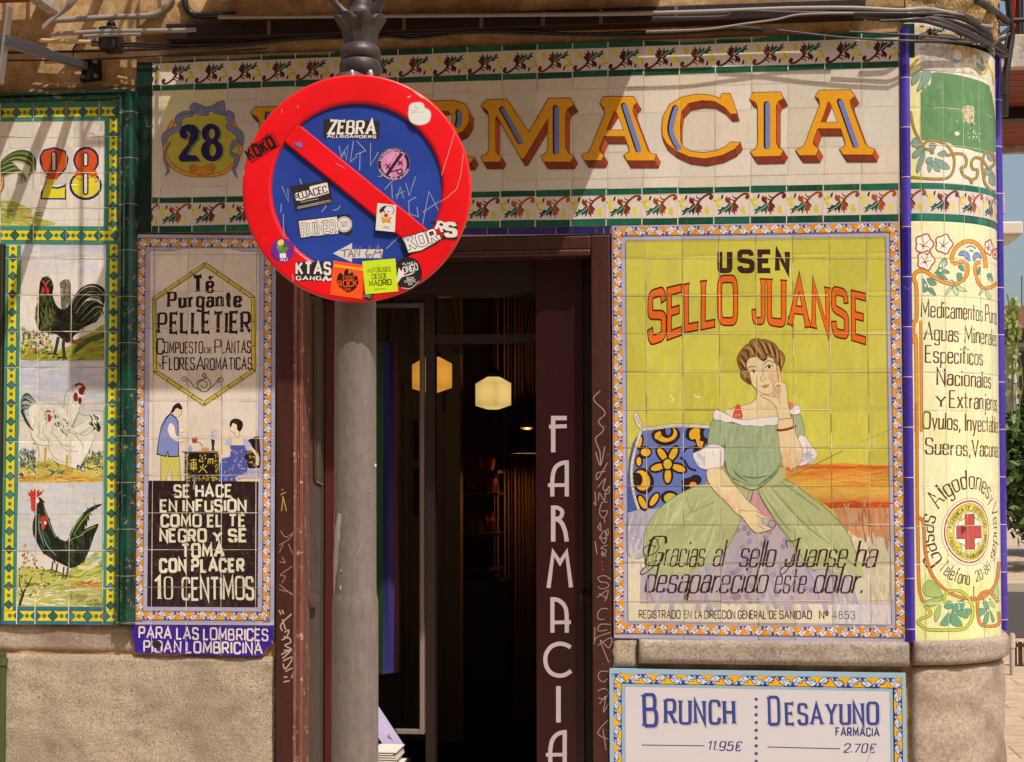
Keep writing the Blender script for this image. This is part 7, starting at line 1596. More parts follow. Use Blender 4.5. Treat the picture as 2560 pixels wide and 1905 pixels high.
a.text('ZEBRA', W_2, (632, 438), (956, 442), 90, 2.8, 1.5, serif=.8, slant=.12, track=.5).text('ALLBOARDERS', W_2, (622, 466), (966, 471), 18, 2.6, 2.0, track=1.2); done(a)
a = stick('round pink sticker crossed by a black bar with a tongue-out face'); a.ell('2a1a26', 1095, 656, 118).ell('d3cbd0', 1095, 656, 116).ell('2a1a26', 1095, 656, 115).ell('d38ab8', 1095, 656, 92)
a.dabs(('cc7fb0', 'db98c2', 'c878aa'), (1010, 575, 1170, 735), 40, 70, 18, 80, 20, lambda x, y: math.hypot(x-1095, y-656) < 78, 4)
a.stroke('2a1a26', [(1165, 560), (1030, 755)], 22, 0).strokes('2a1a26', [[(1035, 655), (1070, 690)], [(1070, 655), (1040, 690)], [(1122, 630), (1158, 662)], [(1155, 632), (1124, 664)], [(1070, 712), (1150, 690)], [(1118, 705), (1130, 728), (1155, 712), (1148, 690)]], 9)
a.text('presidente.es', 'd8ccd4', None, None, 16, 1.6, 1.2, track=1.4, arc=(1095, 656, 96, -165, -40)).text('unidos en pubis', 'd8ccd4', None, None, 16, 1.6, 1.2, track=1.2, arc=(1095, 656, 112, 160, 20)); done(a)
a = stick('black tilted sticker with white outlined capitals and small print'); a.poly(K_, [(360, 815), (632, 767), (662, 935), (394, 990)])
a.poly(W_2, [(388, 880), (400, 860), (440, 850), (490, 842), (498, 815), (622, 785), (634, 862), (540, 890), (480, 902), (440, 915), (402, 915)]).ell(K_, 405, 884, 14).ell(W_2, 405, 884, 6)
a.text('DJACEC', K_, (425, 905), (622, 858), 48, 2.2, 1.4, track=.5).text('WWW.DJACEC.COM', 'a8a09a', (515, 954), (652, 926), 11, 1.8, 1.4).strokes('a8a09a', [[(430, 928), (560, 902)], [(408, 962), (640, 912)], [(408, 972), (560, 940)]], 5, 0); done(a)
a = stick('white lettered sticker with a round badge, lower left on the blue'); a.poly(K_, [(408, 1052), (690, 1025), (700, 1016), (785, 1013), (798, 1140), (780, 1166), (720, 1150), (430, 1188)])
a.poly(W_2, [(418, 1062), (690, 1030), (700, 1150), (690, 1150), (434, 1178)]).ell(W_2, 742, 1085, 56).ell(K_, 742, 1085, 50).ell(W_2, 742, 1085, 46)
a.text('RUINER', 'dedad6', (446, 1164), (684, 1138), 80, 2.1, 1.7, track=1.4, ol=(K_, 1.15)).text('RONS', K_, (716, 1082), (768, 1078), 18, 1.4).text('CREW', K_, (718, 1106), (768, 1102), 18, 1.4); done(a)
a = stick('white card sticker of a red nosed cartoon dog with a bow', True); a.poly('d8d3cc', [(978, 933), (1112, 948), (1102, 1140), (965, 1126)])
a.ell('2a2422', 1015, 985, 18, 26, 30).ell('2a2422', 1035, 972, 26, 20).ell('d8d3cc', 1060, 985, 34, 32, ol=('4a4440', 3)).ell('d3c9bd', 1040, 1015, 40, 26).ell('c02a24', 1040, 1021, 15).ell('2a2422', 1028, 996, 5).ell('2a2422', 1058, 994, 5).stroke('c9a23a', [(1005, 1035), (1040, 1052), (1078, 1036)], 18).poly('c9902a', [(1012, 1048), (1040, 1062), (1070, 1048), (1074, 1078), (1040, 1070), (1016, 1080)]).text('DOGS', '4a4440', (1018, 1112), (1058, 1114), 12, 1.8).strokes('8a847c', [[(1060, 960), (1082, 950), (1100, 980), (1090, 1010)], [(990, 1000), (1000, 960)]], 4); done(a)
a = stick('torn black and white sticker straddling the lower right of the ring', True, .0006)
a.poly(K_, [(1150, 1180), (1330, 1126), (1345, 1160), (1380, 1165), (1425, 1150), (1440, 1190), (1400, 1225), (1290, 1280), (1195, 1296), (1180, 1260)]).poly(W_2, [(1158, 1184), (1326, 1134), (1340, 1168), (1420, 1160), (1432, 1188), (1290, 1270), (1200, 1286)])
a.text('KOR', 'dedad6', (1204, 1266), (1408, 1198), 82, 2.3, 1.9, track=1.2, ol=(K_, 1.2))
a.poly(K_, [(1345, 1068), (1390, 1062), (1400, 1075), (1548, 1068), (1546, 1194), (1440, 1188), (1445, 1150), (1420, 1110), (1380, 1090)]).text('S', W_2, (1470, 1166), (1530, 1166), 84, 3.4, 3.0).text('R', W_2, (1395, 1120), (1440, 1140), 60, 3, 2.4); done(a)
a = stick('black sticker with white capitals and a GANG line, low on the ring', True); a.poly(K_, [(392, 1352), (660, 1352), (655, 1492), (394, 1486)])
a.text('KTAS', W_2, (404, 1436), (640, 1438), 78, 2.8, 2.4, track=.7).text('GANG', W_2, (404, 1480), (575, 1482), 26, 2.8, 2.2, track=1).stroke(W_2, [(590, 1488), (612, 1460), (625, 1480), (660, 1470)], 16); done(a)
a = stick('orange square sticker with a black flame', True, .0008); a.poly('f2541c', [(666, 1343), (886, 1376), (868, 1618), (640, 1586)]).poly('e8a030', [(672, 1368), (880, 1398), (878, 1416), (668, 1386)])
a.poly('2a1410', [(768, 1398), (775, 1440), (800, 1425), (815, 1455), (830, 1450), (845, 1500), (820, 1545), (770, 1570), (730, 1545), (695, 1520), (690, 1470), (712, 1430), (740, 1450), (742, 1420)], 1)
a.text('FOGO', 'f2541c', (735, 1482), (808, 1478), 26, 1.6).text('ROCK', 'f2541c', (700, 1530), (836, 1524), 42, 1.9, 1.5, track=.8).text('2018', 'f2541c', (744, 1556), (786, 1556), 18, 1.6); done(a)
a = stick('small black sticker peeping out under the yellow one', True, .0004); a.poly(K_, [(880, 1560), (965, 1572), (930, 1632), (905, 1625), (878, 1605)]).text('LOPEZ', 'b0a8a0', (880, 1598), (930, 1610), 18, 1.6); done(a)
a = stick('bright lime square sticker with three lines of green capitals', True, .0012); a.poly('c3dc22', [(870, 1348), (1106, 1328), (1126, 1562), (893, 1584)])
a.text('A', '3a4a12', (984, 1380), (991, 1379), 10, 1.8).text('AUTOBUSES', '2f3f10', (908, 1428), (1072, 1418), 30, 1.4, track=1).text('DESDE', '2f3f10', (942, 1474), (1046, 1466), 32, 1.5, track=1).text('MADRID', '232f0c', (922, 1526), (1078, 1514), 38, 1.9, 1.5, track=.8).stroke('6a7a1a', [(958, 1548), (1036, 1542)], 4, 0); done(a)
a = stick('round black sticker with white zigzag lettering', True, .0004); a.ell('241f1f', 1196, 1432, 102, 116)
a.text('PLANET', W_2, (1160, 1376), (1250, 1364), 15, 2, 1.6).poly(W_2, [(1112, 1500), (1130, 1392), (1150, 1420), (1160, 1392), (1170, 1450), (1250, 1420), (1225, 1440), (1150, 1462), (1118, 1510)]).text('ONGO', W_2, (1168, 1434), (1268, 1406), 44, 2.4, 1.8, slant=.1, track=.6).text('SCI-FI'.replace('-', ''), W_2, (1188, 1482), (1238, 1478), 18, 1.8).text('& EXOTIC', W_2, (1172, 1500), (1250, 1496), 16, 1.8).text('BAR', W_2, (1200, 1518), (1228, 1516), 14, 1.8).stroke('c8c2bc', [(1150, 1536), (1215, 1540), (1275, 1490)], 5); done(a)
a = stick('round violet sticker of a green cartoon figure in a yellow cap', True); a.ell('6a2a8c', 303, 1270, 86).ell('3f8a4a', 302, 1262, 30, 36).ell('4fa055', 280, 1248, 18, 22).ell('2f6a3a', 328, 1246, 20, 22).ell('c04a2a', 278, 1256, 12, 9).ell('c04a2a', 330, 1258, 14, 9).poly('d8c95a', [(266, 1222), (275, 1200), (298, 1192), (312, 1205), (306, 1228), (282, 1236)], 1).poly('e0dcd4', [(282, 1292), (326, 1290), (330, 1322), (284, 1324)]).text('ALI', 'd8d0d8', (288, 1346), (336, 1344), 22, 2.2).strokes('3a1a5a', [[(225, 1290), (240, 1320), (275, 1340)]], 6); done(a)
a = stick('blank white blob shaped sticker, upper right on the ring', True); a.poly('b8b8ae', [(1206, 232), (1240, 216), (1290, 214), (1312, 232), (1318, 252), (1350, 270), (1362, 305), (1350, 350), (1320, 372), (1275, 380), (1230, 368), (1205, 340), (1196, 300), (1200, 262)], 1).poly('d8dad2', [(1210, 238), (1242, 222), (1286, 220), (1306, 238), (1312, 258), (1344, 276), (1354, 306), (1344, 346), (1316, 366), (1276, 373), (1234, 362), (1211, 336), (1203, 300), (1206, 264)], 1).strokes('8a8c88', [[(1222, 290), (1260, 284), (1300, 290)], [(1242, 230), (1258, 262), (1282, 256)], [(1212, 272), (1240, 278), (1256, 262)]], 3); done(a)
a = stick('dark strip with black capitals stuck on the left of the red ring', True); a.poly('a80c12', [(50, 545), (232, 425), (288, 520), (74, 654)]).stroke('1c0c0c', [(60, 534), (140, 492), (228, 446)], 5, 0).strokes('1c0c0c', [[(80, 525), (84, 505), (92, 520)], [(150, 478), (190, 455)], [(180, 452), (195, 438), (205, 450)]], 6, 0)
a.text('KOKO', '160a0a', (74, 628), (252, 530), 78, 3.3, 2.4, track=.5).stroke('1c0c0c', [(76, 650), (286, 520)], 4, 0); done(a)
a = stick('white arrow pointing left with a scrawl across it'); a.poly('cfcac8', [(662, 1292), (798, 1218), (798, 1262), (1018, 1262), (1010, 1325), (798, 1325), (796, 1356)])
a.strokes('77706e', [[(715, 1272), (780, 1262)], [(748, 1264), (742, 1318)], [(770, 1318), (790, 1265), (808, 1320)], [(775, 1298), (806, 1296)], [(815, 1318), (822, 1250), (848, 1310), (856, 1240)], [(930, 1236), (895, 1290), (905, 1325), (935, 1300), (900, 1302)], [(940, 1325), (985, 1232), (1012, 1330)], [(955, 1290), (1010, 1282)]], 9, sm=0); done(a)
sc2 = Art(HIGH, base=.0002); sc2.zone('S'); G_ = '8f97b0'
sc2.strokes('c9887e', [[(1528, 430), (1490, 560), (1435, 735)], [(1590, 580), (1575, 720), (1545, 830), (1480, 890), (1425, 925)], [(310, 1010), (308, 1090), (318, 1165)], [(372, 1440), (380, 1480), (376, 1492)], [(680, 650), (700, 665), (720, 668), (745, 690)], [(410, 235), (412, 255)], [(296, 265), (300, 290)], [(30, 700), (26, 735)], [(1200, 185), (1215, 170)]], 5, sm=0).poly('d8a8a0', [(1200, 108), (1260, 145), (1310, 185), (1300, 190), (1245, 150)]).poly('d09890', [(1190, 175), (1225, 165), (1200, 188)]).ell('4a5aa8', 420, 520, 24, 12).poly('6a6ab0', [(386, 510), (410, 500), (440, 505), (440, 540), (418, 530)], 1)
sc2.build('scratches', M_stk, NP)
sc3 = Art(LOW, base=.0001); sc3.zone('S')
sc3.strokes(G_, [[(705, 525), (722, 610), (745, 570), (760, 630), (770, 520), (725, 590)], [(808, 490), (785, 640), (835, 600)], [(830, 490), (895, 560), (820, 590)], [(930, 505), (928, 668), (985, 570)], [(985, 745), (1010, 740), (1000, 720)], [(1030, 835), (1090, 770)], [(1080, 800), (1085, 905)], [(1115, 905), (1140, 820), (1165, 900)], [(1105, 880), (1170, 850)], [(1180, 790), (1205, 880), (1250, 745)], [(1255, 890), (1200, 920), (1205, 1010), (1270, 1030), (1260, 960)], [(1300, 1085), (1345, 850), (1420, 1000)], [(1300, 1000), (1420, 920)], [(1040, 1260), (1140, 1165)], [(300, 815), (345, 925), (340, 830)], [(425, 760), (440, 800)], [(605, 935), (612, 960), (580, 995)], [(660, 985), (695, 978), (715, 950)], [(855, 570), (852, 700)], [(295, 935), (290, 1000)]], 6, sm=0)
sc3.build('scratches', M_stk, NP)

# ---------------------------------------------------------------- menu board under the poster
BY = -.042
MBd = empty('menu_board', P3((1650, 1905), BY), 'white menu board with yellow and blue leaf border and brunch prices, below the yellow poster', 'menu board')
bf = Flat(BY); q = [bf.hit(Z('O', 990, 940)), bf.hit(Z('P', 1298, 974)), None, None]
q[2] = (q[1][0]+.004, q[1][1]-1.02); q[3] = (q[0][0]+.001, q[0][1]-1.0)
M_brd = painted('printed_board', .3, 0, .05)
MB().prism(q, BY+.0006, -.004).build('board_body', mat('board_blue', '8fb0c4', .35), MBd, bevel=.002)
a = Art(bf, base=.0004); a.uvq(q[0], q[1], q[2], q[3], 2265, 1870)
a.rect('93b3c6', 0, 0, 2265, 1870).rect('1c1c30', 33, 36, 2236, 1840).rect('8fabc0', 92, 110, 2168, 1766).rect('cbc7cb', 124, 136, 2140, 1740).stroke('2a2a3a', [(92, 110), (2168, 110), (2168, 1766), (92, 1766), (92, 110)], 4, 0)
a.build('board_face', M_brd, MBd)
a = Art(bf, base=.0012); a.uvq(q[0], q[1], q[2], q[3], 2265, 1870)
for k, (p0, p1) in enumerate((((62, 40), (62, 1830)), ((2203, 1830), (2203, 40)))): leafband(a, *p0, *p1, 56, 92, ('e4b010', 'e0aa08'), 'c6d2e8', '1c3a98', '10142a', seed=k+30, big=1.3)
leafband(a, 36, 72, 2232, 72, 70, 104, ('e4b010', 'e0aa08'), 'c6d2e8', '1c3a98', '10142a', seed=33, big=1.3); leafband(a, 2232, 1804, 36, 1804, 70, 104, ('e4b010', 'e0aa08'), 'c6d2e8', '1c3a98', '10142a', seed=34, big=1.3)
a.build('leaf_border', M_brd, MBd)
a = Art(bf, base=.0009); B_ = '33418c'; a.zone('O')
def btext(t, x0, x1, y0, y1, h, wv, **k):
    a.text(t, 'b4b0b8', (x0+9, y0+9), (x1+9, y1+9), h, wv, wv*.55, **k); a.text(t, B_, (x0, y0), (x1, y1), h, wv, wv*.55, **k)
btext('B', 1262, 1352, 1378, 1378, 234, 2.1, serif=.7); btext('RUNCH', 1420, 1945, 1354, 1356, 172, 2.3, serif=.8, track=1.5)
a.text('11.95€', '3a3478', (1742, 1560), (1992, 1566), 66, 1.5, 1.1, slant=.2, track=1.3).stroke('4a4488', [(1235, 1522), (1718, 1528)], 7, 0)
for i in range(12): a.ell('45427e', 2113, 1172+i*59.4, 13)
a.zone('P')
btext('D', 258, 330, 1366, 1366, 204, 2.2, serif=.7); btext('ESAYUNO', 388, 1082, 1360, 1362, 154, 2.3, serif=.8, track=1.5)
a.text('FARMACIA', '3a4078', (766, 1450), (1094, 1454), 60, 2.5, 2.1, track=.9).stroke('4a4488', [(240, 1537), (795, 1551)], 7, 0).text('2.70€', '3a3478', (822, 1578), (1060, 1580), 64, 1.5, 1.1, slant=.2, track=1.3).poly('b8a0a0', [(1030, 1560), (1040, 1565), (1005, 1652), (1000, 1650)])
a.zone('O').text('Cafe', B_, (1400, 1900), (1640, 1900), 90, 1.3, .8) if 0 else None
a.build('lettering', M_brd, MBd)
# its twin round the corner, seen edge on
e0, e1 = WX+.012, WX+.04
MB2 = empty('side_menu_board', (WX+.03, YC+.3, .4), 'pale blue edge of a second board on the side wall round the corner', 'menu board')
ze = PX((2528, 1641), WX+.03).z
MB().box(e0, e1, YC+.14, YC+.9, .02, ze).build('board_body', mat('board_edge_blue', '9ab8cc', .4), MB2, bevel=.002)
# ---------------------------------------------------------------- along the top of the wall
M_blk = mat('cable_black', '1c1718', .38); M_gry = mat('cable_grey', '3a3234', .36); M_con = mat('conduit_grey', '8a827c', .42)
def trunk():
    z0, z1 = hz(84, 1200, Flat(-.0)), hz(44, 1200, Flat(-.0))
    CT_ = empty('cable_trunking', (0, -.05, z0), 'dark brown box trunking running along the top of the facade', 'trunking')
    xa, xb = hx(430, 60), hx(2160, 60)
    MB().box(xa, xb, -.078, .01, z0, z1).build('trunk_body', M_dark, CT_, bevel=.004)
    for z_, x, y in (('B', 205, 200), ('B', 1245, 182), ('B', 1838, 176), ('C', 475, 145), ('C', 922, 155), ('C', 1498, 150), ('A', 1040, 180), ('A', 700, 190)):
        p = P3(Z(z_, x, y), -.117); MB().box(p.x-.008, p.x+.008, -.085, -.0785, z0+.004, z1-.006).build('clip', M_steel, CT_)
trunk()
WC = Round(XC, TY+RC, RC+.055)
def cab(p, y):
    if p[0] < 2272: return P3(p, y)
    if p[0] < 2478:
        u, v = WC.hit(p); q = Vector(WC.pos(u, v, 0)); w = min(1, (p[0]-2272)/60); a = P3(p, y); return a.lerp(q, w)
    return P3(p, YC-.10+(p[0]-2478)*.002)
def cable(pts, r, m, y=-.075, name='cable', label=None, cat='cable', group=None):
    P = [Z(*q) for q in pts]; P = crom(P, False, 6) if len(P) > 2 else P
    if len(P) == 2: P = [(P[0][0]+(P[1][0]-P[0][0])*i/6, P[0][1]+(P[1][1]-P[0][1])*i/6) for i in range(7)]
    o = MB().tube([cab(p, y) for p in P], r, 8).build(name, m, None, smooth=True, ang=80)
    return tag(o, label, cat, group)
g1 = 'cables sagging round the corner'
for k, (pts, r, m, y) in enumerate((
    ([('C', -2000, 130), ('C', 0, 115), ('C', 1340, 100), ('C', 2203, 70), ('D', 500, 63), ('D', 900, 62), ('D', 1250, 78), ('U', 500, 150), ('U', 900, 215), ('U', 1150, 260)], .0095, M_con, -.105),
    ([('C', 1320, 140), ('C', 1850, 130), ('D', 0, 88), ('D', 500, 98), ('D', 1200, 105), ('U', 300, 235), ('U', 1000, 225), ('U', 1250, 290), ('U', 1450, 430), ('U', 1650, 600), ('U', 1900, 880)], .0085, M_gry, -.105),
    ([('C', 1270, 240), ('C', 1700, 225), ('C', 1970, 190), ('D', 40, 185), ('D', 300, 150), ('D', 500, 110), ('D', 900, 100)], .0045, M_con, -.12),
    ([('C', 1970, 205), ('D', 20, 205), ('D', 300, 228), ('D', 800, 285), ('D', 1250, 310), ('U', 800, 705), ('U', 1300, 735), ('U', 1600, 690), ('U', 1850, 540), ('U', 1990, 420)], .0048, M_gry, -.10),
    ([('D', 870, 243), ('D', 1250, 263), ('U', 700, 635), ('U', 1300, 690), ('U', 1550, 715), ('U', 1800, 600), ('U', 2010, 470)], .0048, M_gry, -.10),
    ([('D', 900, 120), ('U', 200, 320), ('U', 450, 350), ('U', 650, 400), ('U', 1050, 530), ('U', 1400, 690), ('U', 1650, 800), ('U', 1900, 950)], .010, M_gry, -.09),
    ([('U', 500, 300), ('U', 800, 370), ('U', 1100, 490), ('U', 1500, 690), ('U', 1750, 860), ('U', 1900, 975)], .009, M_gry, -.08),
    ([('D', 1100, 160), ('U', 0, 350), ('U', 600, 315), ('U', 900, 360), ('U', 1300, 500), ('U', 1560, 610)], .006, M_gry, -.11),
    ([('D', 700, 80), ('U', 0, 270), ('U', 200, 300), ('U', 450, 350)], .012, M_gry, -.09),
    ([('U', 1030, 265), ('U', 1150, 280), ('U', 1420, 440), ('U', 1640, 600)], .010, M_gry, -.09),
    ([('U', 1690, 410), ('U', 1850, 425), ('U', 1960, 405), ('U', 1990, 330), ('U', 2000, 220)], .006, M_gry, -.08),
    ([('U', 1720, 690), ('U', 1880, 640), ('U', 2000, 540), ('U', 2040, 420)], .006, M_gry, -.08),
    ([('U', 1430, 430), ('U', 1550, 450), ('U', 1690, 465)], .009, M_con, -.08),
    ([('U', 1580, 810), ('U', 1750, 940), ('U', 1880, 985), ('U', 1925, 950)], .008, M_gry, -.08),
    ([('U', 1830, 780), ('U', 1880, 850), ('U', 1920, 930)], .008, M_blk, -.08))):
    lab = {3: 'lowest thin grey cable drooping from the clip to the corner', 4: 'thin grey cable just above the lowest drooping one', 0: 'pale grey conduit running along the top of the wall to the corner', 12: 'short pale stub of cable on the corner'}.get(k, 'grey cable in the tangle of wires round the house corner')
    cable(pts, r, m, y, label=lab, group=None if k in (3, 4, 0, 12) else g1)
for k, (pts, r) in enumerate((([('D', 950, 110), ('U', 0, 245), ('U', 350, 290), ('U', 800, 330), ('U', 1200, 450), ('U', 1500, 600), ('U', 1750, 770), ('U', 1910, 900)], .008), ([('D', 1000, 140), ('U', 100, 345), ('U', 500, 365), ('U', 900, 450), ('U', 1250, 600), ('U', 1600, 770), ('U', 1850, 930)], .009),
    ([('U', 150, 265), ('U', 600, 270), ('U', 1000, 300), ('U', 1350, 430), ('U', 1620, 640), ('U', 1880, 830)], .007), ([('U', 1400, 560), ('U', 1600, 690), ('U', 1800, 700), ('U', 1950, 600), ('U', 2010, 380)], .005), ([('U', 1560, 700), ('U', 1750, 810), ('U', 1890, 900)], .009), ([('U', 1930, 560), ('U', 1900, 700), ('U', 1880, 850), ('U', 1900, 960)], .006))):
    cable(pts, r, M_blk, -.07, label='black cable deep in the tangle of wires round the house corner', group='black cables round the corner')
cable([('U', 1380, 10), ('U', 1500, 60), ('U', 1920, 370)], .016, M_gry, name='pipe', label='stout grey pipe slanting down to the corner at the top right', cat='pipe')
cable([('U', 1930, 0), ('U', 1960, 300), ('U', 1990, 600), ('U', 1950, 900), ('U', 1900, 1250), ('U', 1870, 1650), ('a', 392, 760), ('a', 388, 1000)], .015, M_blk, name='pipe', label='dark drop pipe beside the far violet column', cat='pipe')
lab = 'thin dark cable along the top of the shaded wall'
for pts, r, m in (([('A', 600, 318), ('A', 1300, 340), ('B', 0, 330), ('B', 400, 290), ('B', 750, 262), ('B', 1100, 275), ('B', 1350, 292), ('B', 1800, 238), ('B', 2203, 238), ('C', 700, 258), ('C', 1270, 245)], .006, M_blk),
    ([('A', 700, 345), ('A', 1400, 362), ('B', 0, 352), ('B', 500, 300), ('B', 1000, 288), ('B', 1800, 250), ('C', 400, 262), ('C', 1270, 250)], .005, M_blk),
    ([('A', 0, 405), ('A', 650, 392), ('A', 1300, 372), ('B', 0, 340), ('B', 700, 270)], .006, M_blk),
    ([('A', 0, 462), ('A', 600, 458), ('A', 1000, 440), ('A', 1600, 405), ('B', 200, 370)], .004, M_blk),
    ([('C', -700, 262), ('C', 0, 240), ('C', 500, 262), ('C', 1000, 272), ('C', 1500, 262), ('C', 1900, 235), ('D', 200, 240)], .006, M_blk)):
    cable(pts, r, m, -.04, label=lab, group='thin cables on the shaded wall')
lab = 'grey conduit at the top left of the wall'
cable([('A', 400, 158), ('A', 850, 132), ('A', 1130, 120), ('A', 1230, 85), ('A', 1310, 0), ('A', 1330, -60)], .013, M_con, -.06, 'conduit', 'grey conduit bending up to the top edge, left of the lamp post', 'conduit')
cable([('A', 1400, -60), ('A', 1412, 10), ('A', 1440, 80), ('A', 1520, 118), ('A', 1800, 112)], .014, M_blk, -.06, 'conduit', 'black conduit bending down from the top edge, nearest the lamp post', 'conduit')
for pts, r in (([('A', 390, 262), ('A', 800, 240), ('A', 1100, 236), ('A', 1400, 232), ('A', 1500, 226)], .010), ([('A', 640, 278), ('A', 860, 265), ('A', 1080, 262)], .008)):
    cable(pts, r, M_con, -.13, 'conduit', lab, 'conduit', 'conduits at the top left')
cable([('A', 300, 308), ('A', 460, 316), ('A', 700, 322)], .010, mat('cream_conduit', 'b9a078', .5), -.06, 'conduit', 'short cream conduit above the metal arm', 'conduit')
cable([('A', 650, 335), ('A', 585, 345), ('A', 556, 390), ('A', 570, 430), ('A', 590, 450)], .004, M_blk, -.05, label='black wire curling down to the mounting plate of the arm')
for k in range(4):
    cable([('A', 590-k*22, -10), ('A', 540-k*16, 50+k*3), ('A', 470-k*12, 105+k*6), ('A', 385-k*8, 150+k*14), ('A', 330, 200+k*8)], .006, M_con, -.12-k*.02, label='grey wire in the bunch sweeping in under the left balcony', group='wires under the left balcony')
# small black junction lump
JB = empty('junction_box', tuple(P3(Z('A', 840, 300), -.09)), 'black junction box among the conduits, left of the lamp post', 'junction box')
p = P3(Z('A', 840, 300), -.09); MB().box(p.x-.04, p.x+.04, -.13, -.02, p.z-.05, p.z+.05).build('box_body', M_blk, JB, bevel=.012); MB().lathe([(.02, 0), (.02, .02), (.008, .04)], (p.x, -.075, p.z+.05), 10).build('cable_gland', M_blk, JB)
# metal arm at the top left
AR = empty('awning_arm', tuple(P3(Z('T', 1030, 800), -.02)), 'galvanised square arm bolted to the wall by a black plate, top left', 'bracket')
pl = [P3(Z('T', *q), -.02) for q in ((965, 684), (1135, 676), (1142, 905), (925, 932))]
MB().prism([(v.x, v.z) for v in pl], -.028, .012).build('mounting_plate', mat('plate_black', '1d1416', .5, metal=.5), AR)
for x, y in ((1105, 716), (960, 885), (1105, 876)):
    b = P3(Z('T', x, y), -.028); MB().tube([(b.x, -.027, b.z), (b.x, -.042, b.z)], .010, 6).build('bolt', M_steel, AR)
E0, E1 = P3(Z('T', 965, 758), -.03), P3(Z('T', 30, 455), -1.15)
M_galv = mat('galvanised', '5f6068', .45, metal=.5)
ax = (E1-E0).normalized(); mid = E0.lerp(E1, .52)
sd_ = ax.cross(Vector((0, 0, 1))).normalized(); up_ = sd_.cross(ax)
def bar(a, b, w): c = (a+b)/2; return MB().obox(c, (b-a)/2, sd_*w, up_*w)
bar(E0, mid, .0165).build('inner_tube', M_galv, AR, bevel=.003); bar(mid, E1+ax*.02, .0195).build('outer_tube', M_galv, AR, bevel=.003)
for dx in (-.10, .02):
    c = E1+Vector((dx*.6, 0, 0)); d = Vector((.17, -.1, 1)).normalized()
    MB().obox(c+d*-.02, d*.14, Vector((.004, 0, 0)), Vector((0, .022, 0))).build('slotted_strap', mat('strap_zinc', 'a8a098', .4, metal=.5), AR, bevel=.002)
# balconies on the street front: their slabs throw the big shadows
M_slat = wood('balcony_boards', '6e2f1c', '8a3c22', (6, 60, 60), .6, .2)
M_slab = rocky('balcony_slab', '8a8178', 'b5aca0', 'c9c0b4', sc=20, bump=.3, rough=.8)
M_iron = mat('wrought_iron', '1a1516', .5, metal=.3)
def balcony(label, x0, x1, p, z0, grp, yy=0, side=False, y0=0, y1=0):
    B = empty('balcony', ((x0+x1)/2, -p/2, z0) if not side else ((x0+x1)/2, (y0+y1)/2, z0), label, 'balcony', grp)
    ya, yb = (-p, .0) if not side else (y0, y1)
    m = MB().box(x0, x1, ya, ya+.05, z0, z0+.15).box(x0, x0+.05, ya+.0505, yb, z0, z0+.15).box(x1-.05, x1, ya+.0505, yb, z0, z0+.15)
    if side: m.box(x0+.0505, x1-.0505, yb-.05, yb, z0, z0+.15)
    m.build('edge_frame', M_slab, B, bevel=.006)
    k = max(2, int((yb-ya)/.12)); m = MB()
    for i in range(k):
        a = ya+.055+(yb-ya-.11)*i/k; m.box(x0+.055, x1-.055, a, a+(yb-ya-.11)/k-.008, z0+.04, z0+.07)
    m.box(x0+.055, x1-.055, ya+.055, yb-.055, z0+.0705, z0+.12)
    m.build('floor_boards', M_slat, B)
    nj = max(2, int((x1-x0)/.6)) if not side else max(2, int((yb-ya)/.8))
    for i in range(1, nj):
        if side: y = ya+(yb-ya)*i/nj; MB().box(x0+.055, x1-.055, y-.04, y+.04, z0-.02, z0+.039).build('joist', M_dark, B)
        else: x = x0+(x1-x0)*i/nj; MB().box(x-.035, x+.035, ya+.055, yb, z0-.02, z0+.039).build('joist', M_dark, B)
    m = MB(); h = z0+1.15
    pts = [(x0+.03, yb), (x0+.03, ya+.03), (x1-.03, ya+.03), (x1-.03, yb)] if not side else [(x0+.03, ya+.03), (x1-.03, ya+.03), (x1-.03, yb-.03), (x0+.03, yb-.03)]
    for (ax_, ay_), (bx_, by_) in zip(pts, pts[1:]):
        n = max(2, int(math.hypot(bx_-ax_, by_-ay_)/.125))
        for z in (z0+.22, h-.12, h): m.tube([(ax_, ay_, z), (bx_, by_, z)], .011, 6)
        for i in range(n+1):
            x, y = ax_+(bx_-ax_)*i/n, ay_+(by_-ay_)*i/n; m.tube([(x, y, z0+.15), (x, y, h)], .008, 6)
            if i < n and side: 
                xm, ym = ax_+(bx_-ax_)*(i+.5)/n, ay_+(by_-ay_)*(i+.5)/n; m.tube([(xm+(bx_-ax_)/n*.35*math.cos(q*.7), ym+(by_-ay_)/n*.35*math.cos(q*.7), z0+.36+.05*math.sin(q*.7)) for q in range(9)], .005, 5, closed=True)
    m.build('railing', M_iron, B)
    return B
gb_ = 'balconies of the pharmacy house'
balcony('wooden floored balcony above the shop name, its slab shading the doorway', hx(560, -30), hx(1668, -30), .86, 3.665, gb_)
balcony('balcony with red boards and a pale edge at the top left', -6.2, hx(148, 36), .84, hz(36, 140), gb_)
MB().box(hx(258, 36)-.017, hx(258, 36)+.017, -.52, .0, 3.76, 3.80).build('shadow_casting_bar', M_galv, BL)  # unseen bar added above the view to cast the slanting stripe on the roosters
wx = WX-.02
balcony('nearest side balcony, right of the rounded corner, with an orange cloth on it', wx, wx+.85, 0, 3.42, gb_, side=True, y0=.55, y1=2.55)
balcony('second side balcony along the side street', wx, wx+.85, 0, 3.42, gb_, side=True, y0=4.7, y1=7.0)
balcony('third and farthest side balcony along the side street', wx, wx+.85, 0, 3.42, gb_, side=True, y0=9.7, y1=11.5)
OC = empty('orange_cloth', tuple(P3((2538, 60), .64)), 'bright orange cloth hung inside the railing of the nearest side balcony', 'cloth')
V = []; n = 10
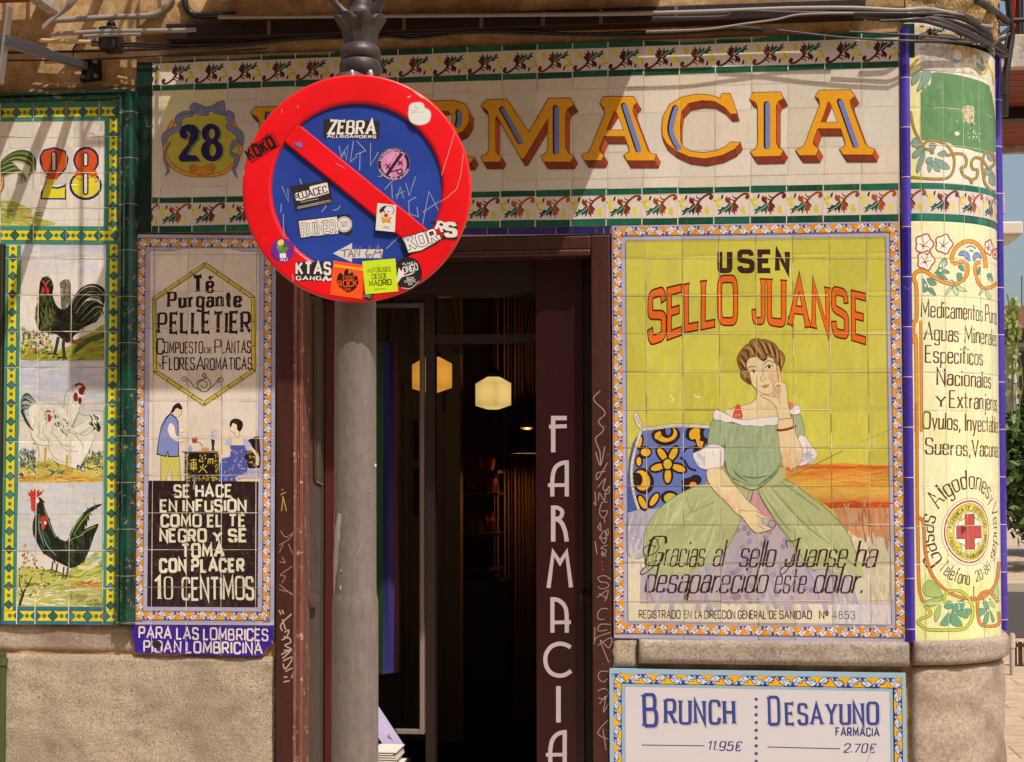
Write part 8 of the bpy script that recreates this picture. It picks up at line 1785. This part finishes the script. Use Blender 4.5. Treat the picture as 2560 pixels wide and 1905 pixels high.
for j in range(13):
    for i in range(n+1):
        p = P3((2527+(2552-2527)*i/n, -40+(118+40)*j/12), .66); V.append((p.x, .66+.025*math.sin(i*1.3+j*.15), p.z))
MB().add(V, [(j*(n+1)+i, j*(n+1)+i+1, j*(n+1)+i+n+2, j*(n+1)+i+n+1) for j in range(12) for i in range(n)]).build('cloth_sheet', mat('orange_dye', 'e8561a', .8), OC, smooth=True, ang=80)
LFx = empty('balcony_lamp', tuple(P3((2512, 566), 4.8)), 'white flat lamp fixed under the second side balcony', 'lamp')
p = P3((2514, 566), 4.9); MB().box(p.x-.12, p.x+.10, 4.8, 5.3, p.z-.07, p.z+.02).build('lamp_box', mat('lamp_white', 'c8c2b8', .5), LFx, bevel=.01); MB().box(p.x-.1, p.x+.08, 4.83, 5.27, p.z-.085, p.z-.0705).build('lamp_cover', mat('lamp_cover_white', 'd8d4cc', .4), LFx)
# edge of the next doorway and a green downpipe on the far left
NF = empty('side_door_frame', (hx(2, 900), 0, .7), 'dark green brown wooden door frame at the left edge of the picture', 'door frame')
MB().box(-3.5, hx(12, 900)-.0, -.03, .05, zb+.02, hz(612, 5)).build('frame_board', wood('dark_frame', '2a2414', '3a3420', (30, 30, 4), .5, .3), NF, bevel=.005)
MB().box(-3.5, hx(4, 900), -.05, -.031, zb+.03, hz(640, 5)).build('frame_bead', M_brown, NF, bevel=.004)
DPp = empty('green_downpipe', (hx(3, 1800), -.04, 0), 'old green downpipe at the lower left edge', 'pipe')
MB().tube([(hx(3, 1800, Flat(-.03)), -.03, 0), (hx(4, 1700, Flat(-.03)), -.03, hz(1632, 5))], .020, 12).build('pipe_body', mat('pipe_green', '3f4a26', .5), DPp, smooth=True)
MB().lathe([(.026, 0), (.026, .03)], (hx(4, 1700, Flat(-.03)), -.03, hz(1660, 5)), 12).build('pipe_ring', mat('ring_green', '4a5228', .5), DPp)

# ---------------------------------------------------------------- side street on the right
def gp(px, y): return P3(px, y)
asph = mat('shaded_asphalt', '3a3634', .85)  # dark road surface, with the tree's shade included in its colour
tag(MB().box(1.6, 40, 9.5, 15.5, .004, .008).build('road', asph), kind='structure')
tag(MB().box(1.6, 40, 15.5, 16.1, .0, .12).build('far_kerb', mat('kerb_stone', 'a89c8c', .8)), kind='structure')
# houses far down the street
def house(name, lab, x0, x1, y, h, col, trim, floors, cols_, seed=1, dep=8):
    H = empty(name, ((x0+x1)/2, y, 0), lab, 'house'); MB().box(x0, x1, y, y+dep, 0, h).build('wall', rocky(name+'_wall', col, col, trim, sc=3, bump=.1, st=.3), H)
    MB().box(x0-.4, x1+.4, y-.5, y+dep, h, h+.35).build('eaves', M_dark, H); MB().add([(x0-.4, y-.5, h+.351), (x1+.4, y-.5, h+.351), (x1+.4, y+dep, h+2), (x0-.4, y+dep, h+2)], [(0, 1, 2, 3)]).build('roof', mat('roof_tiles', '6a3a28', .8), H)
    w = (x1-x0)/cols_
    for i in range(cols_):
        for j in range(floors):
            cx_ = x0+w*(i+.5); z = h/floors*j+.6; hh = h/floors-1.0
            W = MB().box(cx_-.55, cx_+.55, y-.04, y+.02, z, z+hh).build('window', mat('window_dark', '241f22', .2), H)
            MB().box(cx_-.7, cx_-.56, y-.08, y+.01, z-.1, z+hh+.15).box(cx_+.56, cx_+.7, y-.08, y+.01, z-.1, z+hh+.15).box(cx_-.7, cx_+.7, y-.08, y+.01, z+hh+.16, z+hh+.3).build('frame', mat('window_trim', trim, .8), W)
            if j:
                b = MB().box(cx_-.9, cx_+.9, y-.6, y-.045, z-.12, z-.02)
                for k in range(15): b.box(cx_-.9+k*.127, cx_-.88+k*.127, y-.6, y-.58, z-.019, z+.9)
                b.box(cx_-.9, cx_+.9, y-.6, y-.57, z+.901, z+.93).build('balcony_rail', M_iron, H)
hxp = lambda x, y: P3((x, 1000), y).x
house('pink_house', 'pink rendered house with white trim far down the side street', hxp(2470, 58), hxp(2546, 58), 58, 5.9, 'b87a80', 'd8c8c0', 2, 2)
house('grey_house', 'tall grey house with dark balconies at the right edge of the street', hxp(2541, 50), hxp(2541, 50)+5, 50, 6.1, '9c9088', 'c8bcb0', 2, 4)
house('brick_house', 'brown brick house across the side street, outside the frame on the right', 17, 33, 34, 11, '9a7258', 'c8bcb0', 3, 6)
house('cream_house', 'cream house at the far end of the side street, outside the frame', 26, 44, 60, 12, 'b8a888', 'd8ccb8', 3, 6)
OP = empty('opposite_house', (0, -14, 0), 'plain ochre house front on the other side of the street', 'house')
MB().box(-26, 9, -14.5, -14, 0, 13).build('wall', rocky('opposite_wall', 'a08868', 'b09878', 'bca484', sc=3, bump=.1, st=.3), OP)
m = MB()
for i in range(9): m.box(-24+i*3.6, -22.8+i*3.6, -13.995, -13.96, 4.4, 6.8).box(-24+i*3.6, -22.8+i*3.6, -13.995, -13.96, 8, 10.4)
m.build('window_panes', mat('opposite_glass', '20242a', .1), OP)
def tree(lab, c, rx, rz, th, n, seed, cols=('2f4a18', '3f5f20', '507028', '243a14'), ls=.16):
    T = empty('street_tree', (c[0], c[1], 0), lab, 'tree', 'trees in the side street'); r = random.Random(seed)
    m = MB().tube([(c[0], c[1], 0), (c[0]+.05, c[1], c[2]-rz*.6), (c[0], c[1]+.05, c[2])], [th, th*.7, th*.3], 8)
    for k in range(7):
        a = r.uniform(0, 6.28); m.tube([(c[0], c[1], c[2]-rz*.6), (c[0]+rx*.5*math.cos(a), c[1]+rx*.5*math.sin(a), c[2]+r.uniform(-.2, .5)*rz)], [th*.4, th*.15], 6)
    m.build('trunk', mat('bark', '4a3a2c', .9), T)
    cl = []
    for k in range(26):
        a, b, q = r.uniform(0, 6.28), r.uniform(-1, 1), r.uniform(.45, 1)**.6; s = math.sqrt(1-b*b)
        cl.append((Vector((c[0]+rx*q*s*math.cos(a), c[1]+rx*q*s*math.sin(a), c[2]+rz*q*b)), r.uniform(.25, .45)*rx))
    V = []; F = []; C_ = []
    for i in range(n):
        o, R_ = r.choice(cl); d = Vector((r.gauss(0, 1), r.gauss(0, 1), r.gauss(0, 1))).normalized(); p = o+d*R_*r.uniform(.5, 1)
        u = Vector((r.gauss(0, 1), r.gauss(0, 1), r.gauss(0, 1))).normalized(); v = u.cross(d).normalized(); s = ls*r.uniform(.6, 1.2); b = len(V)
        V += [tuple(p-u*s), tuple(p+v*s*.5), tuple(p+u*s), tuple(p-v*s*.5)]; F.append((b, b+1, b+2, b+3)); C_.append((*lin(r.choice(cols)), 1))
    me = bpy.data.meshes.new('crown'); me.from_pydata(V, [], F); ca = me.color_attributes.new('Col', 'FLOAT_COLOR', 'CORNER'); ca.data.foreach_set('color', np.repeat(np.array(C_, dtype=np.float32), 4, axis=0).ravel())
    mm = painted('leaf_'+str(seed), .5, 0, .0); link('crown', me, mm, T)
tree('bushy green street tree just right of the corner', (5.9, 20.5, 1.65), 1.25, 1.15, .10, 5200, 1, ls=.11)
tree('darker street tree standing behind the nearer one', (7.6, 25, 1.8), 1.7, 1.5, .14, 5200, 2, ('1f3212', '2c4518', '3a5a20'), .16)
# climbing plant trailing from the third balcony
CPn = empty('trailing_plant', (2.3, 9.9, 2.9), 'thin creeper trailing below the farthest side balcony', 'plant'); r = random.Random(3); m = MB()
for k in range(5):
    P = [gp((2520+k*7+r.uniform(-4, 4)+6*math.sin(j*.9+k), 735+j*42+k*15), 9.7) for j in range(8)]; m.tube(P, .006, 5)
m.build('stem', mat('stem_green', '5a6a34', .8), CPn); V = []; F = []
for i in range(130):
    p = gp((r.uniform(2513, 2552), 745+abs(r.gauss(0, 1))*120), 9.7+r.uniform(-.1, .1)); u = Vector((r.gauss(0, 1), r.gauss(0, 1), r.gauss(0, 1))).normalized()*.035; v = u.cross(Vector((0, 1, 0))); b = len(V)
    V += [tuple(p-u), tuple(p+v*.6), tuple(p+u), tuple(p-v*.6)]; F.append((b, b+1, b+2, b+3))
MB().add(V, F).build('leaves', mat('creeper_leaf', '7a8a3a', .6), CPn)
# low posts and slatted barrier
BO = empty('stone_bollard', tuple(gp((2530, 1668), 6.6)), 'pale stone bollard on the far pavement at the right edge', 'bollard'); g = gp((2530, 1600), 6.6)
MB().lathe([(.02, 0), (.022, g.z+.04), (.018, g.z+.055)], (g.x, 6.6, 0), 12).build('bollard_post', mat('bollard_stone', 'a89c90', .8), BO, smooth=True); MB().lathe([(.026, 0), (.026, .1)], (g.x, 6.6, g.z-.06), 12).build('bollard_cap', mat('bollard_head', 'b8aca0', .8), BO)
FN = empty('slatted_barrier', tuple(gp((2552, 1668), 7.2)), 'low dark slatted barrier beyond the bollard', 'barrier'); m = MB(); g0, g1 = gp((2533, 1605), 7.2), gp((2533, 1668), 7.2)
for k in range(16): m.box(g0.x+k*.045, g0.x+k*.045+.03, 7.2, 7.23, max(0, g1.z), g0.z)
m.box(g0.x, g0.x+.75, 7.19, 7.2, g0.z-.04, g0.z-.01).build('slats', wood('barrier_wood', '2a1a14', '3a241a', (20, 20, 4), .6, .2), FN)
MT = empty('radio_mast', (0, 0, 0), 'thin mast against the sky above the far houses', 'mast')
p0, p1 = gp((2554.5, 690), 60), gp((2554.5, 900), 60); MT.location = tuple(p1); MB().tube([p0, p1], .02, 6).build('pole', M_iron, MT)
